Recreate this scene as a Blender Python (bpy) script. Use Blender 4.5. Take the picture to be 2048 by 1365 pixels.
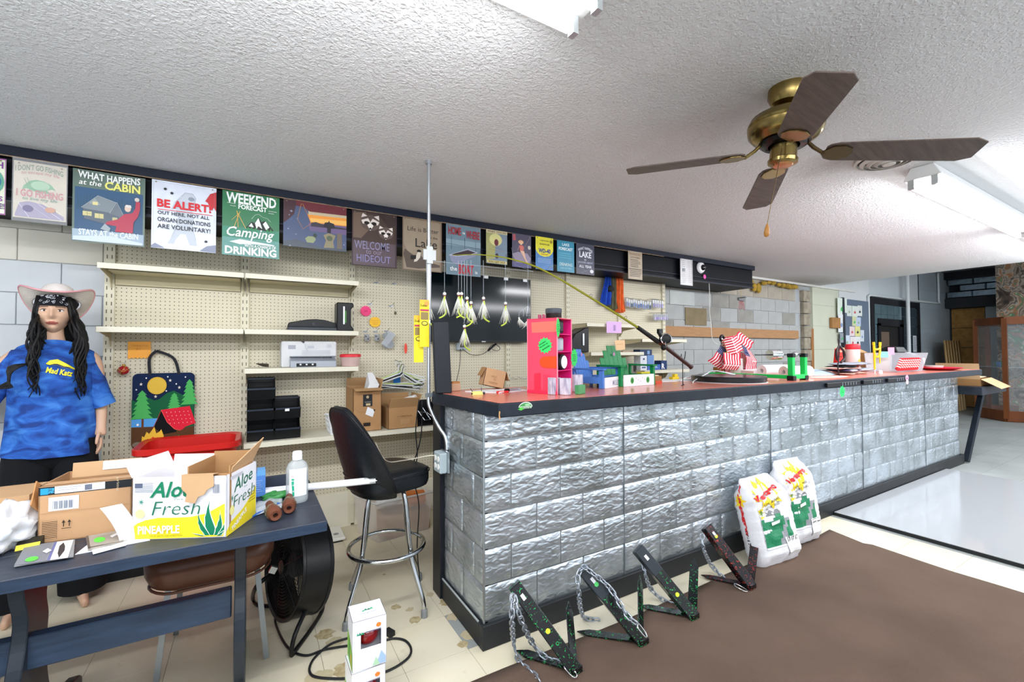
import bpy, bmesh, math, random
from mathutils import Vector, Matrix, Euler, noise
from math import sin, cos, pi, radians, hypot
S = bpy.context.scene
for o in list(bpy.data.objects): bpy.data.objects.remove(o)
COL = S.collection

# ---------------------------------------------------------------- camera
CAMH = 1.42; FPX = 880.0
YAW, PIT, ROL = radians(30.5), radians(1.25), radians(-0.2)
Fv = Vector((sin(YAW)*cos(PIT), cos(YAW)*cos(PIT), sin(PIT)))
R0 = Vector((cos(YAW), -sin(YAW), 0)); U0 = R0.cross(Fv)
Rv = R0*cos(ROL)+U0*sin(ROL); Uv = U0*cos(ROL)-R0*sin(ROL)
cd = bpy.data.cameras.new('camera'); cam = bpy.data.objects.new('camera', cd); COL.objects.link(cam)
cd.sensor_width = 36.0; cd.lens = FPX*36.0/2048.0; cd.clip_start = .05; cd.clip_end = 100
cam.matrix_world = Matrix(((Rv.x, Uv.x, -Fv.x, 0), (Rv.y, Uv.y, -Fv.y, 0), (Rv.z, Uv.z, -Fv.z, CAMH), (0, 0, 0, 1)))
S.camera = cam

def at(u, v, x=None, y=None, z=None):
    """point of the room seen at pixel (u,v) on the plane x=.., y=.. or z=.."""
    d = Fv+Rv*((u-1024)/FPX)+Uv*((682.5-v)/FPX)
    t = x/d.x if x is not None else y/d.y if y is not None else (z-CAMH)/d.z
    return Vector((0, 0, CAMH))+d*t

# ---------------------------------------------------------------- world, exposure, lights
w = bpy.data.worlds.new('world'); S.world = w; w.use_nodes = True
w.node_tree.nodes['Background'].inputs[0].default_value = (.84, .90, 1, 1)
w.node_tree.nodes['Background'].inputs[1].default_value = WORLD_STRENGTH = 1.15
S.view_settings.view_transform = 'Standard'; S.view_settings.look = 'None'
S.view_settings.exposure = 0.35; S.view_settings.gamma = 1.0; S.view_settings.use_curve_mapping = False
CEIL = 2.54; TUBE_W = 25.5
FIXTURES = [(-1.55, 1.02), (3.50, 1.02), (-4.6, 1.02), (-1.55, -1.6), (1.2, -1.6), (4.2, -1.6), (6.2, 1.02), (6.9, -1.6), (-4.6, -1.6)]
def area(name, loc, sx, sy, power, col=(1, 1, 1), rot=(0, 0, 0)):
    l = bpy.data.lights.new(name, 'AREA'); l.shape = 'RECTANGLE'; l.size = sx; l.size_y = sy; l.energy = power; l.color = col
    o = bpy.data.objects.new(name, l); COL.objects.link(o); o.location = loc; o.rotation_euler = rot; return o
for x, y in FIXTURES:      # the light of the real ceiling strips (built below)
    for q in (-1, 1): area('tube_light', (x+1.2, y+q*.06, CEIL-.13), 2.3, .08, TUBE_W, (.94, .955, 1.0), (radians(42*q), 0, 0))
area('tube_light', (10.6, 1.2, 3.05), 2.3, .12, 40, (.9, .96, 1.0))  # added lamp for the far room, its fitting out of view
area('tube_light', (12.6, -.6, 3.05), 2.3, .12, 40, (.9, .96, 1.0))  # second added far-room lamp, also unseen

# ---------------------------------------------------------------- helpers
def hx(s):
    s = s.lstrip('#'); s = s if len(s) == 6 else ''.join(a*2 for a in s); c = [int(s[i:i+2], 16)/255 for i in (0, 2, 4)]
    return tuple(v/12.92 if v <= .04045 else ((v+.055)/1.055)**2.4 for v in c)
MC = {}
def mk(name, col, rough=.6, metal=0, var=0, vs=8, bump=0, bs=60, col2=None, alpha=1, trans=0, emit=0, coat=0, stretch=None, spec=.32, detail=3):
    if name in MC: return MC[name]
    m = bpy.data.materials.new(name); m.use_nodes = True; nt = m.node_tree; b = nt.nodes['Principled BSDF']
    c = hx(col) if isinstance(col, str) else col
    b.inputs['Base Color'].default_value = (*c, 1); b.inputs['Roughness'].default_value = rough; b.inputs['Metallic'].default_value = metal
    b.inputs['Specular IOR Level'].default_value = spec
    if alpha < 1: b.inputs['Alpha'].default_value = alpha
    if trans: b.inputs['Transmission Weight'].default_value = trans; b.inputs['IOR'].default_value = 1.3
    if coat: b.inputs['Coat Weight'].default_value = coat; b.inputs['Coat Roughness'].default_value = .1
    if emit: b.inputs['Emission Color'].default_value = (*c, 1); b.inputs['Emission Strength'].default_value = emit
    if var or bump or col2:
        tc = nt.nodes.new('ShaderNodeTexCoord'); mp = nt.nodes.new('ShaderNodeMapping'); nt.links.new(tc.outputs['Object'], mp.inputs[0])
        if stretch: mp.inputs['Scale'].default_value = stretch
    if var or col2:
        n = nt.nodes.new('ShaderNodeTexNoise'); n.inputs['Scale'].default_value = vs; n.inputs['Detail'].default_value = detail+2; nt.links.new(mp.outputs[0], n.inputs[0])
        r = nt.nodes.new('ShaderNodeValToRGB'); r.color_ramp.elements[0].position = .35; r.color_ramp.elements[1].position = .65
        c2 = hx(col2) if col2 else tuple(max(0, x*(1-var)) for x in c)
        r.color_ramp.elements[0].color = (*c2, 1); r.color_ramp.elements[1].color = (*c, 1)
        nt.links.new(n.outputs[0], r.inputs[0]); nt.links.new(r.outputs[0], b.inputs['Base Color'])
    if bump:
        n2 = nt.nodes.new('ShaderNodeTexNoise'); n2.inputs['Scale'].default_value = bs; n2.inputs['Detail'].default_value = detail; nt.links.new(mp.outputs[0], n2.inputs[0])
        bp = nt.nodes.new('ShaderNodeBump'); bp.inputs['Strength'].default_value = bump; bp.inputs['Distance'].default_value = .01
        nt.links.new(n2.outputs[0], bp.inputs['Height']); nt.links.new(bp.outputs[0], b.inputs['Normal'])
    MC[name] = m; return m
def pm(c, rough=.45):            # plain printed / painted colour
    return mk('ink_%s_%d' % (c.strip('#'), rough*100), c, rough, spec=.35)

class MB:
    def __init__(s): s.v = []; s.f = []; s.mi = []; s.M = Matrix(); s.m = 0
    def add(s, vs, fs):
        n = len(s.v); M = s.M; s.v += [tuple(M @ Vector(p)) for p in vs]
        s.f += [tuple(i+n for i in f) for f in fs]; s.mi += [s.m]*len(fs); return s
    def box(s, x0, y0, z0, x1, y1, z1):
        v = [(x, y, z) for x in (x0, x1) for y in (y0, y1) for z in (z0, z1)]
        return s.add(v, [(0, 1, 3, 2), (4, 6, 7, 5), (0, 4, 5, 1), (2, 3, 7, 6), (0, 2, 6, 4), (1, 5, 7, 3)])
    def bc(s, c, d, rot=None):
        c = Vector(c); h = Vector(d)/2; M0 = s.M
        if rot: s.M = s.M @ Matrix.Translation(c) @ Euler(rot).to_matrix().to_4x4(); c = Vector((0, 0, 0))
        s.box(*(c-h), *(c+h)); s.M = M0; return s
    def hexa(s, p):          # 8 points: bottom ring 4, top ring 4
        return s.add(p, [(3, 2, 1, 0), (4, 5, 6, 7), (0, 1, 5, 4), (1, 2, 6, 5), (2, 3, 7, 6), (3, 0, 4, 7)])
    def beam(s, a, b, w, h, up=(0, 0, 1)):
        a = Vector(a); b = Vector(b); d = (b-a).normalized(); up = Vector(up)
        if abs(d.dot(up)) > .98: up = Vector((0, 1, 0))
        x = d.cross(up).normalized()*w/2; y = x.cross(d).normalized()*h/2
        return s.hexa([a-x-y, a+x-y, a+x+y, a-x+y, b-x-y, b+x-y, b+x+y, b-x+y])
    def tube(s, pts, r, n=8, closed=False, cap=True):
        pts = [Vector(p) for p in pts]; N = len(pts); vs = []; fs = []
        rr = r if isinstance(r, (list, tuple)) else [r]*N
        prev = None
        for i, p in enumerate(pts):
            a = pts[(i-1) % N] if (closed or i > 0) else p; b = pts[(i+1) % N] if (closed or i < N-1) else p
            d = (b-a); d = d.normalized() if d.length > 1e-9 else Vector((0, 0, 1))
            if prev is None:
                u = Vector((0, 0, 1)) if abs(d.z) < .9 else Vector((1, 0, 0)); x = d.cross(u).normalized()
            else:
                x = prev-d*prev.dot(d); x = x.normalized() if x.length > 1e-6 else d.orthogonal().normalized()
            prev = x; y = d.cross(x)
            for k in range(n):
                a_ = 2*pi*k/n; vs.append(p+(x*cos(a_)+y*sin(a_))*rr[i])
        for i in range(N if closed else N-1):
            j = (i+1) % N
            for k in range(n):
                k2 = (k+1) % n; fs.append((i*n+k, i*n+k2, j*n+k2, j*n+k))
        if cap and not closed: fs += [tuple(range(n))[::-1], tuple((N-1)*n+k for k in range(n))]
        return s.add(vs, fs)
    def lathe(s, prof, n=24, c=(0, 0, 0), sx=1, sy=1, a0=0, a1=2*pi):
        vs = []; fs = []; full = abs(a1-a0-2*pi) < 1e-6; m = n if full else n+1
        for r, z in prof:
            for k in range(m):
                a = a0+(a1-a0)*k/n; vs.append((c[0]+r*sx*cos(a), c[1]+r*sy*sin(a), c[2]+z))
        for i in range(len(prof)-1):
            for k in range(n):
                k2 = (k+1) % m; fs.append((i*m+k, i*m+k2, (i+1)*m+k2, (i+1)*m+k))
        return s.add(vs, fs)
    def prism(s, poly, d0, d1):      # polygon in local XY extruded along Z
        n = len(poly); vs = [(x, y, d0) for x, y in poly]+[(x, y, d1) for x, y in poly]
        return s.add(vs, [tuple(range(n))[::-1], tuple(range(n, 2*n))]+[(i, (i+1) % n, n+(i+1) % n, n+i) for i in range(n)])
    def grid(s, fn, nu, nv, wrap=False):
        vs = [fn(i/nu, j/nv) for j in range(nv+1) for i in range(nu if wrap else nu+1)]; m = nu if wrap else nu+1
        return s.add(vs, [(j*m+i, j*m+(i+1) % m, (j+1)*m+(i+1) % m, (j+1)*m+i) for j in range(nv) for i in range(nu)])
    def sph(s, c, r, n=12, sc=(1, 1, 1)):
        return s.grid(lambda a, b: (c[0]+r*sc[0]*cos(2*pi*a)*sin(pi*b), c[1]+r*sc[1]*sin(2*pi*a)*sin(pi*b), c[2]-r*sc[2]*cos(pi*b)), n, n//2, True)
    def build(s, name, mat, parent=None, smooth=False, bevel=0, seg=1, solid=0, sub=0, loc=None):
        me = bpy.data.meshes.new(name); me.from_pydata(s.v, [], s.f)
        for m in (mat if isinstance(mat, (list, tuple)) else [mat]): me.materials.append(m)
        if any(s.mi): me.polygons.foreach_set('material_index', s.mi)
        if smooth: me.polygons.foreach_set('use_smooth', [True]*len(s.f))
        me.update(); o = bpy.data.objects.new(name, me); COL.objects.link(o)
        if smooth == 'auto':
            md = None
            me.polygons.foreach_set('use_smooth', [True]*len(s.f))
            try: me.set_sharp_from_angle(angle=radians(40))
            except Exception: pass
        if parent: o.parent = parent
        if loc: o.location = loc
        if solid: k = o.modifiers.new('t', 'SOLIDIFY'); k.thickness = solid; k.offset = 0
        if bevel: k = o.modifiers.new('b', 'BEVEL'); k.width = bevel; k.segments = seg; k.limit_method = 'ANGLE'
        if sub: k = o.modifiers.new('s', 'SUBSURF'); k.levels = sub; k.render_levels = sub
        return o
def T(x=0, y=0, z=0): return Matrix.Translation((x, y, z))
def RX(a): return Matrix.Rotation(radians(a), 4, 'X')
def RY(a): return Matrix.Rotation(radians(a), 4, 'Y')
def RZ(a): return Matrix.Rotation(radians(a), 4, 'Z')
def tag(o, label, cat, group=None):
    o['label'] = label; o['category'] = cat
    if group: o['group'] = group
    return o
def struct(o): o['kind'] = 'structure'; return o
def thing(name, label, cat, loc=(0, 0, 0), rz=0, group=None, rot=None):
    o = bpy.data.objects.new(name, None); COL.objects.link(o); o.location = loc
    o.rotation_euler = rot if rot else (0, 0, radians(rz)); o.empty_display_size = .05
    return tag(o, label, cat, group)
def kids(o): return [c for c in bpy.data.objects if c.parent is o]
def dup(root, loc, rz, label, group=None):
    r = root.copy(); COL.objects.link(r); r.location = loc; r.rotation_euler = (0, 0, radians(rz)); r['label'] = label
    if group: r['group'] = group
    for ch in kids(root):
        c = ch.copy(); COL.objects.link(c); c.parent = r
        for g in kids(ch): d = g.copy(); COL.objects.link(d); d.parent = c
    return r
def crv(pts, n=6, closed=False):       # catmull-rom
    P = [Vector(p) for p in pts]; out = []; N = len(P)
    for i in range(N if closed else N-1):
        g = (lambda k: P[k % N]) if closed else (lambda k: P[max(0, min(N-1, k))])
        a, b, c, d = g(i-1), g(i), g(i+1), g(i+2)
        for k in range(n):
            t = k/n; out.append(.5*((2*b)+(c-a)*t+(2*a-5*b+4*c-d)*t*t+(3*b-a-3*c+d)*t**3))
    if not closed: out.append(P[-1])
    return out

# ---- lettering and flat print
TXT = {}
def glyphs(s, bold=0):
    k = (s, bold)
    if k not in TXT:
        c = bpy.data.curves.new('t', 'FONT'); c.body = s; c.size = 1; c.resolution_u = 2; c.offset = bold
        o = bpy.data.objects.new('t', c); COL.objects.link(o); bpy.context.view_layer.update()
        me = bpy.data.meshes.new_from_object(o.evaluated_get(bpy.context.evaluated_depsgraph_get()))
        vs = [(v.co.x, v.co.y) for v in me.vertices]; fs = [tuple(p.vertices) for p in me.polygons]
        bpy.data.objects.remove(o); bpy.data.curves.remove(c); bpy.data.meshes.remove(me)
        x0 = min([p[0] for p in vs] or [0]); x1 = max([p[0] for p in vs] or [1]); y0 = min([p[1] for p in vs] or [0]); y1 = max([p[1] for p in vs] or [1])
        TXT[k] = ([((x-x0)/(x1-x0), (y-y0)/(y1-y0)) for x, y in vs], fs, (x1-x0)/(y1-y0))
    return TXT[k]
def star(n, r0, r1, cx=.5, cy=.5, sx=1, sy=1, ph=0):
    return [(cx+sx*(r0 if i % 2 else r1)*cos(pi*i/n+ph), cy+sy*(r0 if i % 2 else r1)*sin(pi*i/n+ph)) for i in range(2*n)]
def ell(cx, cy, rx, ry, n=20): return [(cx+rx*cos(2*pi*i/n), cy+ry*sin(2*pi*i/n)) for i in range(n)]
def art(parent, items, O, X, Y, w, h, name='print', eps=.0004, rough=.45, surf=None):
    """items on a sheet: u right 0..1, v down 0..1. ('t',text,cx,cy,hh,ww,col[,bold,slant,arch,rotdeg]) ('p',poly,col) ('l',pts,width,col)"""
    O = Vector(O); X = Vector(X).normalized(); Y = Vector(Y).normalized(); N = X.cross(-Y); eps = min(eps, .006/len(items))
    m = MB(); cols = []
    def put(vs, fs, col, k):
        if col not in cols: cols.append(col)
        m.m = cols.index(col)
        if surf: m.add([surf(u, v, (k+1)*eps) for u, v in vs], fs)
        else: m.add([O+X*(u*w)+Y*(v*h)+N*((k+1)*eps) for u, v in vs], fs)
    for k, it in enumerate(items):
        if it[0] == 't':
            _, s, cx, cy, hh, ww, col = it[:7]; ex = list(it[7:])+[0]*4
            vs, fs, asp = glyphs(s, ex[0] or 0); W_ = ww if ww else hh*h/w*asp; sl, ar, ro = ex[1] or 0, ex[2] or 0, radians(ex[3] or 0)
            out = []
            for x, y in vs:
                px = (x-.5)*W_*w+sl*(y-.5)*hh*h; py = -(y-.5)*hh*h + ar*((x-.5)**2)*4*hh*h
                out.append((cx+(px*cos(ro)-py*sin(ro))/w, cy+(px*sin(ro)+py*cos(ro))/h))
            put(out, fs, col, k)
        elif it[0] == 'p': put(it[1], [tuple(range(len(it[1])))], it[2], k)
        elif it[0] == 'r': _, x0, y0, x1, y1, col = it; put([(x0, y0), (x1, y0), (x1, y1), (x0, y1)], [(0, 1, 2, 3)], col, k)
        elif it[0] == 'e': _, cx, cy, rx, ry, col = it; put(ell(cx, cy, rx, ry), [tuple(range(20))], col, k)
        elif it[0] == 'l':
            _, pts, wd, col = it; vs = []; fs = []
            for i in range(len(pts)):
                a = pts[max(0, i-1)]; b = pts[min(len(pts)-1, i+1)]; dx, dy = (b[0]-a[0])*w, (b[1]-a[1])*h; L = hypot(dx, dy) or 1
                nx, ny = -dy/L*wd/2, dx/L*wd/2; vs += [(pts[i][0]+nx, pts[i][1]+ny*w/h), (pts[i][0]-nx, pts[i][1]-ny*w/h)]
            fs = [(2*i, 2*i+1, 2*i+3, 2*i+2) for i in range(len(pts)-1)]; put(vs, fs, col, k)
    return m.build(name, [pm(c, rough) for c in cols], parent)
def noisy_lines(x0, y0, x1, n, dy, wd, col, R, jit=.15):
    out = []
    for i in range(n): out.append(('r', x0, y0+i*dy, x1-R.random()*jit*(x1-x0), y0+i*dy+wd, col))
    return out
RN = random.Random(7)
# ================================================================ THE SETTING
cream = '#dfdcc8'
YW = 3.95                                  # back wall plane
# ceiling, knock-down plaster with a stain round the air vent
def ceil_mat():
    m = bpy.data.materials.new('ceiling_plaster'); m.use_nodes = True; nt = m.node_tree; b = nt.nodes['Principled BSDF']; L = nt.links.new
    b.inputs['Roughness'].default_value = .75
    tc = nt.nodes.new('ShaderNodeTexCoord')
    n = nt.nodes.new('ShaderNodeTexNoise'); n.inputs['Scale'].default_value = 66; n.inputs['Detail'].default_value = 2.5; n.inputs['Distortion'].default_value = .6; L(tc.outputs['Object'], n.inputs[0])
    r = nt.nodes.new('ShaderNodeValToRGB'); r.color_ramp.elements[0].position = .44; r.color_ramp.elements[1].position = .6; L(n.outputs[0], r.inputs[0])
    bp = nt.nodes.new('ShaderNodeBump'); bp.inputs['Strength'].default_value = .42; bp.inputs['Distance'].default_value = .012; L(r.outputs[0], bp.inputs['Height']); L(bp.outputs[0], b.inputs['Normal'])
    def spot(c, rad, stretch, soft):
        mp = nt.nodes.new('ShaderNodeMapping'); mp.vector_type = 'POINT'; mp.inputs['Location'].default_value = (-c[0]*stretch[0], -c[1]*stretch[1], 0); mp.inputs['Scale'].default_value = (stretch[0], stretch[1], 0); L(tc.outputs['Object'], mp.inputs[0])
        n3 = nt.nodes.new('ShaderNodeTexNoise'); n3.inputs['Scale'].default_value = 7; n3.inputs['Detail'].default_value = 4; L(tc.outputs['Object'], n3.inputs[0])
        ln = nt.nodes.new('ShaderNodeVectorMath'); ln.operation = 'LENGTH'; L(mp.outputs[0], ln.inputs[0])
        ad = nt.nodes.new('ShaderNodeMath'); ad.operation = 'MULTIPLY_ADD'; ad.inputs[1].default_value = .5*soft; L(n3.outputs[0], ad.inputs[0]); L(ln.outputs['Value'], ad.inputs[2])
        mr = nt.nodes.new('ShaderNodeMapRange'); mr.inputs[1].default_value = rad; mr.inputs[2].default_value = rad+soft; mr.inputs[3].default_value = 1; mr.inputs[4].default_value = 0; L(ad.outputs[0], mr.inputs[0]); return mr.outputs[0]
    col = None; base = hx('#eceef0')
    for c, rad, st, soft, cc, amt in (((3.0, 1.22), .06, (1.2, 1), .32, '#6a4a30', .55), ((1.95, 1.25), .15, (.8, .8), .5, '#8c8178', .35), ((7.9, 3.8), .2, (.5, 1), .5, '#7c6550', .5)):
        mx = nt.nodes.new('ShaderNodeMix'); mx.data_type = 'RGBA'; f = nt.nodes.new('ShaderNodeMath'); f.operation = 'MULTIPLY'; f.inputs[1].default_value = amt
        L(spot(c, rad, st, soft), f.inputs[0]); L(f.outputs[0], mx.inputs[0])
        if col: L(col, mx.inputs[6])
        else: mx.inputs[6].default_value = (*base, 1)
        mx.inputs[7].default_value = (*hx(cc), 1); col = mx.outputs[2]
    L(col, b.inputs['Base Color']); return m
CM = ceil_mat()
struct(MB().box(-6, -4, CEIL, 8.55, 4.1, CEIL+.5).build('ceiling', CM))
struct(MB().box(8.56, -4, 3.3, 15.3, 4.1, 3.4).build('ceiling', mk('high_ceiling', '#8d9396', .8)))

# floor: square vinyl tiles on a slab
slab = struct(MB().box(-6, -4, -.1, 16, 4.1, -.006).build('floor', mk('slab', '#8b8672', .8)))
def floor_mat(name, a, b_, dirt, bump=.08):
    m = bpy.data.materials.new(name); m.use_nodes = True; nt = m.node_tree; b = nt.nodes['Principled BSDF']; L = nt.links.new
    g = nt.nodes.new('ShaderNodeNewGeometry'); n = nt.nodes.new('ShaderNodeTexNoise'); n.inputs['Scale'].default_value = 2.2; n.inputs['Detail'].default_value = 6; L(g.outputs['Position'], n.inputs[0])
    n2 = nt.nodes.new('ShaderNodeTexNoise'); n2.inputs['Scale'].default_value = 9; n2.inputs['Detail'].default_value = 8; n2.inputs['Roughness'].default_value = .7; L(g.outputs['Position'], n2.inputs[0])
    r = nt.nodes.new('ShaderNodeValToRGB'); r.color_ramp.elements[0].position = .3; r.color_ramp.elements[1].position = .7; r.color_ramp.elements[0].color = (*hx(a), 1); r.color_ramp.elements[1].color = (*hx(b_), 1); L(n.outputs[0], r.inputs[0])
    r2 = nt.nodes.new('ShaderNodeValToRGB'); r2.color_ramp.elements[0].position = .60; r2.color_ramp.elements[1].position = .72; L(n2.outputs[0], r2.inputs[0])
    mx = nt.nodes.new('ShaderNodeMix'); mx.data_type = 'RGBA'; f = nt.nodes.new('ShaderNodeMath'); f.operation = 'MULTIPLY'; f.inputs[1].default_value = .35
    L(r2.outputs[0], f.inputs[0]); L(f.outputs[0], mx.inputs[0]); L(r.outputs[0], mx.inputs[6]); mx.inputs[7].default_value = (*hx(dirt), 1); L(mx.outputs[2], b.inputs['Base Color'])
    b.inputs['Roughness'].default_value = .5; b.inputs['Specular IOR Level'].default_value = .25
    bp = nt.nodes.new('ShaderNodeBump'); bp.inputs['Strength'].default_value = bump; bp.inputs['Distance'].default_value = .01; L(n.outputs[0], bp.inputs['Height']); L(bp.outputs[0], b.inputs['Normal']); return m
FM = floor_mat('vinyl_tile', '#d7ceb2', '#e1dac5', '#a8926c')
FM2 = floor_mat('vinyl_tile_far', '#8d9291', '#a0a4a2', '#6a6a60')  # greyer and darker than the near tiles
TS = .3048; shared = MB().box(.0008, .0008, -.006, TS-.0008, TS-.0008, 0).build('tile', FM, slab)
tm = shared.data; tm2 = tm.copy(); tm2.materials[0] = FM2; bpy.data.objects.remove(shared)
rest = MB(); cnt = 0
def vis(x, y):
    if y > YW or (x+TS > .95 and x < 7.6 and y > 1.93 and y+TS < 2.5): return False
    z = x*sin(YAW)+y*cos(YAW); u = (x*cos(YAW)-y*sin(YAW))
    return z > .4 and abs(u) < z*1.25+.3
cands = []
for i in range(-18, 28):
    for j in range(0, 14):
        x, y = .955+i*TS-.06, .2+j*TS-.09
        if not vis(x, y): continue
        rug = (x+TS > .8 and x < 3.83 and y+TS < 1.72); cands.append((hypot(x, y)+(30 if rug or y > 2.8 and x > .9 else 0), x, y))
cands.sort()
for k, (d, x, y) in enumerate(cands):
    if k < 290:
        o = bpy.data.objects.new('tile', tm if x < 4.2 else tm2); COL.objects.link(o); o.parent = slab; o.location = (x, y, 0)
    else: rest.box(x+.0008, y+.0008, -.006, x+TS-.0008, y+TS-.0008, 0)
seen = set((round(x, 3), round(y, 3)) for _, x, y in cands)
for i in range(-22, 50):
    for j in range(-12, 14):
        x, y = .955+i*TS-.06, .2+j*TS-.09
        if (round(x, 3), round(y, 3)) not in seen and y < YW: rest.box(x+.0008, y+.0008, -.006, x+TS-.0008, y+TS-.0008, 0)
o = rest.build('tile', FM2, slab); o['kind'] = 'stuff'; o['label'] = 'greyer floor tiles farther off'
# dirt stains on the floor near stool and counter corner
def blot(x, y, r, R, sx=1.0, n=16): return [(x+r*sx*(.6+.5*R.random())*cos(2*pi*i/n), y+r*(.6+.5*R.random())*sin(2*pi*i/n)) for i in range(n)]
st = MB(); sm = [mk('stain', '#a8946c', .5, col2='#c4b792', vs=40), mk('stain_pale', '#bdb08e', .5, col2='#c8bd9c', vs=30), mk('rubble', '#e9e9e4', .8)]
R = random.Random(3)
for u, v, r, m_ in ((792, 1215, .03, 0), (830, 1240, .035, 0), (820, 1220, .025, 1), (650, 1270, .05, 0), (670, 1285, .05, 1), (690, 1340, .06, 0), (640, 1355, .06, 1), (905, 1235, .04, 1), (940, 1270, .05, 1), (890, 1205, .04, 0), (925, 1290, .03, 0), (768, 1150, .012, 0), (860, 1190, .025, 1)):
    p = at(u, v, z=0); st.m = m_
    st.prism(blot(p.x, p.y, r, R), .0002, .0008+.0003*m_)
st.m = 2
for k in range(10): p = at(905+k*3.2, 1205+k*3.8, z=0); st.prism(blot(p.x-.01, p.y+.0, .012, R, n=7), .0002, .004)
o = st.build('stain', sm, slab); o['kind'] = 'stuff'; o['label'] = 'brown glue stains and white rubble on the tiles'

# back wall: concrete blocks (painted grey-blue at left, bare at right)
wb = struct(MB().box(-6, YW+.012, -.1, 15.2, 4.25, 3.4).build('wall_back', mk('mortar', '#b3b9bc', .9)))
PB = mk('painted_block', '#d3d8dc', .55, var=.05, vs=5, bump=.25, bs=25); PB2 = mk('painted_block_warm', '#e2dfd2', .6, var=.06, vs=3, bump=.2, bs=25)
CB = mk('bare_block', '#b9bcbb', .9, var=.16, vs=3, bump=.5, bs=90); CB2 = mk('bare_block_warm', '#b8b1a3', .9, var=.2, vs=4, bump=.5, bs=90); CB3 = mk('bare_block_dark', '#a3a29c', .9, var=.2, vs=4, bump=.5, bs=90)
BW, BH = .406, .203; meshes = {}
def block(x, z, w_, mat, hh=BH, dj=.002):
    key = (round(w_, 3), mat.name, round(hh, 3))
    if key not in meshes:
        o = MB().box(dj, -.012, dj, w_-dj, .01, hh-dj).build('block', mat); k = o.modifiers.new('b', 'BEVEL'); k.width = .003; k.segments = 1
        dg = bpy.context.evaluated_depsgraph_get(); bpy.context.view_layer.update(); me = bpy.data.meshes.new_from_object(o.evaluated_get(bpy.context.evaluated_depsgraph_get())); bpy.data.objects.remove(o); meshes[key] = me
    o = bpy.data.objects.new('block', meshes[key]); COL.objects.link(o); o.parent = wb; o.location = (x, YW+.012, z)
for r in range(0, 13):
    z = -.03+r*BH
    for c in range(8):
        x = -.47-(c+1)*BW+(BW/2 if r % 2 else 0)
        block(x, z, BW, PB2 if r >= 10 else PB)
R = random.Random(5)
for r in range(3, 13):
    z = -.03+r*BH+.03
    for c in range(9):
        x = 4.42+c*BW-(BW/2 if r % 2 else 0); w_ = BW
        if x < 4.42: w_ = BW-(4.42-x); x = 4.42
        if x+w_ > 8.02: w_ = 8.02-x
        if w_ < .05: continue
        block(x, z, w_, CB2 if r >= 11 else CB3 if R.random() < .12 else CB, dj=.0035)
# rough pilaster at the end of the blocks, then smooth cream wall, board strip
pil = MB()
for r in range(12):
    z = r*BH+.0; pil.box(8.03, YW-.06, z+.005, 8.26-.03*(r % 2), YW+.02, z+BH-.006)
o = pil.build('broken_block', mk('broken_block', '#b0a794', .95, var=.35, vs=9, bump=1, bs=40), wb, bevel=.008)
o['kind'] = 'stuff'; o['label'] = 'ragged edge of broken blocks and mortar'
MB().box(8.27, YW-.045, 0, 8.36, YW+.01, 1.78).build('wood_strip', mk('raw_wood', '#b07a45', .6, var=.3, vs=6, stretch=(8, 8, 1)), wb)
crm = mk('cream_wall', '#d3d6c2', .7, var=.05, vs=2); MB().box(8.37, YW-.03, 0, 9.30, YW+.012, 2.55).build('plaster', crm, wb)
for z in (.6, 1.0, 1.42, 1.83, 2.2): MB().box(8.375, YW-.034, z, 9.29, YW-.02, z+.006).build('groove', pm('#b9bca8'), wb)
MB().box(8.3, YW-.04, 2.52, 9.3, YW+.012, 3.3).build('plaster', mk('white_wall', '#dfe3e4', .7, var=.06, vs=2), wb)
MB().box(9.31, YW-.035, 0, 10.55, YW+.012, 3.3).build('plaster', mk('white_wall'  , '#dfe3e4', .7), wb)
MB().box(10.56, YW-.03, 2.44, 13.1, YW+.012, 3.3).build('plaster', mk('white_wall2', '#cfd6da', .7), wb)
gw = mk('grey_wall', '#a9b5bd', .6, var=.1, vs=1.5, bump=.1, bs=8)
MB().box(13.05, YW-.03, 0, 15.1, YW+.012, 3.3).build('plaster', gw, wb)
for z in (.55, 1.0, 1.45, 1.9, 2.35, 2.8): MB().box(13.06, YW-.033, z, 15.05, YW-.02, z+.006).build('groove', pm('#8f9ba3'), wb)
# white trim and insulation where the ceiling meets the wall
struct(MB().box(5.6, YW-.07, CEIL-.035, 9.9, YW-.012, CEIL-.002).build('trim_1', mk('white_trim', '#e6e6e0', .6, var=.12, vs=4)))
ins = MB(); R = random.Random(2)
for k in range(16):
    x = 5.8+k*.13+R.random()*.05; ins.sph((x, YW-.05, CEIL-.055-R.random()*.03-(.10 if k in (6, 7) else 0)), .035+.02*R.random(), 8, (1.6, .8, .8+(1.2 if k in (6, 7) else 0)))
o = ins.build('insulation', mk('insulation', '#c9a545', 1, var=.4, vs=20, bump=1, bs=60), wb, smooth=True); o['kind'] = 'stuff'; o['label'] = 'yellow insulation wool hanging at the top of the bare block wall'
MB().box(4.5, YW-.05, 1.60, 7.86, YW-.006, 1.735).build('wood_batten', mk('batten', '#b98d62', .6, var=.18, vs=5, stretch=(1, 6, 8)), wb, bevel=.003)
MB().box(4.75, YW-.008, 2.03, 5.25, YW-.002, 2.22).build('paint_patch', mk('patch', '#c6ccc9', .7, var=.1, vs=6), wb)
MB().box(5.05, YW-.012, 1.76, 5.50, YW-.003, 2.0).build('paint_patch', mk('brown_patch', '#8f8266', .9, var=.2, vs=6), wb)
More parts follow.
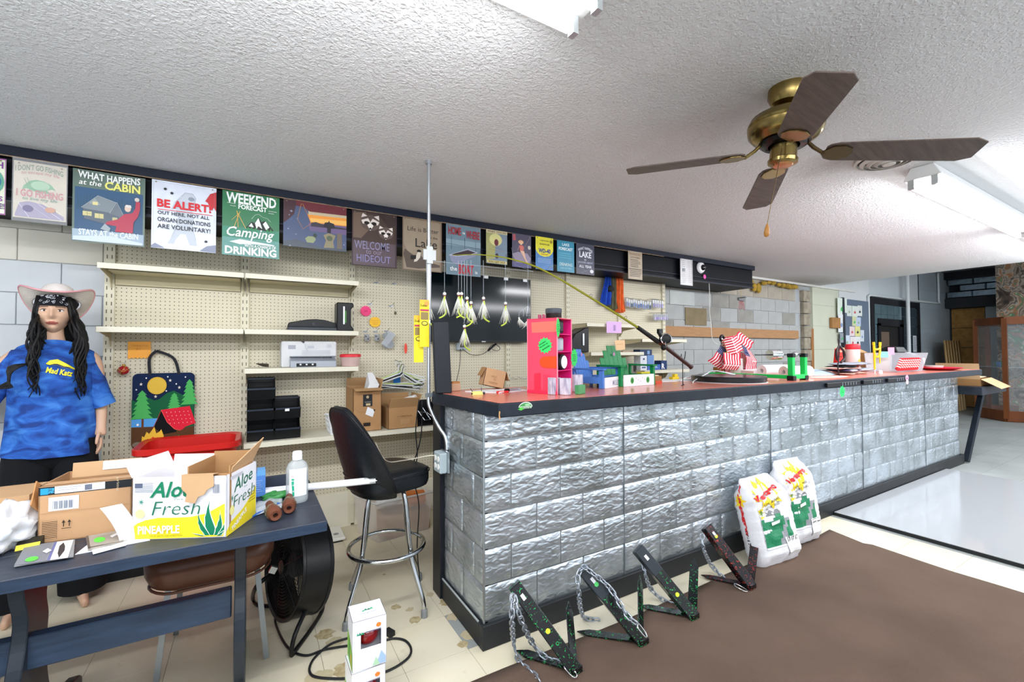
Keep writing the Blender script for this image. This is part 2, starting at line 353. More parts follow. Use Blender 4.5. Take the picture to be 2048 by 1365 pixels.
# dark beam above the shelving, its ledge and lower lip
bm = mk('beam_black', '#0b0e16', .5, var=.3, vs=7, spec=.15); led = mk('black_trim', '#161d2c', .4, spec=.25)
beam = struct(MB().box(-5, 3.44, 2.25, 5.78, YW+.0, CEIL-.002).build('trim_2', bm))
MB().box(-5, 3.40, CEIL-.060, 5.78, 3.44, CEIL-.002).build('ledge', led, beam, bevel=.004)
MB().box(-5, 3.425, 2.245, 5.78, 3.445, 2.262).build('lower_lip', led, beam)
MB().box(-5, 3.425, 2.30, 5.78, 3.441, 2.31).build('lower_lip', led, beam)
MB().box(-5, 3.395, CEIL-.064, 4.0, 3.40, CEIL-.058).build('ledge', mk('worn_edge', '#9c8468', .7, var=.5, vs=30), beam)
# ceiling end beam towards the high room
# left and front walls (shop side), unseen front opened by windows to let skylight in
struct(MB().box(-6.1, -4, 0, -6, 4.1, 2.6).build('wall_left', mk('wall_paint', '#c9cbc8', .8)))
wf = struct(MB().box(-6.1, -4.1, 0, 15.2, -4, .5).box(-6.1, -4.1, 2.35, 15.2, -4, 3.4).box(-6.1, -4.1, .5, -5.7, -4, 2.35).box(-2.2, -4.1, .5, -1.9, -4, 2.35).box(2, -4.1, .5, 2.3, -4, 2.35).box(6, -4.1, .5, 6.3, -4, 2.35).box(10.2, -4.1, .5, 10.5, -4, 2.35).build('wall_front', mk('wall_paint', '#c9cbc8', .8)))
# far wall, its unseen half cut open to bring daylight onto the tin
fx = 15.05
wf2 = struct(MB().box(fx, .3, 0, fx+.1, 4.1, 3.4).box(fx, -4.1, 0, fx+.1, .3, .3).box(fx, -4.1, 2.9, fx+.1, .3, 3.4).box(fx, -1.9, .3, fx+.1, -1.8, 2.9).build('wall_far', mk('far_dark', '#2c3238', .7, var=.2, vs=2)))
MB().box(fx-.35, .5, 2.42, fx-.002, YW-.045, 2.66).build('valance', mk('far_dark2', '#262b30', .6, var=.2, vs=3), wf2)
MB().box(fx-.38, .5, 3.12, fx-.002, YW-.045, 3.296).build('valance', mk('black_paint', '#14181f', .4), wf2)
tin = mk('tin_dark', '#8fa0ac', .3, metal=1, bump=.8, bs=14, stretch=(1, 1, 1))
vm = MB().box(0, 0, 0, .03, .44, .15)
vmesh = vm.build('tin_brick', tin, wf2, bevel=.02); tmesh = vmesh.data; vmesh.location = (fx-.33, 3.4, 2.66)
for r in range(3):
    for c in range(7):
        o = bpy.data.objects.new('tin_brick', tmesh); COL.objects.link(o); o.parent = wf2; o.location = (fx-.33+.04*r, 3.44-c*.45-(.22 if r % 2 else 0), 2.665+r*.155)
        k = o.modifiers.new('b', 'BEVEL'); k.width = .02
bpy.data.objects.remove(vmesh)
osb = mk('osb', '#a87f45', .8, var=.3, vs=12)
for k in range(5): MB().box(fx-.03, 3.30, .02+k*.48, fx-.002, 3.88, .49+k*.48).build('osb_panel', osb, wf2)
MB().box(fx-.08, 2.95, 0, fx-.002, 3.28, 2.42).build('door_post', mk('post', '#a3adb2', .5), wf2)
MB().box(fx-.10, 3.06, 0, fx-.06, 3.10, 2.48).build('door_post', mk('postw', '#d3d8d8', .5), wf2)
MB().box(fx-.05, 2.75, 0, fx-.002, 2.84, 2.42).build('door_post', mk('post', '#a3adb2', .5), wf2)
# painted doorway of dark blocks
dr = struct(MB().box(10.56, YW-.06, 2.34, 13.05, YW-.0, 2.47).box(10.56, YW-.06, 0, 10.72, YW, 2.34).box(12.90, YW-.06, 0, 13.05, YW, 2.34).build('door_1', mk('black_paint', '#14181f', .4)))
tile = mk('teal_tile', '#587079', .35, var=.3, vs=4, bump=.3, bs=10)
tile2 = mk('dark_tile', '#33434d', .35, var=.3, vs=4)
for r in range(11):
    z = .1+r*.203
    xs = [10.73, 10.84] if r < 9 else [10.73+.31*k for k in range(5)]
    for k, x in enumerate(xs[:-1] if r < 9 else xs[:-1]):
        MB().box(x+.006, YW-.05, z+.006, xs[k+1]-.006, YW-.02, z+.197).build('block', tile, dr)
    for k in range(2):
        MB().box(12.14+k*.38+.006, YW-.05, z+.006, 12.14+k*.38+.374, YW-.02, z+.197).build('block', tile2, dr)
MB().box(10.72, YW-.02, 0, 12.9, YW-.005, 2.34).build('joint', mk('joint', '#8ea0a6', .6), dr)
MB().box(10.86, YW-.07, 0, 10.97, YW-.0, 1.95).box(11.9, YW-.07, 0, 12.1, YW, 1.95).box(10.86, YW-.07, 1.9, 12.1, YW, 2.05).build('door_frame', mk('black_paint', '#14181f', .4), dr)
MB().box(10.97, YW-.03, 0, 11.9, YW-.021, 1.9).build('doorway', mk('doorway_dark', '#1c1a1a', .9), dr)
MB().box(11.0, YW-.035, 0, 11.45, YW-.03, 1.78).build('inner_wall', mk('inner', '#6b5a4c', .9, var=.2, vs=2), dr)
art(dr, [('r', 0, 0, 1, 1, '#dfe4ea')]+noisy_lines(.1, .1, .9, 8, .1, .04, '#7d8796', random.Random(1)), (12.62, YW-.055, 1.72), (1, 0, 0), (0, 0, -1), .2, .36, 'notice')
# pole against that wall and its conduit
tag(MB().tube([(12.05, YW-.16, 0), (12.05, YW-.16, 3.3)], .035, 12).build('support_pole', mk('white_pole', '#dfe4e6', .4), smooth='auto'), 'white round pole standing in front of the dark block doorway', 'pole')
cdm = mk('galv', '#a9b2b8', .35, metal=.8)
o = MB().tube(crv([(10.45, YW-.06, .9), (10.45, YW-.06, 2.3), (10.5, YW-.06, 2.48), (10.9, YW-.06, 2.50), (14.0, YW-.06, 2.52), (14.2, YW-.06, 2.6), (14.2, YW-.06, 3.25)], 4), .022, 8).build('wall_conduit', mk('white_pole', '#dfe4e6', .4), smooth=True)
tag(o, 'pale conduit bent round the top of the dark doorway frame', 'conduit')
# ================================================================ ceiling fixtures, fan, vent
whm = mk('fixture_white', '#e8eaea', .35); tub = mk('tube_glow', '#ffffff', .3, emit=6.0); capm = mk('tube_cap', '#cfd6d8', .3, metal=.6)
def strip(x, y, label, cat='light', group=None):
    t = thing('strip_light', label, cat, (x, y, CEIL-.13), group=group)
    MB().prism([(-.095, .06), (.095, .06), (.095, .13), (-.095, .13)], 0, 2.44)
    m = MB(); m.M = Matrix(((0, 0, 1, 0), (1, 0, 0, 0), (0, 1, 0, 0), (0, 0, 0, 1)))
    m.prism([(-.09, .055), (.09, .055), (.055, .129), (-.055, .129)], 0, 2.44); m.build('housing', whm, t, bevel=.004)
    for k in range(2):
        for s in (-1, 1):
            x0 = .03+k*1.2
            MB().tube([(x0, s*.055, .022), (x0+1.16, s*.055, .022)], .019, 12).build('tube', tub, t, smooth='auto')
    for s in (-1, 1):
        for x_ in (.015, 1.21, 2.41): MB().bc((x_, s*.055, .035), (.02, .03, .07)).build('tube_holder', capm, t)
    return t
strip(3.50, 1.02, 'lit double-tube strip light right of the ceiling fan', group=None)
strip(-1.55, 1.02, 'lit double-tube strip light at the top edge above the pole')
for x, y in FIXTURES[2:]: strip(x, y, 'lit double-tube strip light out of view behind the camera', group='strip lights behind the camera')
strip(9.4, 1.2, 'added unseen strip light in the high-ceilinged room beyond', group='added strip lights in the far room').location.z = 3.16
strip(11.4, -.6, 'added unseen strip light in the high-ceilinged room beyond', group='added strip lights in the far room').location.z = 3.16
# air vent
t = thing('ceiling_vent', 'round white concentric-ring ceiling air vent behind a fan blade', 'vent', (3.19, 1.075, CEIL))
vm_ = mk('vent_white', '#dcd9d2', .5, var=.15, vs=9)
MB().lathe([(0, -.002), (.165, -.002), (.165, -.012), (.15, -.016), (.145, -.004)], 32).build('plate', vm_, t, smooth='auto')
MB().lathe([(.0, -.0035), (.145, -.0035)], 32).build('duct', pm('#2e2a26'), t)
for r, z in ((.125, -.03), (.092, -.036), (.06, -.042)): MB().lathe([(r, -.004), (r+.012, z*.6), (r-.004, z), (r-.008, z), (r+.004, z*.5), (r-.01, -.004)], 32).build('ring', vm_, t, smooth='auto')
MB().lathe([(0, -.046), (.03, -.044), (.036, -.03), (.02, -.004)], 24).build('centre_cone', vm_, t, smooth='auto')
# ceiling fan
fan = thing('ceiling_fan', 'four-blade ceiling fan with brass motor and dark wood blades', 'ceiling fan', (1.965, 1.0, CEIL+.004), rot=Matrix.Rotation(radians(4.5), 3, Vector((.766, .643, 0))).to_euler())
fan.scale.z = .86; br = mk('antique_brass', '#94804e', .25, metal=1); brd = mk('dark_brass', '#5b4c34', .3, metal=1); cop = mk('copper', '#c98a5c', .25, metal=1)
MB().lathe([(.0, 0), (.075, 0), (.075, -.05), (.06, -.085), (.03, -.10), (.03, -.13)], 32).build('canopy', br, fan, smooth='auto')
MB().lathe([(.03, -.115), (.06, -.12), (.10, -.135), (.135, -.16), (.145, -.19), (.14, -.2), (.145, -.205), (.14, -.235), (.12, -.26), (.09, -.275)], 40).build('motor_housing', br, fan, smooth='auto')
MB().lathe([(.085, -.272), (.098, -.28), (.085, -.292), (.06, -.295)], 40).build('motor_ring', mk('black_gloss', '#0c0c0e', .2), fan, smooth='auto')
MB().lathe([(.05, -.29), (.052, -.36), (.058, -.365), (.056, -.38), (.03, -.39), (0, -.392)], 32).build('switch_housing', br, fan, smooth='auto')
MB().lathe([(.042, -.381), (.035, -.394), (0, -.396)], 24).build('end_cap', cop, fan, smooth='auto')
wood = mk('fan_wood', '#6b5d55', .4, var=.35, vs=5, stretch=(2, 14, 2), bump=.15, bs=20)
for k, a in enumerate((130, 220, 310, 40)):
    M = RZ(a)
    m = MB(); m.M = M @ T(.15, 0, -.335) @ RX(-11) @ RY(4.5)
    pr = []
    for x, w_ in ((.0, .035), (.01, .05), (.04, .062), (.46, .074), (.50, .05)): pr.append((x, w_))
    poly = [(x, -w_) for x, w_ in pr]+[(x, w_) for x, w_ in reversed(pr)]
    m.prism(poly, -.003, .004); b = m.build('blade', wood, fan, bevel=.0015)
    m = MB(); m.M = M; m.tube([(.085, 0, -.278), (.11, 0, -.31), (.15, .0, -.345)], [.008, .009, .008], 8)
    m.M = M @ T(.15, 0, -.335) @ RX(-11) @ RY(4.5); m.prism([(-.01, -.012), (.02, -.045), (.06, -.05), (.09, -.03), (.10, 0), (.09, .03), (.06, .05), (.02, .045), (-.01, .012)], -.010, -.0035)
    m.build('blade_iron', brd if k == 2 else br, fan, bevel=.002)
MB().tube([(-.05, -.02, -.33), (-.08, .0, -.70)], .0016, 6).build('pull_chain', brd, fan)
MB().lathe([(.0, -.645), (.008, -.64), (.011, -.625), (.008, -.6), (.003, -.58)], 12, (-.08, .0, -.12)).build('pull_knob', mk('pull_wood', '#b07a3a', .4), fan, smooth=True)
# ================================================================ pegboard shelving
def peg_mat(name, col, c2):
    m = bpy.data.materials.new(name); m.use_nodes = True; nt = m.node_tree; b = nt.nodes['Principled BSDF']; L = nt.links.new
    g = nt.nodes.new('ShaderNodeNewGeometry'); s = nt.nodes.new('ShaderNodeVectorMath'); s.operation = 'MULTIPLY'; s.inputs[1].default_value = (1/.0254, 0, 1/.0254); L(g.outputs['Position'], s.inputs[0])
    f = nt.nodes.new('ShaderNodeVectorMath'); f.operation = 'FRACTION'; L(s.outputs[0], f.inputs[0])
    d = nt.nodes.new('ShaderNodeVectorMath'); d.operation = 'SUBTRACT'; d.inputs[1].default_value = (.5, 0, .5); L(f.outputs[0], d.inputs[0])
    l = nt.nodes.new('ShaderNodeVectorMath'); l.operation = 'LENGTH'; L(d.outputs[0], l.inputs[0])
    c = nt.nodes.new('ShaderNodeMath'); c.operation = 'LESS_THAN'; c.inputs[1].default_value = .125; L(l.outputs['Value'], c.inputs[0])
    n = nt.nodes.new('ShaderNodeTexNoise'); n.inputs['Scale'].default_value = 1.4; L(g.outputs['Position'], n.inputs[0])
    mx0 = nt.nodes.new('ShaderNodeMix'); mx0.data_type = 'RGBA'; L(n.outputs[0], mx0.inputs[0]); mx0.inputs[6].default_value = (*hx(col), 1); mx0.inputs[7].default_value = (*hx(c2), 1)
    mx = nt.nodes.new('ShaderNodeMix'); mx.data_type = 'RGBA'; L(c.outputs[0], mx.inputs[0]); L(mx0.outputs[2], mx.inputs[6]); mx.inputs[7].default_value = (*hx('#4a4238'), 1); L(mx.outputs[2], b.inputs['Base Color'])
    b.inputs['Roughness'].default_value = .6; return m
PEG = peg_mat('pegboard', '#ddd6bf', '#d3ccb2')
upm = mk('upright', '#ddd8c0', .45); shm = mk('shelf_cream', '#e8e4d0', .4, var=.04, vs=3); brk = mk('shelf_bracket', '#cfc5a2', .45); slotm = pm('#5f5645')
BX = [-.805, -.052, .70, 1.44, 2.184, 2.932, 3.69, 4.44]
PY = 3.80
def upright(x, parent, z1=2.25):
    m = MB().box(x-.025, PY-.022, .02, x+.025, YW-.02, z1).build('upright', upm, parent)
    s = MB()
    for k in range(int((z1-.3)/.0508)):
        z = .3+k*.0508
        for d in (-.013, .011): s.box(x+d-.0025, PY-.0228, z, x+d+.0025, PY-.0215, z+.024)
    s.build('slots', slotm, m)['kind'] = 'stuff'
def shelf(x0, x1, z, parent, depth=.30, brs=None, front=None, y0=PY-.024, ends=True):
    f = y0-depth
    m = MB().box(x0+.004, f, z-.004, x1-.004, y0, z).box(x0+.004, f-.002, z-.034, x1-.004, f+.004, z).box(x0+.004, y0-.004, z-.03, x1-.004, y0, z).build('shelf', shm, parent, bevel=.0012)
    for x in (x0+.012, x1-.012):
        b = MB(); b.M = Matrix(((0, 0, 1, x), (1, 0, 0, 0), (0, 1, 0, z), (0, 0, 0, 1)))
        b.prism([(y0, -.005), (y0, -.12), (y0-.02, -.115), (y0-.06, -.06), (f+.03, -.034), (f+.02, -.005)], -.0015, .0015)
        b.build('bracket', brk, m)
    return m
L1 = thing('shelving_unit', 'cream pegboard wall shelving, two bays left of the metal pole', 'shelving', (0, 0, 0))
for k in (0, 1): MB().box(BX[k]+.02, PY, .28, BX[k+1]-.02, PY+.012, 2.25).build('pegboard_panel', PEG, L1)
for x in BX[:3]: upright(x, L1)
base = MB().box(BX[0], PY-.02, .0, BX[1], YW-.03, .28).box(BX[1], PY-.02, .0, BX[2], YW-.03, .28)
base.build('kick_panel', shm, L1, bevel=.003)
for k in (0, 1):
    shelf(BX[k], BX[k+1], 1.955, L1, .285); shelf(BX[k], BX[k+1], 1.573, L1, .285)
    m = MB().box(BX[k]+.03, PY-.20, 1.925, BX[k+1]-.03, PY-.022, 1.932).box(BX[k]+.03, PY-.03, 1.86, BX[k+1]-.03, PY-.022, 1.925).build('shelf_liner', brk, L1)
shelf(BX[1], BX[2], 1.303, L1, .285); shelf(BX[1], BX[2], .808, L1, .36)
L2 = thing('shelving_unit', 'cream pegboard wall behind the counter, from the metal pole to the bare blocks', 'shelving', (0, 0, 0))
for k in range(2, 7): MB().box(BX[k]+.02, PY, .28, BX[k+1]-.02, PY+.012, 2.25).build('pegboard_panel', PEG, L2)
for x in BX[3:]: upright(x, L2)
MB().box(BX[2]+.026, PY-.02, 0, BX[7], YW-.03, .28).build('kick_panel', shm, L2, bevel=.003)
shelf(BX[2]+.004, BX[3], .808, L2, .36); shelf(BX[3], BX[4], .808, L2, .36)
for x0, x1, z, d in ((BX[5], BX[6], 1.70, .30), (BX[5], BX[6], 1.40, .36), (BX[6], BX[7], 1.545, .33), (BX[6], BX[7], 1.195, .36), (BX[5], BX[6], 1.12, .36)): shelf(x0, x1, z, L2, d)
# pole of galvanised conduit from ceiling to outlet box on the counter end
p0 = Vector((.885, 2.46, 0))
cp = thing('conduit_pole', 'thin galvanised conduit from the ceiling down to the counter end', 'conduit', (p0.x, p0.y, 0))
gal = mk('galv_bright', '#c4cbd0', .28, metal=.9)
MB().tube([(0, 0, CEIL-.001), (0, 0, 1.16)]+crv([(0, 0, 1.16), (.0, -.01, 1.10), (.035, -.06, .99), (.062, -.10, .93), (.066, -.118, .86)], 5)[1:], .0105, 12).build('pipe', gal, cp, smooth='auto')
MB().tube([(0, 0, CEIL-.02), (0, 0, CEIL)], .02, 12).build('ceiling_cap', gal, cp)
MB().bc((.0, -.014, 1.165), (.05, .006, .024)).build('strap', gal, cp); 
for z in (1.95,): MB().bc((0, -.012, 1.98), (.075, .012, .06)).bc((0, -.012, 1.98), (.035, .016, .10)).build('junction_plate', mk('plate_grey', '#c3c8c8', .5), cp)
MB().tube([(0, 0, 1.60), (0, 0, 1.95)], [.012, .016], 10).build('plastic_sleeve', mk('clear_film', '#e6ebef', .25, alpha=.55), cp, smooth=True)
ob = thing('outlet_box', 'grey metal four-socket outlet box on the counter end below the pole', 'outlet', (.94, 2.33, .745))
MB().box(-.012, -.052, 0, .0, .052, .115).build('back_plate', gal, ob); MB().box(-.055, -.05, .0, -.012, .05, .112).build('box', mk('outlet_grey', '#aab8bd', .45), ob, bevel=.006)
for s in (-1, 1):
    for q in (0, 1):
        m = MB(); m.M = T(-.055, s*.022, .035+.042*q) @ RY(-90); m.lathe([(0, .003), (.015, .003), (.016, 0)], 16); m.build('socket', pm('#f2f2ee'), ob)
m = MB(); m.tube(crv([(-.06, .02, .09), (-.10, .03, .09), (-.2, .16, .05), (-.26, .3, .03), (-.2, .8, .04)], 5), .003, 6); tag(m.build('extension_lead', pm('#ddd6c4'), None, loc=(.94, 2.33, .745)), 'thin cream cord from the outlet box to behind the stool seat', 'cord')
# cords hanging beside the post
m = MB(); m.tube(crv([(.86, 2.56, 1.13), (.84, 2.56, .95), (.85, 2.56, .80), (.83, 2.56, .66), (.86, 2.56, .5), (.85, 2.56, .25), (.87, 2.56, .02)], 6), .0035, 6); m.tube(crv([(.88, 2.56, 1.12), (.875, 2.57, .9), (.83, 2.6, .72), (.79, 2.6, .62)], 6), .0035, 6); m.bc((.838, 2.56, .74), (.018, .014, .035))
tag(m.build('extension_lead', pm('#15161a'), None, smooth=True), 'black cords with an inline switch hanging down the black counter post', 'cord')

# ================================================================ metal signs on the beam
SY = 3.390
def sign(u0, u1, v0, v1, v2, v3, name, label, bg, items, cat='sign', grp=None, rough=.35, y=SY, curl=0):
    a = at(u0, v0, y=y); b = at(u1, v1, y=y); c = at(u0, v2, y=y); d = at(u1, v3, y=y)
    z1 = (a.z+b.z)/2; z0 = (c.z+d.z)/2; x0 = a.x; x1 = b.x; W_ = x1-x0; H_ = z1-z0
    t = thing(name, label, cat, (x0, y, z0))
    MB().box(0, -.0012, 0, W_, .0012, H_).build('panel', mk('sign_'+bg.strip('#'), bg, rough, var=.10, vs=14, spec=.6), t)
    if items: art(t, items, (0, -.0014, H_), (1, 0, 0), (0, 0, -1), W_, H_, rough=rough)
    h = MB()
    for x_ in (.02, W_-.02): h.M = T(x_, -.0015, H_-.012) @ RX(90); h.lathe([(0, .003), (.004, .002), (.0045, 0)], 8)
    h.build('screw', mk('screw', '#8a7a60', .4, metal=.8), t)
    return t
def frame_item(c, w=.02): return [('r', 0, 0, 1, w*.7, c), ('r', 0, 1-w*.7, 1, 1, c), ('r', 0, 0, w, 1, c), ('r', 1-w, 0, 1, 1, c)]
def specks(n, c, R, s=.012): return [('p', star(4, s*.5*R.random(), s*R.random()+.003, R.random(), R.random()), c) for _ in range(n)]
RS = random.Random(11)
sign(-42, 13, 312, 318, 425, 431, 'metal_sign', 'pale green sign with purple letters cut off by the left edge', '#dfe6cf',
     frame_item('#a0569a', .03)+[('t', 'FISH', .5, .12, .12, .8, '#7b3f8f', .02), ('e', .6, .42, .34, .2, '#5fa08c'), ('e', .72, .42, .12, .08, '#2e6d8e'), ('t', 'LIES', .6, .72, .09, .6, '#8c4aa0', .02), ('t', 'TOLD HERE!!!', .55, .85, .1, .85, '#5b3c78', .02)])
fish = [(.22, .40), (.30, .33), (.42, .30), (.55, .31), (.70, .36), (.80, .46), (.72, .44), (.62, .47), (.74, .55), (.60, .52), (.46, .53), (.34, .50), (.24, .47), (.16, .50), (.19, .42)]
fsg = sign(28, 134, 320, 336, 436, 443, 'metal_sign', 'cream fishing sign in a clear plastic sleeve, green fish and red words', '#dfd3bd',
     [('t', "I DON'T GO FISHING", .48, .085, .10, .9, '#4e7a55', .01, 0, .5), ('t', 'to escape my life', .5, .18, .07, .72, '#c66a6a', .005, .12, .4), ('p', fish, '#69b07c'), ('e', .5, .40, .18, .08, '#a5cfa6'), ('l', [(.28, .44), (.45, .50), (.66, .42)], .004, '#3c7a52'),
      ('l', [(.2, .30), (.26, .42)], .008, '#4c8c5e'), ('l', [(.25, .28), (.31, .40)], .008, '#4c8c5e'), ('l', [(.72, .36), (.86, .40), (.74, .42)], .002, '#a07a6a'),
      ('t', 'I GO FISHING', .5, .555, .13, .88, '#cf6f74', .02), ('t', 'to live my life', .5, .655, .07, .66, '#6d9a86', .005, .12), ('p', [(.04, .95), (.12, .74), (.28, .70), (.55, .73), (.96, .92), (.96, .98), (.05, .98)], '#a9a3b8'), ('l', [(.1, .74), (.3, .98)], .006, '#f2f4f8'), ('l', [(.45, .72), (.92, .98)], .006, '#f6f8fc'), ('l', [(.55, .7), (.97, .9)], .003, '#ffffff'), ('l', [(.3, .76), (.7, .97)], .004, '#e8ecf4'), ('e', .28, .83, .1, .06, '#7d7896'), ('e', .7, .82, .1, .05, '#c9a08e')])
fw = at(134, 336, y=SY).x-at(28, 320, y=SY).x
MB().box(-.004, -.0052, -.02, fw+.006, -.0046, .325).build('plastic_sleeve', mk('sleeve', '#f2f5f8', .06, alpha=.16, spec=.9), fsg)
house = [('p', [(.14, .52), (.34, .36), (.60, .42), (.72, .62), (.66, .62), (.66, .76), (.16, .68)], '#5d6874'), ('p', [(.12, .53), (.34, .34), (.60, .41), (.52, .56), (.18, .54)], '#7f8a90'), ('p', [(.22, .46), (.30, .38), (.38, .47)], '#97a0a0'), ('r', .27, .43, .34, .475, '#d9cf94'),
         ('p', [(.50, .57), (.60, .40), (.72, .62)], '#6d7680'), ('r', .14, .575, .26, .635, '#cfc78e'), ('r', .30, .59, .42, .655, '#cfc78e'), ('r', .54, .62, .61, .70, '#b9b487'), ('l', [(.18, .605), (.26, .605)], .003, '#4b5560'), ('l', [(.36, .59), (.36, .65)], .003, '#4b5560'), ('l', [(.2, .58), (.2, .635)], .003, '#4b5560'),
         ('l', [(.12, .53), (.34, .34), (.60, .41)], .005, '#b9c2c4'), ('l', [(.5, .57), (.6, .4), (.72, .62)], .005, '#b9c2c4')]
trees = [('p', [(x, .55), (x+.03, .30+.05*RS.random()), (x+.06, .55)], '#2f5470') for x in [.04*k for k in range(1, 23)]]
man = [('p', [(.58, .82), (.60, .74), (.44, .73), (.47, .69), (.62, .64), (.70, .56), (.82, .53), (.86, .46), (.87, .36), (.93, .36), (.93, .46), (.90, .58), (.84, .66), (.83, .82)], '#b13a50'), ('e', .755, .475, .045, .045, '#d9c0ad'), ('p', [(.71, .45), (.73, .42), (.80, .42), (.81, .46)], '#d8d3cf'), ('e', .885, .33, .035, .03, '#ccbfb4'), ('p', [(.38, .80), (.44, .72), (.52, .78), (.50, .83)], '#9aa7ad')]
sign(146, 291, 338, 356, 483, 494, 'metal_sign', 'cabin sign with a man in a red coat, painted glare along its bottom', '#5d7368',
     [('r', .03, .245, .97, .93, '#33577a')]+trees+house+man+[('t', 'WHAT HAPPENS', .5, .085, .10, .86, '#eef2f0', .03, 0, -.2), ('t', 'at the', .24, .175, .07, .30, '#f2f4ee', .01, .2), ('t', 'CABIN', .68, .185, .115, .50, '#e4e27a', .03),
     ('r', .01, .83, .99, .985, '#9fb3c2'), ('t', 'STAYS AT the CABIN', .5, .865, .085, .82, '#dde6ee', .02), ('p', [(.02, .93), (.5, .89), (.97, .95), (.97, .985), (.02, .985)], '#c9d6e0')])  # pale shapes at the bottom paint glare into the print
bear = [('p', [(.34, .30), (.42, .20), (.50, .13), (.62, .13), (.68, .2), (.66, .3), (.60, .36), (.64, .5), (.62, .62), (.66, .78), (.70, .92), (.58, .92), (.52, .76), (.44, .76), (.36, .86), (.34, .92), (.24, .92), (.30, .82), (.36, .66), (.40, .5), (.36, .4), (.28, .42)], '#c3cbd6'), ('l', [(.45, .2), (.5, .14), (.62, .14), (.67, .2), (.64, .28), (.52, .3)], .004, '#6f7782'), ('e', .60, .22, .05, .03, '#8d96a2'), ('l', [(.34, .3), (.44, .22)], .003, '#6f7782'), ('l', [(.3, .82), (.38, .66), (.42, .5)], .003, '#828b96'), ('l', [(.64, .5), (.62, .64), (.68, .84)], .003, '#828b96')]
hole = lambda x, y: [('p', star(9, .014, .045, x, y, 1, .7), '#8e9298'), ('e', x, y, .022, .018, '#2c2c30')]
sign(304, 433, 359, 377, 495, 507, 'metal_sign', 'pale blue bear alert sign with bullet holes and red heading', '#dfe7f5',
     bear+hole(.20, .12)+hole(.30, .17)+hole(.84, .84)+[('p', [(.90, .10), (1, .06), (1, .36), (.96, .30), (.93, .36), (.86, .24), (.82, .22)], '#c2333a'), ('p', [(0, .97), (.06, .93), (.2, .99), (0, .995)], '#8890a8'), ('p', [(.74, .99), (.85, .91), (1, .88), (1, .995)], '#8890a8'),
     ('t', 'BE ALERT!', .5, .335, .125, .84, '#d6262e', .035), ('r', .09, .425, .94, .433, '#d6262e'), ('t', 'OUT HERE, NOT ALL', .49, .48, .062, .80, '#2a2c33', .015), ('t', 'ORGAN DONATIONS', .5, .575, .064, .82, '#2a2c33', .015), ('t', 'ARE VOLUNTARY!', .5, .675, .066, .82, '#2a2c33', .015),
     ('l', [(.03, .03), (.97, .03), (.97, .97), (.03, .97), (.03, .03)], .0025, '#9aa3b0')])
tp = [('l', [(.20, .56), (.30, .30)], .009, '#e0b35a'), ('l', [(.27, .56), (.25, .30)], .009, '#d9a84a'), ('l', [(.40, .56), (.24, .30)], .009, '#e0b35a'), ('l', [(.16, .45), (.29, .33)], .006, '#e0b35a')]
mt = [('p', [(.40, .55), (.50, .44), (.55, .46), (.62, .36), (.68, .43), (.74, .40), (.90, .55), (.78, .57), (.6, .555)], '#14201c'), ('p', [(.45, .52), (.50, .46), (.54, .53)], '#eef4f2'), ('p', [(.56, .46), (.62, .37), (.66, .46), (.69, .54), (.62, .5), (.59, .55)], '#eef4f2'), ('p', [(.70, .46), (.75, .41), (.82, .5), (.76, .55)], '#e6eeea')]+[('p', [(x, .575), (x+.025, .52), (x+.05, .58)], '#2f8d4c') for x in (.42, .48, .55, .76, .82)]+[('l', [(.5, .40), (.56, .33), (.62, .31), (.70, .35), (.78, .36), (.84, .41)], .004, '#e6eeea')]
sign(445, 559, 381, 396, 509, 519, 'metal_sign', 'green camping forecast sign with tent poles and white mountains', '#127343',
     [('r', 0, .55, 1, 1, '#3f8a70'), ('r', 0, .72, 1, 1, '#5f9a90'), ('t', 'WEEKEND', .5, .10, .165, .88, '#f1f5f3', .03), ('t', 'FORECAST', .52, .225, .075, .50, '#f1f5f3', .03), ('l', [(.08, .185), (.22, .19)], .006, '#eef3f0'), ('l', [(.13, .225), (.23, .228)], .006, '#eef3f0'), ('l', [(.80, .235), (.95, .24)], .006, '#eef3f0'), ('l', [(.80, .27), (.90, .273)], .006, '#eef3f0')]
     + tp+mt+[('t', 'Camping', .48, .65, .20, .82, '#eef4f2', .015, .25), ('p', [(.12, .79), (.30, .74), (.9, .78), (.92, .80), (.5, .80), (.3, .82)], '#dfeae8'), ('t', 'WITH A CHANCE OF', .66, .83, .05, .56, '#f1f5f3', .02), ('t', 'DRINKING', .5, .92, .125, .90, '#f1f5f3', .035)]+specks(5, '#cfe3d6', RS, .01))
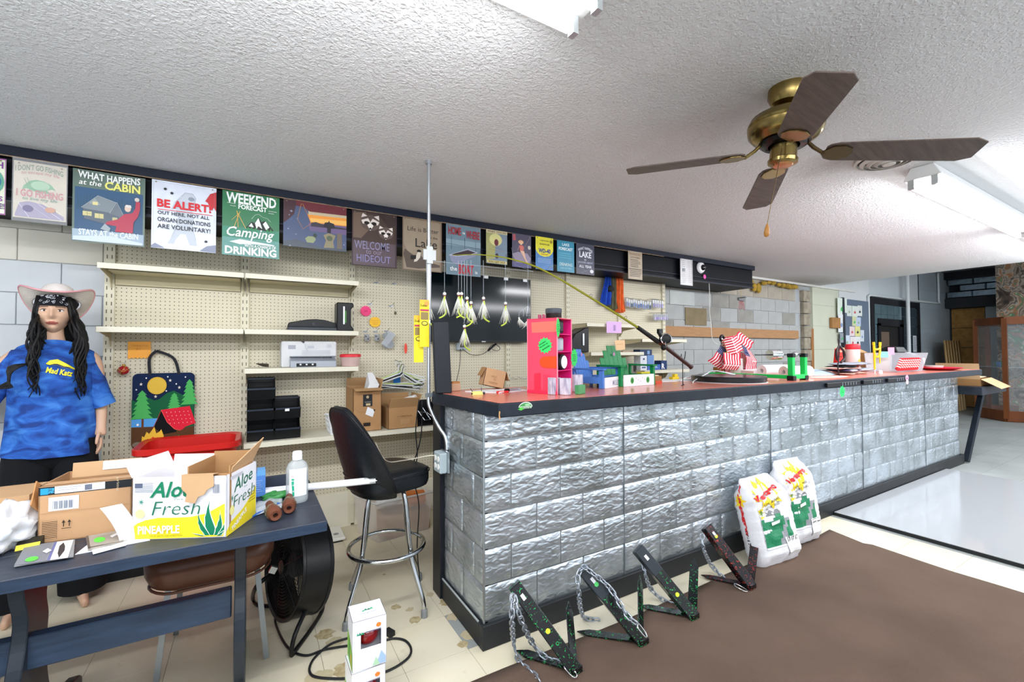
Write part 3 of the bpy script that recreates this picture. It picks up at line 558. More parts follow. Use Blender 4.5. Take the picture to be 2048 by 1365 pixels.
sign(567, 693, 398, 416, 493, 503, 'picture_panel', 'landscape picture of a lake sunset with lantern, duck and cabin eave', '#5a6a88',
     [('r', 0, 0, 1, 1, '#4b5878'), ('r', .38, .14, 1, .28, '#c0b294'), ('p', [(.36, .27), (1, .24), (1, .46), (.42, .46)], '#e8953a'), ('p', [(.4, .34), (1, .3), (1, .4), (.42, .42)], '#f0b860'), ('p', [(0, 0), (1, 0), (1, .18), (.4, .2), (.3, .12), (0, .1)], '#6b2b33'), ('p', [(.38, .44), (1, .42), (1, .62), (.4, .62)], '#6a5a80'), ('p', [(.42, .44), (.5, .41), (.62, .45), (1, .47), (1, .5), (.42, .52)], '#3b3440'),
      ('p', [(0, 0), (.2, 0), (.16, .3), (.02, .5), (0, .5)], '#4a3038'), ('l', [(.27, .05), (.21, .4), (.30, .6), (.42, .46), (.36, .25), (.29, .05)], .009, '#a87a52'), ('p', [(.62, .48), (.64, .40), (.70, .38), (.71, .33), (.72, .38), (.79, .40), (.81, .50), (.74, .52), (.74, .62), (.68, .62), (.68, .52)], '#24222a'),
      ('p', [(.62, .68), (.70, .62), (.82, .66), (.78, .80), (.80, .98), (.62, .98), (.66, .8)], '#8b8266'), ('e', .72, .74, .05, .06, '#57604a'), ('p', [(.33, .80), (.38, .74), (.48, .74), (.50, .80), (.46, .88), (.36, .88)], '#8f9a72'), ('e', .485, .71, .03, .045, '#2c4038'), ('p', [(0, .9), (.2, .84), (.6, .96), (1, .93), (1, 1), (0, 1)], '#4c5560'), ('p', [(.84, .62), (.92, .6), (.93, .95), (.84, .95)], '#6c6458')]+specks(14, '#8d93ab', RS, .03), 'picture')
def coon(x, y, s): return [('e', x, y, .22*s, .145*s, '#5b4b46'), ('p', [(x-.2*s, y-.08*s), (x-.17*s, y-.16*s), (x-.07*s, y-.12*s)], '#e0d8d0'), ('p', [(x+.2*s, y-.06*s), (x+.19*s, y-.15*s), (x+.08*s, y-.12*s)], '#e0d8d0'), ('p', [(x-.2*s, y-.03*s), (x-.05*s, y-.08*s), (x, y-.01*s), (x-.05*s, y+.03*s), (x-.17*s, y+.03*s)], '#dcd2ca'), ('p', [(x+.2*s, y-.03*s), (x+.05*s, y-.08*s), (x, y-.01*s), (x+.05*s, y+.03*s), (x+.17*s, y+.03*s)], '#dcd2ca'), ('e', x-.08*s, y+.01*s, .06*s, .03*s, '#17120f'), ('e', x+.08*s, y+.01*s, .06*s, .03*s, '#17120f'), ('p', [(x-.07*s, y+.05*s), (x, y), (x+.07*s, y+.05*s), (x, y+.15*s)], '#e8e0d8'), ('e', x, y+.11*s, .025*s, .02*s, '#120d0c')]
sign(704, 793, 419, 432, 530, 538, 'metal_sign', 'dark brown welcome sign with two raccoons', '#54414a',
     [('r', 0, .0, 1, .55, '#463630'), ('p', [(.02, .05), (.3, .02), (.4, .3), (.2, .5), (.02, .5)], '#6d5a4c')]+coon(.40, .20, 1)+coon(.75, .36, .8)+[('p', [(.6, .02), (.98, .05), (.98, .2), (.8, .24)], '#3a2c2a'), ('t', 'WELCOME', .44, .62, .15, .78, '#8b86a6', .005), ('t', 'to our', .48, .74, .08, .36, '#8c7d90', .01), ('t', 'HIDEOUT', .48, .86, .13, .76, '#8a84b0', .005), ('l', [(.08, .93), (.5, .945), (.8, .95)], .003, '#8c86a0')]+frame_item('#3a2a30', .02))
duck = [('p', [(.05, .60), (.30, .72), (.38, .66), (.45, .70), (.60, .80), (.95, .86), (.95, .9), (.4, .96), (.1, .95), (.02, .7)], '#5c5148'), ('e', .41, .62, .055, .028, '#16130f'), ('p', [(.38, .64), (.45, .64), (.44, .74), (.36, .82), (.28, .84), (.30, .76)], '#d8cfc0'), ('p', [(.20, .72), (.34, .70), (.33, .78), (.2, .8)], '#1f1b18'), ('l', [(.0, .5), (.1, .62), (.05, .66), (.2, .68)], .008, '#6d5f50')]
sign(805, 883, 434, 446, 537, 548, 'metal_sign', 'tan lake sign with a loon, crossed by the metal pole', '#9a8a74',
     [('t', 'Life is Better', .52, .20, .085, .80, '#3a332c', .005), ('t', 'at the', .78, .33, .05, .22, '#3a332c', .005), ('t', 'Lake', .60, .46, .17, .56, '#2e2823', .008)]+duck+frame_item('#7d6a58', .02))
boat = [('p', [(.08, .62), (.62, .46), (.90, .51), (.82, .60), (.62, .66), (.30, .80), (.14, .74)], '#8a90aa'), ('p', [(.14, .60), (.62, .48), (.86, .52), (.60, .58), (.3, .62)], '#3b2f33'), ('l', [(.08, .62), (.3, .63), (.62, .58), (.9, .51)], .008, '#d6d8e0'), ('l', [(.08, .62), (.62, .46), (.9, .51)], .008, '#d6d8e0')]
sign(892, 961, 446, 458, 549, 554, 'metal_sign', 'blue-grey boat sign with red lettering, rowing boat in the middle', '#6d8796',
     [('r', 0, .30, 1, .42, '#87a0ab'), ('l', [(.15, .24), (.15, .5)], .008, '#25303a'), ('l', [(.53, .24), (.53, .46)], .01, '#25303a'), ('l', [(0, .39), (1, .43)], .008, '#2e3b46'), ('l', [(.85, .3), (.85, .5)], .006, '#33414c')]+boat+[('t', 'HOME', .24, .13, .16, .36, '#a2323a', .03), ('t', 'is', .50, .15, .05, .07, '#e8ecee', .02), ('t', 'WHERE', .76, .17, .16, .40, '#a2323a', .03), ('t', 'the', .20, .88, .09, .20, '#e8ecee', .02), ('t', 'BOAT', .56, .88, .20, .44, '#b5303a', .03), ('t', 'is', .86, .92, .06, .07, '#e8ecee', .02)])
sign(972, 1014, 459, 464, 527, 530, 'metal_sign', 'small rower sign with yellow and blue misty background', '#8f9a8a',
     [('r', 0, 0, 1, 1, '#7d8fa0'), ('p', [(0, 0), (.5, 0), (.4, .85), (0, .9)], '#a8a870'), ('e', .45, .28, .3, .18, '#d8d490'), ('e', .48, .36, .10, .10, '#6a3038'), ('l', [(.1, .58), (.9, .6)], .008, '#b08a40'), ('l', [(.3, .50), (.8, .56)], .005, '#5a4a3a'), ('e', .5, .76, .07, .08, '#4a3a40'), ('r', 0, .0, 1, .10, '#cfc7a0'), ('t', 'WHAT YOU DO', .5, .05, .06, .9, '#6a3a30', .02), ('r', .02, .90, .98, .985, '#cfc27c'), ('t', 'YOU GET OUT', .5, .945, .055, .82, '#4a4030', .02)])
girl = [('e', .45, .24, .14, .06, '#e5b083'), ('e', .46, .27, .07, .055, '#e9bfa0'), ('p', [(.36, .34), (.58, .34), (.6, .46), (.54, .52), (.4, .52)], '#d4736a'), ('p', [(.40, .50), (.62, .50), (.70, .72), (.82, .84), (.76, .86), (.62, .72), (.5, .6)], '#e6bda2'), ('l', [(.28, .5), (.36, .36)], .01, '#e6bda2'), ('l', [(.58, .44), (.95, .04)], .006, '#d8ccb0')]
sign(1024, 1062, 466, 472, 534, 537, 'metal_sign', 'small sign of a girl in a red top fishing from a rock', '#4f4a62',
     [('p', [(.0, .62), (.3, .54), (.8, .56), (.98, .7), (.9, .86), (.2, .86)], '#9a8fa6'), ('r', 0, .86, 1, 1, '#5c5a86'), ('p', [(.02, .04), (.16, .02), (.2, .2), (.05, .22)], '#b05a60')]+girl+[('e', .88, .38, .08, .06, '#c9c2b8')])
sign(1071, 1106, 472, 478, 538, 542, 'metal_sign', 'yellow over blue tool-choice sign with a number 40', '#3f7fc0',
     [('p', [(0, 0), (1, 0), (1, .40), (.9, .5), (.75, .57), (.5, .60), (.25, .57), (.1, .5), (0, .40)], '#e6df3c'), ('t', 'WHEN IN DOUBT', .5, .11, .035, .5, '#5a5a30', .02), ('t', 'ALWAYS USE', .5, .22, .05, .55, '#5a5a30', .03), ('t', 'WD-40', .5, .42, .14, .68, '#2c3f8c', .04), ('t', 'EVERYWHERE', .5, .53, .03, .4, '#b0442c', .02)]+noisy_lines(.1, .66, .9, 4, .04, .012, '#9fc4e6', RS)+[('e', .88, .12, .07, .05, '#a8902c'), ('l', [(.7, .95), (.82, .88), (.97, .86)], .01, '#c8b830')])
sign(1114, 1148, 480, 485, 542, 547, 'metal_sign', 'turquoise lake forecast sign with white words', '#1f8fb0',
     [('t', 'LAKE', .5, .12, .09, .42, '#dff2f6', .03), ('t', 'FORECAST', .5, .26, .10, .82, '#e6f6fa', .035)]+noisy_lines(.1, .40, .9, 3, .07, .012, '#7cc6d8', RS)+[('t', 'DRINKING', .5, .76, .10, .74, '#d2eef4', .02), ('t', 'LIFE OF FISH', .5, .88, .05, .66, '#a8dce8', .02)])
sign(1152, 1188, 486, 491, 547, 552, 'metal_sign', 'navy lake sign with arched white heading and crossed paddles', '#33364e',
     [('t', 'WHAT HAPPENS', .5, .14, .09, .8, '#dfe2ec', .02, 0, 1.0), ('t', 'LAKE', .5, .35, .2, .66, '#e4e8f0', .03), ('t', 'IS', .5, .52, .06, .12, '#b9bfd0', .02), ('t', 'LAUGHED ABOUT', .5, .61, .06, .82, '#b4bcd4', .02), ('t', 'ALL YEAR', .5, .74, .09, .70, '#dfe2ec', .03), ('l', [(.25, .95), (.75, .82)], .008, '#9aa2ba'), ('l', [(.25, .82), (.75, .95)], .008, '#9aa2ba'), ('e', .84, .88, .10, .06, '#e8eaf0')])
sign(1256, 1284, 502, 505, 557, 561, 'metal_sign', 'narrow tan wanted-style poster alone on the black beam', '#b3a48c',
     [('t', 'WANTED', .5, .10, .09, .86, '#8a6f50', .01), ('t', 'GOOD WOMAN', .5, .22, .04, .7, '#5a4a3a', .01)]+noisy_lines(.15, .3, .9, 5, .06, .018, '#4a4036', RS, .3)+[('r', .06, .62, .94, .66, '#7d7362')]+noisy_lines(.1, .70, .94, 4, .06, .018, '#5a5044', RS))
sign(1360, 1384, 517, 521, 570, 572, 'paper_chart', 'long white ruler-like chart hanging from the beam left of the dome camera', '#d9dadb',
     noisy_lines(.15, .06, .4, 12, .075, .008, '#6a6e78', RS)+noisy_lines(.65, .09, .9, 12, .07, .008, '#9a7a80', RS)+[('r', .18, .36, .38, .48, '#8f959c')]+frame_item('#c4c6ca', .03), 'chart')
# dome camera and pink sticker on the beam
c = at(1400, 536, y=3.44); dc = thing('dome_camera', 'white dome security camera with dark lens on the black beam', 'camera', tuple(c))
m = MB(); m.M = RX(90); m.lathe([(0, 0), (.068, 0), (.07, .01), (.06, .028), (.05, .034), (0, .036)], 28); m.build('housing', mk('cam_white', '#eceef0', .35), dc, smooth='auto')
MB().sph((.006, -.036, -.002), .036, 16).build('lens_dome', mk('lens_black', '#08090c', .05, coat=1), dc, smooth=True)
c = at(1408, 554, y=3.43); tag(art(None, [('p', star(8, .40, .5, .5, .5), '#ff4fb0'), ('r', .3, .42, .7, .46, '#c0307a')], c+Vector((-.025, -.008, .03)), (1, 0, 0), (0, 0, -1), .055, .06, 'price_sticker'), 'pink sticker under the dome camera', 'sticker')
m = MB(); a = at(1418, 563, y=3.43); pts = [tuple(at(u, v, y=3.46)) for u, v in ((1418, 563), (1419, 590), (1419, 620), (1422, 650), (1425, 680), (1436, 690))]
tag(MB().tube(crv(pts, 4), .004, 6).build('dangling_string', pm('#e6ebe2'), None, smooth=True), 'white cord dangling from the beam in front of the bare blocks', 'cord')
# little hanging plane ornament
c = at(1482, 600, y=3.55); t = thing('hanging_ornament', 'grey hanging model with red tassels on a yellow string before the block wall', 'ornament', tuple(c))
MB().bc((0, 0, 0), (.13, .035, .03), (0, .1, 0)).bc((.02, 0, .03), (.04, .12, .012)).build('body', mk('orn_grey', '#7c8184', .5), t, bevel=.006)
MB().tube([(0, 0, .03), (-.01, 0, .28), (-.01, -.1, .5)], .002, 5).build('string', pm('#c9a63a'), t)
m = MB()
for k in range(6): m.tube([(-.04+.016*k, 0, -.015), (-.05+.02*k, -.01, -.07), (-.07+.028*k, 0, -.12-.01*(k % 3))], .003, 4)
m.build('tassel', pm('#b04a58'), t)

# ================================================================ television
a = at(859, 545, y=3.70); b = at(1062, 686, y=3.70); tvz0 = 1.50; tvz1 = 2.13; X0 = 1.338; X1 = 2.402
tv = thing('television', 'wide black wall television behind the hanging lures', 'television', (X0, 3.70, tvz0))
MB().box(0, 0, 0, X1-X0, .045, tvz1-tvz0).build('case', mk('tv_black', '#0b0c0f', .35), tv, bevel=.004)
MB().box(.008, -.0015, .014, X1-X0-.008, .0, tvz1-tvz0-.008).build('screen', mk('tv_screen', '#0b171d', .10, spec=.3), tv)
MB().box((X1-X0)/2-.02, -.004, .002, (X1-X0)/2+.02, 0, .010).build('logo_bar', pm('#d0d4d8'), tv)
MB().box(.4, .045, .2, .7, .095, .45).build('wall_bracket', pm('#1a1b1e'), tv)
for k, u in enumerate((972, 1012, 1050)):
    p = at(u, 556, y=3.69); MB().box(-.022, 0, -.012, .022, .012, .014).build('white_clip', pm('#f2f5f6'), tv, loc=(p.x-X0, -.014, tvz1-tvz0-.016))
c = at(922, 692, y=3.78); t = thing('wall_outlet', 'grey outlet box with black plugs under the television', 'outlet', tuple(c))
MB().box(-.05, -.03, -.04, .05, .015, .04).build('box', mk('outlet_grey', '#aab8bd', .45), t, bevel=.004)
MB().bc((-.012, -.045, .005), (.03, .03, .035)).bc((.03, -.045, .005), (.03, .03, .03)).build('plug', pm('#17181b'), t, bevel=.004)
m = MB(); m.tube(crv([tuple(at(u, v, y=3.74)) for u, v in ((925, 698), (938, 708), (955, 711), (972, 705), (982, 692), (992, 690), (1000, 697), (995, 702), (985, 700))], 5), .003, 6)
m.tube([tuple(at(u, v, y=3.74)) for u, v in ((976, 702), (992, 688))], .010, 6)
tag(m.build('extension_lead', pm('#17181b'), None, smooth=True), 'coiled black cord looping right of the outlet under the television', 'cord')
tag(MB().tube(crv([tuple(at(u, v, y=3.74)) for u, v in ((921, 698), (920, 725), (917, 745), (912, 766), (911, 772))], 5), .0028, 6).build('extension_lead', pm('#17181b'), None, smooth=True), 'black cord running straight down from the outlet under the television', 'cord')
# ================================================================ the bar counter
CX0, CX1, CY0, CY1, CZ = .962, 7.52, 1.905, 2.50, 1.18
ct = thing('shop_counter', 'long counter clad in embossed tin bricks under a red top with black edge', 'counter', (0, 0, 0))
black = mk('counter_black', '#222a35', .45, var=.3, vs=9, bump=.15, bs=30); laminate = mk('red_laminate', '#db8270', .2, var=.08, vs=4)
def slabp(ex, ey): return [(.955+ex, 1.765+ey), (7.42-ex, 1.65+ey), (7.42-ex, 2.54-ey), (.885+ex, 2.50-ey), (.865+ex, 2.47-ey), (.865+ex, 2.25)]
FA, FB = Vector((.968, 1.765)), Vector((7.42, 1.665))
m = MB(); m.prism([(FA.x, FA.y), (FB.x, FB.y), (7.42, 2.56), (.93, 2.52), (.90, 2.45), (.925, 2.2)], CZ-.068, CZ-.002); m.build('countertop_edge', black, ct, bevel=.006, seg=2)
m = MB(); m.prism([(FA.x+.012, FA.y+.012), (FB.x-.012, FB.y+.012), (7.408, 2.548), (.945, 2.508), (.915, 2.445), (.94, 2.2)], CZ-.004, CZ); m.build('laminate_top', laminate, ct)
MB().box(CX0+.02, CY0+.02, 0, CX1-.02, 2.48, CZ-.07).build('core', mk('core_black', '#1b1d20', .7), ct)
MB().box(CX0-.03, 2.40, 0, CX0+.05, 2.52, CZ-.07).build('corner_post', mk('black_paint', '#14181f', .4), ct, bevel=.004)
MB().box(CX0-.018, CY0-.022, 0, CX1+.1, CY0+.02, .115).box(CX0-.018, CY0+.02, 0, CX0+.02, 2.42, .115).build('baseboard', mk('base_black', '#25282b', .5, var=.3, vs=6), ct, bevel=.003)
MB().box(CX0-.019, CY0+.03, .112, CX0-.012, 2.40, .118).build('baseboard', pm('#a9b0b0'), ct)
def tin_mat():
    m = bpy.data.materials.new('embossed_tin'); m.use_nodes = True; nt = m.node_tree; b = nt.nodes['Principled BSDF']; L = nt.links.new
    b.inputs['Metallic'].default_value = .80
    g = nt.nodes.new('ShaderNodeNewGeometry'); mp = nt.nodes.new('ShaderNodeMapping'); mp.inputs['Rotation'].default_value = (0, radians(38), 0); mp.inputs['Scale'].default_value = (1, 1, 2.2); L(g.outputs['Position'], mp.inputs[0])
    n = nt.nodes.new('ShaderNodeTexNoise'); n.inputs['Scale'].default_value = 25; n.inputs['Detail'].default_value = .5; n.inputs['Distortion'].default_value = .45; L(mp.outputs[0], n.inputs[0])
    bp = nt.nodes.new('ShaderNodeBump'); bp.inputs['Strength'].default_value = .42; bp.inputs['Distance'].default_value = .02; L(n.outputs[0], bp.inputs['Height']); L(bp.outputs[0], b.inputs['Normal'])
    n2 = nt.nodes.new('ShaderNodeTexNoise'); n2.inputs['Scale'].default_value = 5; n2.inputs['Detail'].default_value = 5; L(g.outputs['Position'], n2.inputs[0])
    r = nt.nodes.new('ShaderNodeValToRGB'); r.color_ramp.elements[0].position = .35; r.color_ramp.elements[1].position = .6; r.color_ramp.elements[0].color = (*hx('#aab4b8'), 1); r.color_ramp.elements[1].color = (*hx('#ced8e0'), 1); L(n2.outputs[0], r.inputs[0]); L(r.outputs[0], b.inputs['Base Color'])
    r2 = nt.nodes.new('ShaderNodeMapRange'); r2.inputs[3].default_value = .26; r2.inputs[4].default_value = .42; L(n2.outputs[0], r2.inputs[0]); L(r2.outputs[0], b.inputs['Roughness']); return m
TIN = tin_mat(); ROWS = [1.06, .974, .797, .635, .462, .29, .118]
rowz = [.118, .2905, .463, .6355, .808, .9805, 1.112]
def brick_mesh(w_, h_, seed):
    nx, nz = 8, 5; m = MB(); e = .003
    def fn(a, b):
        ea, eb = .005/(w_-2*e), .005/(h_-2*e); a = 0 if a < .01 else 1 if a > .99 else ea+(a-1/(nx+2))/(1-2/(nx+2))*(1-2*ea); b = 0 if b < .01 else 1 if b > .99 else eb+(b-1/(nz+2))/(1-2/(nz+2))*(1-2*eb); x = e+a*(w_-2*e); z = e+b*(h_-2*e); edge = min(a, 1-a)*w_; ez = min(b, 1-b)*h_; d = min(edge, ez)
        y = -.001-.0045*min(1, d/.006)
        if d > .004: y += .0035*noise.noise(Vector((x*20+seed*7, z*20, seed)))+.0015*noise.noise(Vector((x*55, z*55+seed, seed)))
        if d < .001: y = 0
        return (x, y, z)
    m.grid(fn, nx+2, nz+2); o = m.build('tmp', TIN, None, smooth=True); me = o.data; bpy.data.objects.remove(o); me.name = 'tin_brick'; return me
variants = {}
def tinbrick(x, z, w_, h_, side=False, k=0):
    key = (round(w_, 3), round(h_, 3), k % 6)
    if key not in variants: variants[key] = brick_mesh(w_, h_, k % 6)
    o = bpy.data.objects.new('tin_brick', variants[key]); COL.objects.link(o); o.parent = ct
    if side: o.location = (CX0, x, z); o.rotation_euler = (0, 0, radians(-90))
    else: o.location = (x, CY0, z)
    return o
backing = MB().box(CX0, CY0, .1, CX1, CY0+.02, 1.115).box(CX0, CY0, .1, CX0+.02, 2.41, 1.115).build('tin_sheet', mk('tin_flat', '#b4bdc2', .3, metal=.9), ct)
k = 0; rb = random.Random(4)
for r in range(6):
    z = rowz[r]; h_ = rowz[r+1]-z; off = 0 if r % 2 == 0 else .152
    xs = [CX0]+[CX0+off+.3045*i for i in range(1 if off == 0 else 0, 22)]+[CX1]
    xs = sorted(set(x for x in xs if x <= CX1+1e-6)); xs = [x for i, x in enumerate(xs) if i == 0 or x-xs[i-1] > .03]
    if off == 0 and False: pass
    for i in range(len(xs)-1): tinbrick(xs[i], z, xs[i+1]-xs[i], h_, False, rb.randrange(6)); k += 1
    ys = [2.40]+[2.40-(.11 if off else .25)-.28*i for i in range(3)]; ys = [y for y in ys if y > CY0+.02]+[CY0]
    for i in range(len(ys)-1): tinbrick(ys[i], z, ys[i]-ys[i+1], h_, True, rb.randrange(6))
MB().tube([(CX0-.001, CY0-.001, .118), (CX0-.001, CY0-.001, 1.11)], .006, 6).build('corner_bead', mk('tin_flat', '#b4bdc2', .3, metal=.9), ct)
sm_ = MB()
for x in (CX0+.914, CX0+2.436, CX0+3.96, CX0+5.48): sm_.box(x-.0012, CY0-.0085, .118, x+.0012, CY0-.002, 1.112)
sm_.build('seam', pm('#6c7478'), ct)
# wear chip at the corner, sticker
art(ct, [('p', [(.3, 0), (.8, .1), (.6, .5), (.9, .9), (.4, 1), (.2, .6)], '#c99a66')], (FA.x-.004, FA.y-.002, CZ-.035), (1, 0, 0), (0, 0, -1), .014, .04, 'chipped_wood')
def onfront(x): return FA.y+(FB.y-FA.y)*(x-FA.x)/(FB.x-FA.x)
fd = (FB-FA).normalized(); FX = (fd.x, fd.y, 0)
c = at(1052, 815, y=1.757); tag(art(None, [('e', .5, .5, .5, .5, '#e8f0e4'), ('e', .5, .5, .46, .43, '#4f9a5a'), ('r', .1, .38, .92, .62, '#d5e3cf'), ('t', 'FRESHWATER', .52, .5, .14, .7, '#2e5c3a', .02), ('p', star(6, .1, .26, .18, .6), '#5ad04a'), ('e', .62, .25, .2, .1, '#9fd0a0')], (c.x-.038, onfront(c.x)-.002, CZ-.002), FX, (0, .12, -1), .078, .055, 'oval_sticker'), 'green and white oval sticker near the counter corner', 'sticker')
# magnetic rails and labels under the far edge
for n_, (u0, u1) in enumerate(((1655, 1721), (1725, 1766), (1772, 1812))):
    a = at(u0, 768-n_*3, y=1.70); b = at(u1, 765-n_*3, y=1.69)
    t = thing('slotted_rail', ['black slotted rail on the counter edge above the green star', 'middle black slotted rail on the counter edge', 'black slotted rail ending at the pink tag'][n_], 'rail', (a.x, onfront(a.x)-.003, CZ-.038), math.degrees(math.atan2(fd.y, fd.x)))
    L_ = b.x-a.x; MB().box(0, -.018, -.016, L_, 0, .016).build('body', pm('#0f1013'), t, bevel=.002)
    m = MB(); q = int(L_*.55/.045)
    for k in range(q): m.box(L_*.42+k*.045, -.0195, -.012, L_*.42+k*.045+.018, -.0185, .012)
    m.build('slot', pm('#565d66'), t)
c = at(1688, 778, y=1.68); tag(art(None, [('p', star(9, .38, .5), '#25e06a'), ('r', .3, .3, .7, .34, '#128a3c'), ('r', .3, .42, .65, .46, '#128a3c'), ('r', .3, .55, .72, .59, '#128a3c')], (c.x-.045, onfront(c.x)-.024, CZ-.045), FX, (0, 0, -1), .09, .10, 'price_star'), 'green star price label under the far counter edge', 'label')
c = at(1812, 761, y=1.68); tag(art(None, [('e', .5, .3, .5, .3, '#f3a6c4'), ('e', .55, .72, .4, .26, '#e8b8cc'), ('e', .5, .35, .2, .1, '#b0567c')], (c.x-.03, onfront(c.x)-.024, CZ-.0), FX, (0, 0, -1), .07, .09, 'pink_tag'), 'pink paper tag at the end of the black rails', 'tag')
# bracket shelf at the far end with an open carton
sh = thing('drop_shelf', 'black box shelf on a diagonal leg at the far end of the counter', 'shelf', (7.55, 1.72, 0))
bx0 = at(1914, 795, y=1.78).x
MB().box(.0, -.02, .86, 1.0, .55, .96).build('shelf_box', black, sh, bevel=.004); MB().beam((.52, .10, .86), (.12, .16, .02), .05, .05).build('diagonal_leg', black, sh)
card = mk('cardboard', '#b48a5e', .75, var=.07, vs=6); cardl = mk('cardboard_light', '#c9a37a', .75, var=.06, vs=6); cardi = mk('cardboard_inside', '#c29a6c', .8, var=.05, vs=5); whc = mk('white_card', '#eef0f4', .55); cardd = mk('cardboard_dark', '#9c7448', .8, var=.08, vs=7)
def carton(name, label, loc, rz, w_, d_, h_, flaps, mat=card, inner=cardi, th=.003, cat='box', group=None, flen=None, rot=None, closed_bottom=True):
    """open carton, origin = bottom centre; flaps = angle from vertical outwards for (front,right,back,left) or None"""
    t = thing(name, label, cat, loc, rz, group, rot)
    x, y = w_/2, d_/2
    MB().box(-x, -y, 0, x, y, th).box(-x, -y, 0, x, -y+th, h_).box(-x, y-th, 0, x, y, h_).box(-x, -y, 0, -x+th, y, h_).box(x-th, -y, 0, x, y, h_).build('body', mat, t)
    specs = ((-90, w_, y), (0, d_, x), (90, w_, y), (180, d_, x)); fl = flen or min(w_, d_)/2
    for (ang, L_, off), fa in zip(specs, flaps):
        if fa is None: continue
        m = MB(); m.M = RZ(ang) @ T(off, 0, h_) @ RY(fa); m.box(-th, -L_/2+.004, 0, 0, L_/2-.004, fl); m.build('flap', inner, t)
    return t
a = at(1965, 778, z=.965)
carton('cardboard_box', 'flat open carton on the black drop shelf at the counter end', (7.98, 1.96, .961), 4, .62, .40, .085, (122, None, 70, 15), mat=cardd, inner=cardl, flen=.2)
tag(MB().hexa([(7.80, 1.80, 1.05), (8.2, 1.80, 1.06), (8.2, 2.1, 1.09), (7.80, 2.1, 1.08), (7.80, 1.80, 1.053), (8.2, 1.80, 1.063), (8.2, 2.1, 1.093), (7.80, 2.1, 1.083)]).build('paper_sheet', pm('#cdbfa0'), None), 'tan paper lying over the carton on the drop shelf', 'paper')
# ================================================================ things on and in front of the left shelving
blk = mk('black_plastic', '#15171a', .38, var=.2, vs=6)
# price papers, ornament, camping tote
def wallpaper(u0, u1, v0, v1, y, name, label, items, bg, cat='label', shape=None):
    a = at(u0, v0, y=y); b = at(u1, v1, y=y)
    return tag(art(None, [('p', shape or [(0, 0), (1, 0), (1, 1), (0, 1)], bg)]+items, a, (1, 0, 0), (0, 0, -1), b.x-a.x, a.z-b.z, name), label, cat)
zz = [(0, 0), (.02, .03), (.98, 0), (1, .97)]+[(1-.083*k, .92+.08*(k % 2)) for k in range(1, 12)]+[(0, .98)]
wallpaper(256, 302, 683, 718, PY-.016, 'price_paper', 'orange zigzag-edged price paper above the camping tote', [('t', 'Camping Tote', .5, .25, .13, .7, '#c8761c'), ('t', '$12', .45, .45, .12, .2, '#c8761c')], '#f7a93a', shape=zz)
sf = star(14, .43, .5)
wallpaper(720, 743, 611, 634, PY-.016, 'price_star', 'hot pink round price label on the pegboard', [('t', '$4', .5, .5, .2, .3, '#c02a60')], '#f53f80', shape=sf)
wallpaper(738, 762, 633, 656, PY-.016, 'price_star', 'yellow round price label right below the pink one', [('r', .2, .35, .8, .38, '#e08a20'), ('r', .25, .5, .8, .53, '#e08a20'), ('r', .3, .65, .7, .68, '#e08a20')], '#fbc52e', shape=sf)
wallpaper(808, 815, 687, 708, PY-.016, 'bait_card', 'small red lure shape on the pegboard right of the hook packages', [], '#f2523e', shape=ell(.5, .5, .4, .5))
c = at(247, 741, y=PY-.05); t = thing('ball_ornament', 'red and gold glass ball ornament hanging on a peg hook', 'ornament', (c.x, c.y, c.z))
MB().sph((0, 0, 0), .030, 16).build('ball', mk('orn_red', '#b5202c', .12, coat=.5, var=.2, vs=40), t, smooth=True)
MB().tube([(.0303*cos(a/8*pi), -.0303*abs(sin(a/8*pi)), .010*sin(a*1.3)) for a in range(9)], .0025, 6).tube([(0.028*sin(a/8*2*pi)*.4, -.0305*cos(a/8*pi/1.0-pi/2), .030*cos(a/8*pi)) for a in range(9)], .0025, 6).lathe([(.008, .028), (.009, .038), (0, .04)], 10).build('gold_band', mk('gold', '#c9a24a', .3, metal=.7), t, smooth=True)
MB().tube([(-.04, .03, .062), (-.01, -.01, .048), (.015, -.012, .05), (0, -.002, .038)], .0015, 5).build('hook', mk('hook_metal', '#9aa0a6', .3, metal=.9), t)
a = at(266, 748, y=PY-.02); b = at(388, 889, y=PY-.02); W_ = b.x-a.x; H_ = a.z-b.z
t = thing('camping_tote', 'felt camping tote with moon, pine trees, red tent and campfire, hung on the pegboard', 'bag', (a.x, PY-.034, b.z))
def rr(w_, h_, r, n=5): return [(cx+r*cos(pi/2*q+pi/2*k/n), cy+r*sin(pi/2*q+pi/2*k/n)) for q, (cx, cy) in enumerate(((w_-r, h_-r), (r, h_-r), (r, r), (w_-r, r))) for k in range(n+1)]
m = MB(); m.M = RX(90); m.prism(rr(W_, H_, .03), -.012, .0); m.build('felt_body', mk('felt_navy', '#15264a', .95, bump=.3, bs=120), t, bevel=.002)
def pine(cx, y0, y1, w_, col='#4fb35e'):
    pts = []; n = 6
    for k in range(n): f = (k+1)/n; pts += [(cx-w_*f*.5, y0+(y1-y0)*f), (cx-w_*f*.28, y0+(y1-y0)*(f-.02))]
    L_ = [(cx, y0)]+[p for k in range(n) for p in ((cx-w_*(.3+.7*(k+1)/n)*.5, y0+(y1-y0)*(k+1)/n), (cx-w_*(.3+.7*(k+1)/n)*.30, y0+(y1-y0)*((k+1)/n-.01)))]
    R_ = [(2*cx-x, y) for x, y in L_[1:]][::-1]; return ('p', L_+R_, col)
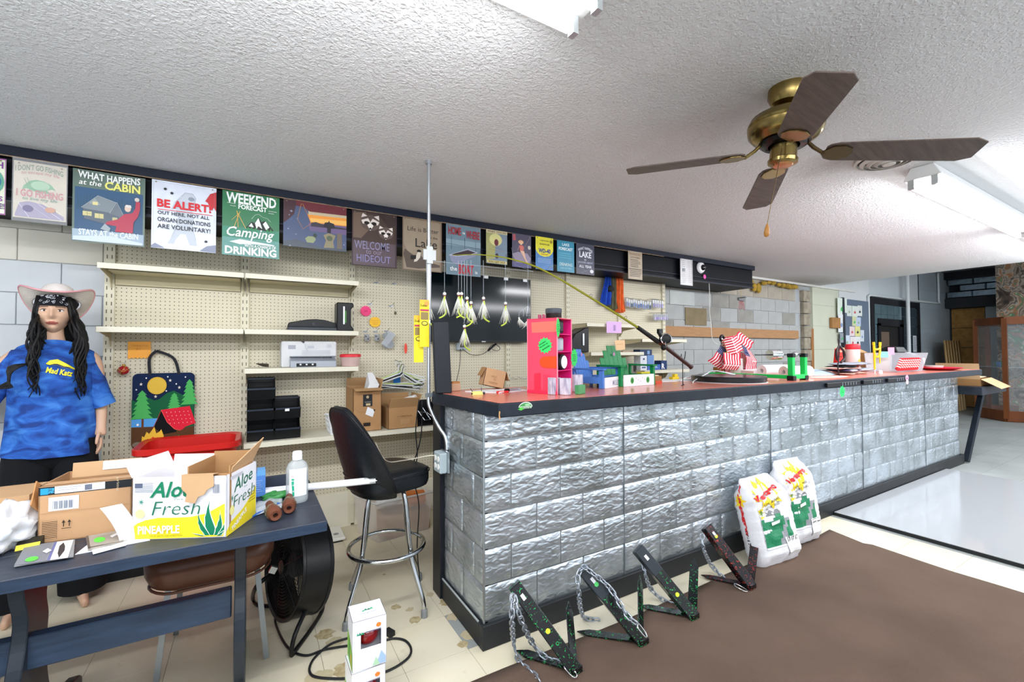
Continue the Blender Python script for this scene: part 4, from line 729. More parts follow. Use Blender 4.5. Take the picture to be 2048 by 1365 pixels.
its = [('p', [(0, .34), (.1, .38), (.2, .30), (.35, .36), (.42, .35), (.55, .27), (.66, .24), (.8, .30), (1, .36), (1, .8), (0, .8)], '#17603c'), ('r', 0, .60, .42, .72, '#58a4e6'), ('p', [(.0, .70), (.35, .71), (.5, .78), (1, .74), (1, .93), (.97, .98), (.9, 1), (.1, 1), (.03, .98), (0, .93)], '#5a3a22'),
       ('e', .39, .165, .155, .117, '#d9b040'), ('e', .39, .165, .14, .105, '#e3bb48'), ('r', .155, .58, .19, .72, '#6b3f24')]+[('p', star(5, .012, .028, x, y, 1, .86, -pi/2), '#e6e2d2') for x, y in ((.14, .14), (.60, .10), (.75, .20), (.37, .31))]+[('e', x, y, .012, .01, '#eef0f4') for x, y in ((.22, .06), (.85, .06), (.56, .05), (.07, .21), (.70, .15), (.54, .24))]+[
       pine(.16, .22, .60, .36), pine(.67, .27, .50, .26), pine(.92, .09, .44, .30), ('p', [(.46, .50), (.52, .53), (.72, .80), (.5, .82), (.35, .72)], '#0c0d12'), ('l', [(.46, .50), (.40, .62), (.33, .73)], .008, '#b23c2a'), ('p', [(.46, .49), (.93, .46), (.99, .60), (1.03, .70), (.86, .74), (.80, .78), (.68, .76), (.56, .66)], '#e0243c'), ('l', [(.46, .49), (.56, .66), (.68, .76), (.78, .785)], .008, '#ff6a5a')]+[('e', .55+.07*k+.02*j, .53+.05*j, .006, .005, '#ffd9dd') for k in range(6) for j in range(4)]+[
       ('p', [(.16, .90), (.17, .82), (.20, .84), (.24, .77), (.28, .80), (.36, .71), (.39, .80), (.44, .78), (.47, .75), (.51, .84), (.50, .90), (.44, .95), (.24, .95)], '#f0c040'), ('p', [(.24, .92), (.25, .86), (.30, .88), (.33, .84), (.38, .86), (.42, .85), (.42, .92)], '#e8442c'), ('e', .10, .93, .08, .035, '#8a7a6a'), ('e', .55, .93, .08, .035, '#8a7a6a'), ('e', .33, .985, .10, .03, '#7a6a5a'), ('p', star(5, .02, .06, .74, .88, 1, .8), '#2f9a4c'), ('e', .10, .67, .02, .015, '#ffffff')]
art(t, its, (0, -.013, H_), (1, 0, 0), (0, 0, -1), W_, H_, 'felt_applique', eps=.0007, rough=.95)
hk = at(313, 702, y=PY-.035)
m = MB()
for s in (.27, .74): 
    q = Vector((W_*s, 0, H_-.01)); tp_ = Vector((hk.x-a.x, 0, hk.z-b.z)); mid = (q+tp_)/2+Vector((-.02 if s < .5 else .03, 0, .03))
    pts = crv([q, mid, tp_], 6)
    for i in range(len(pts)-1): m.beam(pts[i], pts[i+1], .003, .017, (1, 0, 0))
m.build('strap', mk('strap_black', '#23252c', .8), t)
# hooks
def peghook(u, v, label, n=None):
    c = at(u, v, y=PY-.004); t = thing('peg_hook', label, 'hook', tuple(c), group=n)
    MB().tube([(-.02, 0, .0), (0, -.004, -.004), (0, -.03, -.002), (0, -.11, .02)], .0022, 6).bc((0, -.001, -.004), (.035, .003, .012)).build('wire', mk('hook_metal', '#9aa0a6', .3, metal=.9), t)
    return t
for u, v, l in ((753, 565, 'upper left bare peg hook between raccoon sign and pink label'), (789, 567, 'upper right bare peg hook below the lake sign'), (740, 608, 'bare peg hook just above the pink label')): peghook(u, v, l)
t = peghook(782, 612, 'peg hook with a small dangling lure right of the price labels'); MB().tube([(0, -.1, .015), (.01, -.1, -.06)], .001, 4).sph((.01, -.1, -.07), .012, 8, (1, 1, 1.3)).build('lure', pm('#6b6a58'), t)
for u, v, l in ((731, 663, 'small grey hinge package, left of the pair below the yellow label'), (751, 663, 'small grey hinge package, right of the pair below the yellow label')):
    t = peghook(u, v, l.replace('package', 'package on a hook')); t['category'] = 'package'; t.name = 'hanging_package'
    MB().bc((0, -.05, -.055), (.04, .012, .055)).build('card', mk('pack_grey', '#a8adb0', .4, var=.3, vs=60), t, bevel=.003); MB().bc((-.008, -.058, -.045), (.01, .004, .012)).bc((.009, -.058, -.065), (.01, .004, .012)).build('hardware', pm('#4c5056'), t)
t = peghook(773, 662, 'cluster of clear bags of hardware on one hook'); t['category'] = 'package'; t.name = 'hanging_package'
R = random.Random(5)
for k in range(6):
    m = MB(); m.M = T(-.02+.02*k/2, -.03-.012*k, -.02) @ RY(-25+12*k); m.box(-.028, -.002, -.13, .028, .002, 0); m.build('clear_bag', mk('bag_clear', '#cfd6dc', .15, alpha=.5) if k % 2 else mk('bag_grey', '#b4bac0', .3, alpha=.85), t)
# black carry case (low wide with arched lid)
a = at(575, 659, y=3.60); b = at(676, 659, y=3.60); t = thing('equipment_case', 'low wide black arched case on the second shelf', 'case', ((a.x+b.x)/2, 3.66, 1.5735)); W_ = (b.x-a.x)
MB().box(-W_/2, -.09, 0, W_/2+.02, .09, .028).build('tray', mk('dark_grey_pl', '#3b4048', .4), t, bevel=.005)
m = MB(); m.M = RX(90); m.prism([(-W_/2, .028), (W_/2, .028), (W_/2-.01, .062), (.08, .085), (.02, .09), (-.04, .085), (-W_/2+.01, .060)], -.02, .05); m.build('lid', blk, t, bevel=.004)
m = MB(); m.M = T(0, -.052, .052) @ RX(90); m.lathe([(0, .004), (.014, .004), (.015, 0)], 12); m.build('latch', pm('#2c3036'), t)
# tall black canister with green slot
a = at(672, 659, y=3.6); b = at(706, 659, y=3.6); t = thing('canister', 'tall black waisted canister with a green and silver stripe on the second shelf', 'canister', ((a.x+b.x)/2, 3.62, 1.5735)); w2 = (b.x-a.x)/2
H_ = at(690, 606, y=3.58).z-1.5735
m = MB(); m.M = RX(90); m.prism([(-w2, 0), (w2-.006, 0), (w2, .02), (w2-.022, .045), (w2-.022, H_-.05), (w2, H_-.025), (w2-.006, H_), (-w2, H_)], -.06, .06); m.build('body', blk, t, bevel=.006)
MB().bc((-.012, -.062, H_*.55), (.012, .004, H_*.62)).build('silver_stripe', mk('silver', '#c2c8cc', .3, metal=.6), t); MB().bc((.0, -.063, H_*.5), (.012, .004, H_*.42)).build('green_stripe', pm('#3f7a2e'), t)
# white cutlery carton, lying upside down, silver device in front
a = at(562, 735, y=3.56); b = at(673, 735, y=3.56); W_ = b.x-a.x; H_ = at(610, 683, y=3.56).z-1.3035
t = thing('cutlery_carton', 'white dented carton with upside-down print on the third shelf', 'box', (a.x, 3.56, 1.3035))
MB().box(0, 0, 0, W_, .16, H_).build('carton', mk('carton_white', '#dfe1e3', .6, var=.1, vs=8), t, bevel=.012, seg=2)
art(t, [('t', 'Medium Weight Cutlery Sets', .58, .62, .09, .66, '#44485a', .02, 0, 0, 180), ('r', .12, .15, .25, .3, '#a5a9b2'), ('l', [(.42, .14), (.62, .14), (.62, .3), (.42, .3), (.42, .14)], .002, '#8f94a0'), ('r', .46, .18, .58, .26, '#b9bdc6'), ('r', .82, .12, .9, .24, '#c4c7cc')]+[('r', .36, .36+.05*k, .88, .375+.05*k, '#b4b8c0') for k in range(4)]+[('l', [(.38, .0), (.42, .15), (.47, .42)], .002, '#55585e'), ('p', [(.34, 0), (.41, 0), (.39, .08)], '#33363c')], (0, -.0005, H_), (1, 0, 0), (0, 0, -1), W_, H_)
a = at(580, 735, y=3.52); b = at(672, 735, y=3.52); t = thing('hole_punch', 'silver and grey flat device with a black slot in front of the white carton', 'device', (a.x, 3.50, 1.3035)); W_ = b.x-a.x
MB().hexa([(0, 0, 0), (W_, 0, 0), (W_, .05, 0), (0, .05, 0), (0, 0, .048), (W_, 0, .045), (W_, .05, .065), (0, .05, .078)]).build('body', mk('silver_pl', '#a9afb8', .35, metal=.3), t, bevel=.003)
MB().box(.04, -.002, .006, W_*.55, 0.001, .03).build('black_slot', pm('#17191c'), t); MB().box(.0, .02, .075, W_, .06, .082).build('top_bar', mk('grey_bar', '#7f848a', .4), t)
for k in range(3): MB().box(.06+k*.04, -.004, .016, .072+k*.04, -.002, .026).build('button', pm('#e6e8ec'), t)
c = at(704, 735, y=3.57); t = thing('food_container', 'clear round container with a red lid at the right end of the third shelf', 'container', (c.x-.01, 3.58, 1.3035))
MB().lathe([(0, .001), (.066, .001), (.075, .075)], 24).build('tub', mk('tub_clear', '#e9c9c4', .2, alpha=.6), t, smooth='auto'); MB().lathe([(.0, .095), (.07, .095), (.078, .09), (.079, .072), (.074, .07)], 24).build('lid', mk('lid_red', '#e0303a', .3), t, smooth='auto')
c = at(524, 735, y=3.56); t = MB(); R = random.Random(9)
pts = [(.035*cos(a*1.7)+.012*R.random(), .03*sin(a*1.3), .008+.022*abs(sin(a*.9))) for a in [k*.5 for k in range(26)]]
tag(t.tube(crv(pts, 3), .0035, 6).build('coiled_cable', pm('#4a4338'), None, smooth=True, loc=(c.x, 3.57, 1.3035)), 'small clump of dark cable at the left of the third shelf', 'cable')
# stacking bins
def bin_(x, z, label, w_=.165, h_=.105, y=3.47, lab=False):
    t = thing('stacking_bin', label, 'bin', (x, y, z), group='black stacking bins on the bottom shelf'); d = .22; wl = .004
    m = MB(); m.box(-w_/2, 0, 0, w_/2, d, wl).box(-w_/2, d-wl, 0, w_/2, d, h_).hexa([(-w_/2, -.02, h_*.55), (w_/2, -.02, h_*.55), (w_/2, -.02+wl, h_*.55), (-w_/2, -.02+wl, h_*.55), (-w_/2, -.02, h_*.56), (w_/2, -.02, h_*.56), (w_/2, -.016, h_*.56), (-w_/2, -.016, h_*.56)])
    m.hexa([(-w_/2, 0, 0), (w_/2, 0, 0), (w_/2, wl, 0), (-w_/2, wl, 0), (-w_/2, -.022, h_*.5), (w_/2, -.022, h_*.5), (w_/2, -.018, h_*.5), (-w_/2, -.018, h_*.5)])
    for s in (-1, 1):
        x_ = s*w_/2; m.M = Matrix(((0, 0, 1, x_), (1, 0, 0, 0), (0, 1, 0, 0), (0, 0, 0, 1))); m.prism([(0, 0), (d, 0), (d, h_), (.07, h_), (.02, h_*.55), (-.02, h_*.5)], -wl/2, wl/2); m.M = Matrix()
    m.build('tub', blk, t, bevel=.001)
    MB().box(-w_/2-.003, -.026, h_*.47, w_/2+.003, -.014, h_*.55).build('front_lip', mk('bin_lip', '#2c3440', .25), t); MB().box(-w_/2-.004, .06, h_-.006, w_/2+.004, .068, h_).box(-w_/2-.004, .06, h_-.004, -w_/2+.004, d, h_+.001).box(w_/2-.004, .06, h_-.004, w_/2+.004, d, h_+.001).build('rim', mk('bin_lip', '#2c3440', .25), t)
    if lab: MB().box(-.015, -.0275, h_*.38, .012, -.024, h_*.5).build('label_card', pm('#eef0f2'), t)
    return t
xl = at(522, 880, y=3.47).x; xr = at(574, 875, y=3.47).x
names = ['bottom black bin of the left column of three', 'middle black bin of the left column of three', 'top black bin of the left column of three']
for k in range(3): bin_(xl, .8085+k*.142, names[k], h_=.141)
for k in range(2): bin_(xr, .8085+k*.142, ['lower black bin of the right column of two', 'upper black bin of the right column, with a white card'][k], h_=.141, lab=k == 1)
# white basket
c = at(670, 868, y=3.56); t = thing('plastic_basket', 'small white slotted plastic basket on the bottom shelf behind the stool', 'basket', (c.x+.03, 3.56, .8085))
m = MB(); W_, D_, H_ = .17, .24, .13
def wall(M):
    for k in range(8): 
        x = -.5+k/7
        m.M = M; m.hexa([(x*W_*.8-.004, 0, 0), (x*W_*.8+.004, 0, 0), (x*W_*.8+.004, .003, 0), (x*W_*.8-.004, .003, 0), (x*W_-.004, -.018, H_), (x*W_+.004, -.018, H_), (x*W_+.004, -.015, H_), (x*W_-.004, -.015, H_)])
    for z, e in ((0, .8), (.045, .87), (.085, .93), (.118, 1)): q = -.018*z/H_; m.M = M; m.box(-W_/2*e-.005, q-.001, z, W_/2*e+.005, q+.003, z+(.012 if z > .1 else .007))
for a_, o_ in ((0, D_/2*.86), (90, W_/2*.86), (180, D_/2*.86), (270, W_/2*.86)): wall(RZ(a_) @ T(0, -o_, 0))
m.M = Matrix(); m.box(-W_*.4, -D_*.42, 0, W_*.4, D_*.42, .003); m.build('basket_weave', mk('white_pl', '#e9ecef', .4), t)
# cartons beside the basket
a = at(698, 855, y=3.50); c1 = carton('cardboard_box', 'tall open carton with a black label on the bottom shelf right of the stool back', (.80, 3.62, .8085), 0, .21, .30, .325, (100, 12, -8, None), flen=.07)
c1.location.x = at(735, 850, y=3.47).x; hh_ = at(735, 783, y=3.47).z-.8085
art(c1, [('r', .34, .14, .67, .42, '#23262b'), ('e', .5, .2, .05, .035, '#b9a77e'), ('r', .40, .31, .62, .325, '#8f8a7c'), ('r', .44, .35, .60, .40, '#cdb88e'), ('l', [(.08, .48), (.22, .54), (.5, .56), (.75, .53)], .004, '#3a2c20'), ('p', [(.50, .43), (.76, .52), (.68, .68), (.42, .60)], '#eceff2'), ('p', [(.70, .5), (.78, .5), (.74, .56)], '#3a2c20'), ('r', .35, .80, .6, .88, '#2b2420')], (-.105, -.1505, .325), (1, 0, 0), (0, 0, -1), .21, .325)
m = MB(); m.hexa([(-.0, -.11, .30), (.08, -.11, .30), (.08, -.02, .30), (0, -.02, .30), (.02, -.12, .36), (.095, -.12, .35), (.07, .0, .44), (.03, 0, .44)]); tag(m.build('paper_sheet', pm('#eef1f4'), None, loc=tuple(c1.location)), 'crumpled white paper sticking out of the tall carton', 'paper')
c2 = carton('cardboard_box', 'low open carton with a roll of paper in it, left of the metal pole', (at(805, 845, y=3.47).x, 3.60, .8085), 0, .235, .26, .165, (38, 22, -14, None), flen=.10)
c2.location.y = 3.58
art(c2, [('t', '2 ~HERITAGE', .55, .42, .07, .5, '#7a5530', .02), ('r', .4, .55, .72, .8, '#bd9468')], (-.1175, -.1305, .165), (1, 0, 0), (0, 0, -1), .235, .165)
m = MB(); m.M = T(.04, -.07, .20) @ RZ(55) @ RX(72); m.lathe([(.015, .09), (.033, .09), (.036, 0), (.033, -.09), (.015, -.09), (.015, .09)], 20); tag(m.build('paper_roll', pm('#f2f4f6'), None, smooth='auto', loc=tuple(c2.location)), 'white paper roll resting in the low carton', 'roll')
m = MB(); m.M = T(-.06, -.03, .19) @ RZ(-20) @ RX(80) ; m.lathe([(.0, .08), (.026, .08), (.028, -.1), (0, -.1)], 16); tag(m.build('cardboard_tube', mk('tube_brown', '#8a603a', .7), None, smooth='auto', loc=tuple(c2.location)), 'brown cardboard tube lying in the low carton', 'tube')
c = at(840, 848, y=3.5); t = thing('file_box', 'black open-fronted tray box on the bottom shelf behind the pole', 'box', (c.x+.04, 3.58, .8085))
MB().box(-.12, -.11, 0, .12, .11, .008).box(-.12, .10, 0, .12, .11, .19).box(-.12, -.10, 0, -.112, .11, .17).box(.112, -.10, 0, .12, .11, .17).build('tray', blk, t)
MB().tube([(-.08, -.12, .14), (-.02, -.13, .05), (.03, -.13, .05), (-.04, -.12, .16)], .004, 6).tube([(-.08, -.12, .12), (.0, -.13, .11), (.06, -.13, .06)], .003, 6).build('wire_rack', mk('hook_metal', '#9aa0a6', .3, metal=.9), t)
# bundle of hangers
hp = at(797, 727, y=PY-.10)
hcols = ['#e8edf0', '#e8edf0', '#1d2024', '#d9e0e4', '#c9e08a', '#eef2f4', '#24262a', '#dfe5e8']
for k in range(8):
    m = MB(); s = 1-.02*(k % 3); q = -5+3.2*k
    tri = [(0, .0, -.055), (-.02, 0, -.075), (-.205*s, 0, -.145), (-.22*s, 0, -.165), (-.20*s, 0, -.172), (.20*s, 0, -.172), (.22*s, 0, -.165), (.205*s, 0, -.145), (.02, 0, -.075)]
    m.M = RY(q*.7-2) @ RZ(-8+5*k); m.tube(tri, .0048, 6, closed=True); m.tube([(0, 0, -.057), (0, 0, -.02), (.012, 0, .0), (.0, 0, .018), (-.018, 0, .012), (-.022, 0, -.002)], .0024, 6)
    o = m.build('clothes_hanger', mk('hanger_'+hcols[k].strip('#'), hcols[k], .35), None, smooth='auto', loc=(hp.x+.004*k, hp.y-.012*k+.02, hp.z-.012*(k % 4)))
    tag(o, ['white', 'black', 'lime green'][0 if hcols[k][1] in 'ed' and k != 4 else 2 if k == 4 else 1]+' plastic hanger in the bundle hooked on the pegboard above the cartons', 'hanger', 'hangers bundled on one hook')
tag(MB().box(-.03, -.002, -.05, .03, .002, .05).build('blue_card', pm('#1f76c8'), None, loc=(hp.x, hp.y+.05, hp.z-.13)), 'blue card hanging behind the bundle of hangers', 'card')
MBh = MB().tube([(0, .14, .03), (0, -.02, .012), (0, -.09, .018)], .004, 6); tag(MBh.build('peg_hook', mk('hook_metal', '#9aa0a6', .3, metal=.9), None, loc=tuple(hp)), 'peg hook carrying the bundle of hangers', 'hook')
# yellow bait cards hanging on the pole
for k, (u, v, l) in enumerate(((848, 640, 'yellow knife card with an orange tab, hanging in front on the metal pole'), (841, 670, 'second yellow hook card hanging behind it on the metal pole'))):
    c = at(u, v-40, y=2.42-.02*k); t = thing('tackle_card', l, 'package', (c.x+.004, 2.425+.02*k, c.z))
    H_ = .27; MB().box(-.028, -.002, -H_, .028, .0, 0).build('card', pm('#f2dc2c'), t)
    art(t, [('r', 0, 0, 1, .09, '#f0b83a'), ('p', star(7, .2, .3, .72, .08, 1, .22), '#f29a4c'), ('t', 'Dobbs', .42, .12, .05, .7, '#3c3412', .02), ('r', .05, .20, .95, .24, '#b03a5c'), ('r', .1, .26, .9, .42, '#8c7a4a'), ('l', [(.3, .25), (.3, .42)], .003, '#4a3a20'), ('e', .5, .50, .34, .05, '#4a4620'), ('e', .5, .50, .26, .034, '#e2d24a'), ('l', [(.25, .56), (.2, .75), (.32, .95)], .003, '#2c2a14'), ('l', [(.6, .6), (.6, .9)], .003, '#2c2a14')]+[('l', [(.5, .62+.05*j), (.75, .62+.05*j)], .002, '#2c2a14') for j in range(6)], (-.028, -.0024, 0), (1, 0, 0), (0, 0, -1), .056, H_)
# fishing lures on lines in front of the television
fea = mk('feather_white', '#f2f4ec', .8); chart = mk('chartreuse', '#cfe65a', .4); pearl = mk('pearl', '#f0efe9', .15, coat=.6); lin = mk('fish_line', '#c9d6de', .3, alpha=.8)
LY = 2.62
def lure(u, vt, vh, L=.085, label='', k=0):
    c = at(u, vh, y=LY); R = random.Random(k+1); t = thing('fishing_lure', label, 'lure', tuple(c), group='feather lures hanging in front of the television')
    t.scale = (1.4,)*3; top = (at(u, vt, y=c.y).z-c.z)/1.4
    MB().tube([(0, 0, .02), (0, 0, top)], .0009, 4).build('line', lin, t); MB().tube([(0, 0, .006), (.003, 0, .014), (0, 0, .024), (-.003, 0, .014), (0, 0, .006)], .001, 4).build('snap', mk('hook_metal', '#9aa0a6', .3, metal=.9), t)
    MB().sph((0, 0, 0), .0085, 10).build('bead', pearl, t, smooth=True); MB().lathe([(.0055, -.013), (.006, -.007)], 10).build('thread', pm('#7a2a38'), t)
    m = MB()
    for q in range(44):
        a = 2*pi*R.random(); s = .10+.35*R.random(); l = L*(.7+.4*R.random()); m.tube([(0, 0, -.01), (cos(a)*s*l*.45, sin(a)*s*l*.45, -.01-l*.5), (cos(a)*s*l*.9, sin(a)*s*l*.9, -.01-l)], [.0019, .0017, .0005], 4)
    m.build('feathers', fea, t, smooth=True)
    d = 1 if k % 2 else -1
    m = MB(); m.tube(crv([(0, -.004, -.012), (.005*d, -.006, -.05), (-.004*d, -.006, -.08), (.006*d, -.006, -.10), (.028*d, -.006, -.112)], 4), [.004]*13+[.0042, .0036, .003, .002][:4], 6) if False else m.tube(crv([(0, -.004, -.012), (.005*d, -.006, -.05), (-.004*d, -.006, -.08), (.006*d, -.006, -.10), (.028*d, -.006, -.112)], 4), .0038, 6)
    m.build('soft_tail', chart, t, smooth=True); return t
LU = [(889, 521, 588, 'first white and lime lure right of the metal pole'), (917, 521, 588, 'second lure, left one of the close cluster'), (923, 521, 588, 'third lure, touching the left one of the cluster'), (934, 521, 597, 'fourth lure, slightly lower in the cluster'), (942, 521, 606, 'fifth lure, right and lowest of the close cluster'), (967, 521, 597, 'lone lure in the middle of the television screen'), (1011, 521, 607, 'large lure right of the screen middle'), (929, 521, 653, 'lowest lure, hanging far below the cluster')]
for k, (u, vt, vh, l) in enumerate(LU): lure(u, vt, vh, .085, l, k)
lure(858, 600, 604, .07, 'lure half hidden behind the yellow cards on the pole', 9)
c = at(1056, 612, y=LY); t = thing('fishing_rig', 'umbrella fishing rig with wire arms and two feathers right of the screen', 'lure', tuple(c))
MB().tube([(0, 0, 0), (0, 0, at(1056, 521, y=LY).z-c.z)], .0009, 4).build('line', lin, t)
MB().tube([(0, 0, 0), (-.075, 0, -.055), (-.075, 0, -.085)], .0016, 5).tube([(0, 0, 0), (.01, 0, -.09)], .0016, 5).tube([(0, 0, 0), (-.012, 0, -.075)], .0016, 5).tube([(-.04, 0, -.03), (-.04, 0, -.06)], .001, 5).build('wire_arm', mk('hook_metal', '#9aa0a6', .3, metal=.9), t)
for (x, z, d) in ((-.075, -.09, 1), (.0, -.10, -1)):
    m = MB(); R = random.Random(4)
    for q in range(24): a = 2*pi*R.random(); s = .2+.5*R.random(); l = .07*(.7+.4*R.random()); m.tube([(x, 0, z), (x+cos(a)*s*l*.6+d*.01, sin(a)*s*l*.6, z-l*.5), (x+cos(a)*s*l*1.1+d*.03, sin(a)*s*l, z-l*.9)], [.0016, .0014, .0004], 4)
    m.sph((x, 0, z), .007, 8); m.build('feathers', fea, t, smooth=True)
for x in (-.04, -.012, .008): MB().sph((x, 0, -.07), .006, 8, (1, 1, 1.8)).build('weight', mk('pewter', '#8f969c', .3, metal=.9), t, smooth=True)
a = at(853, 521, y=LY); b = at(1062, 524, y=LY); tag(MB().tube([(.89, 2.47, a.z), (a.x+.04, LY, a.z), (b.x+.02, LY, a.z), (1.75, LY+.3, a.z+.1), (2.0, 3.40, 2.35)], .0012, 4).build('fishing_line', lin, None), 'clear line strung from the pole to the beam, carrying the lures', 'line')
# clothes on pegs right of the television: blue and orange cloths, camo cap
def cloth(u0, u1, v0, v1, y, col, name, label, cat, amp=.02, tw=.4, bias=0):
    a = at(u0, v0, y=y); b = at(u1, v1, y=y); W_ = b.x-a.x; H_ = a.z-b.z
    def fn(s, t_): ww = (tw+(1-tw)*min(1, t_*1.4)); x = W_*(.5+(s-.5)*ww)+bias*(1-t_)*W_; return (x, -.02-amp*sin(s*17+t_*3)*(.4+t_)-.02*sin(pi*s), -H_*t_-.02*sin(pi*s)*(t_ > .9))
    o = MB().grid(fn, 22, 16).build(name, mk('cloth_'+col.strip('#'), col, .8, var=.25, vs=16), None, smooth=True, solid=.004, loc=(a.x, y, a.z)); return tag(o, label, cat)
cloth(1197, 1221, 543, 609, PY-.03, '#2355c8', 'blue_garment', 'blue cloth garment hung on the pegboard left of the orange one', 'clothing', tw=.35, bias=.2)
o = cloth(1228, 1245, 540, 624, PY-.03, '#f8793a', 'orange_garment', 'orange safety garment hung on the pegboard right of the blue one', 'clothing', tw=.9)
o2 = cloth(1213, 1231, 546, 618, PY-.02, '#6c6a50', 'camo_cap', 'camouflage cap and strap hung between the blue and orange garments', 'cap', tw=.8)
m = MB(); c = at(1221, 578, y=PY-.08); tag(m.sph((0, 0, 0), .07, 12, (.7, .5, .55)).build('baseball_cap', mk('cap_dark', '#2a2b2c', .8), None, smooth=True, loc=tuple(c)), 'dark cap hanging in front of the camouflage cloth', 'cap')
# rows of carded lures on hooks (countable strips)
R = random.Random(8)
def baitpack(u, v, label, col, H_=.09):
    c = at(u, v, y=PY-.06); t = thing('bait_package', label, 'package', tuple(c), group=label)
    MB().box(-.014, -.05, -H_, .014, -.02, 0).build('bag', mk('bag_clear', '#cfd6dc', .15, alpha=.5), t); MB().box(-.011, -.052, -H_*.95, .011, -.051, -H_*.45).build('bait', pm(col), t); MB().tube([(0, .05, .02), (0, -.06, .01)], .002, 5).build('hook', mk('hook_metal', '#9aa0a6', .3, metal=.9), t)
for k in range(11): baitpack(1248+4.6*k, 598+.6*k+(k % 3), 'small blue bait package in the row right of the orange garment', R.choice(['#4a68a8', '#6f86b8', '#8c98c0', '#39506c']))
for k in range(5): baitpack(1301+4.3*k, 601+.5*k, 'small violet bait package at the right end of the upper row', R.choice(['#8f8ac0', '#a8a2d0']))
for k in range(7): baitpack(1304+3.9*k, 629, 'small lilac bait package in the lower row by the pegboard end', R.choice(['#a79ccf', '#c3b9e0', '#8f86c4']), .075)
for k in range(6):
    c = at(1248+14*k, 640, y=PY-.03) if False else at(1020+9*(k % 6), 757+2*(k % 2), y=PY-.02)
    tag(MB().tube([(0, .02, .012), (0, -.03, 0), (.0, -.06, .012)], .002, 5).build('peg_hook', mk('hook_metal', '#9aa0a6', .3, metal=.9), None, loc=tuple(c)), 'bare peg hook in the low row just above the counter, left of the pink case', 'hook', 'low row of bare hooks')
# items on the right-hand shelves
c = at(1152, 690, y=3.52); t = thing('speaker_box', 'black angular box standing on the shelf behind the pink case', 'box', (c.x, 3.6, 1.4005)); m = MB(); m.M = RX(90); m.prism([(-.09, 0), (.14, 0), (.14, .255), (.09, .25), (-.04, .19), (-.09, .12)], -.06, .12); m.build('body', blk, t, bevel=.008); MB().bc((.06, -.125, .13), (.02, .006, .12)).build('silver_strip', mk('silver', '#c2c8cc', .3, metal=.6), t)  # silver strip down the front of the box
c = at(1271, 691, y=3.5); wallpaper(1213, 1243, 643, 667, 3.455, 'price_paper', 'lilac price paper hanging from the upper right shelf edge', [('r', .45, .3, .6, .8, '#a889c0')], '#e3b8ec')
def smallbox(u0, u1, v0, v1, y, z, d, col, name, label, items=None, cat='box'):
    a = at(u0, v1, y=y); b = at(u1, v1, y=y); H_ = at(u0, v0, y=y).z-at(u0, v1, y=y).z
    t = thing(name, label, cat, (a.x, y, z)); W_ = b.x-a.x
    MB().box(0, 0, 0, W_, d, H_).build('carton', mk('bx'+col.strip('#'), col, .45, var=.08, vs=10), t, bevel=.002)
    if items: art(t, items, (0, -.0005, H_), (1, 0, 0), (0, 0, -1), W_, H_)
    return t, W_, H_
zs = 1.1955
t1, w1, h1 = smallbox(1281, 1294, 717, 727, 3.49, zs, .1, '#d9dde6', 'reel_box', 'small white carton, bottom left of the reel boxes on the lower right shelf', [('r', .2, .3, .8, .6, '#4f6a94')])
smallbox(1281, 1294, 698, 717, 3.49, zs+h1+.001, .1, '#e4e8f0', 'reel_box', 'white reel carton with a dark drawing, above the small white one', [('l', [(.3, .8), (.5, .3), (.7, .5)], .01, '#3c4c66'), ('e', .5, .35, .15, .1, '#3c4c66')])
t2, w2_, h2 = smallbox(1295, 1321, 716, 727, 3.49, zs, .1, '#3f66b4', 'reel_box', 'long blue reel carton lying at the bottom of the group', [('t', 'REEL', .5, .45, .35, .6, '#cdd9f0', .02)])
smallbox(1295, 1308, 697, 716, 3.50, zs+h2+.001, .1, '#6f95cc', 'reel_box', 'mid blue speckled reel carton on the long blue one', specks(5, '#dfe8f6', RS, .08))
smallbox(1280, 1304, 685, 697, 3.50, zs+.165, .1, '#263b5c', 'reel_box', 'navy carton on top of the reel boxes', [('r', .6, .2, .8, .8, '#7fa0cc')])
smallbox(1322, 1334, 709, 727, 3.49, zs, .1, '#1f3a6a', 'reel_box', 'navy carton with a white R, rightmost of the reel boxes', [('t', 'R', .35, .62, .6, .5, '#f2f5fa', .03)])
smallbox(1253, 1277, 700, 727, 3.55, 1.1215, .1, '#8f8a84', 'plastic_case', 'greyish clear plastic case left of the reel boxes', [('r', .55, .1, .8, .6, '#3c3a38')])
smallbox(1246, 1272, 688, 690, 3.6, 1.4005, .1, '#bda38c', 'flat_case', 'flat striped tan case on the shelf below the lilac paper', [])
smallbox(1264, 1284, 760, 767, 2.40, 1.1805, .08, '#8fa0d0', 'small_pack', 'small violet-blue packet behind the brown box on the counter', [])
# ================================================================ things on the counter
TZ = CZ+.0005
def ctp(u, v, lift=0): p = at(u, v, z=CZ); return (p.x, p.y, TZ+lift)
# tall black panel speaker at the left end
t = thing('speaker', 'tall narrow black speaker leaning at the left end of the counter', 'speaker', (.935, 2.36, TZ), -14)
MB().hexa([(-.045, -.03, 0), (.045, -.03, 0), (.045, .03, 0), (-.045, .03, 0), (-.060, .0, .405), (.032, .0, .41), (.032, .06, .41), (-.060, .06, .405)]).build('cabinet', mk('speaker_black', '#151a24', .5, var=.25, vs=14), t, bevel=.004)
R = random.Random(6); m = MB()
for k in range(14): m.bc((-.035+.06*R.random(), -.029+.000*k, .02), (.001, .001, .001))
p = ctp(906, 780); t = thing('brown_cup', 'small brown lidded paper cup right of the black speaker', 'cup', (1.045, 2.45, TZ)); MB().box(-.028, -.022, 0, .028, .022, .045).build('cup', mk('kraft', '#c3a184', .7), t, bevel=.003); MB().box(-.024, -.02, .045, .024, .02, .056).build('lid', pm('#b5793f'), t)
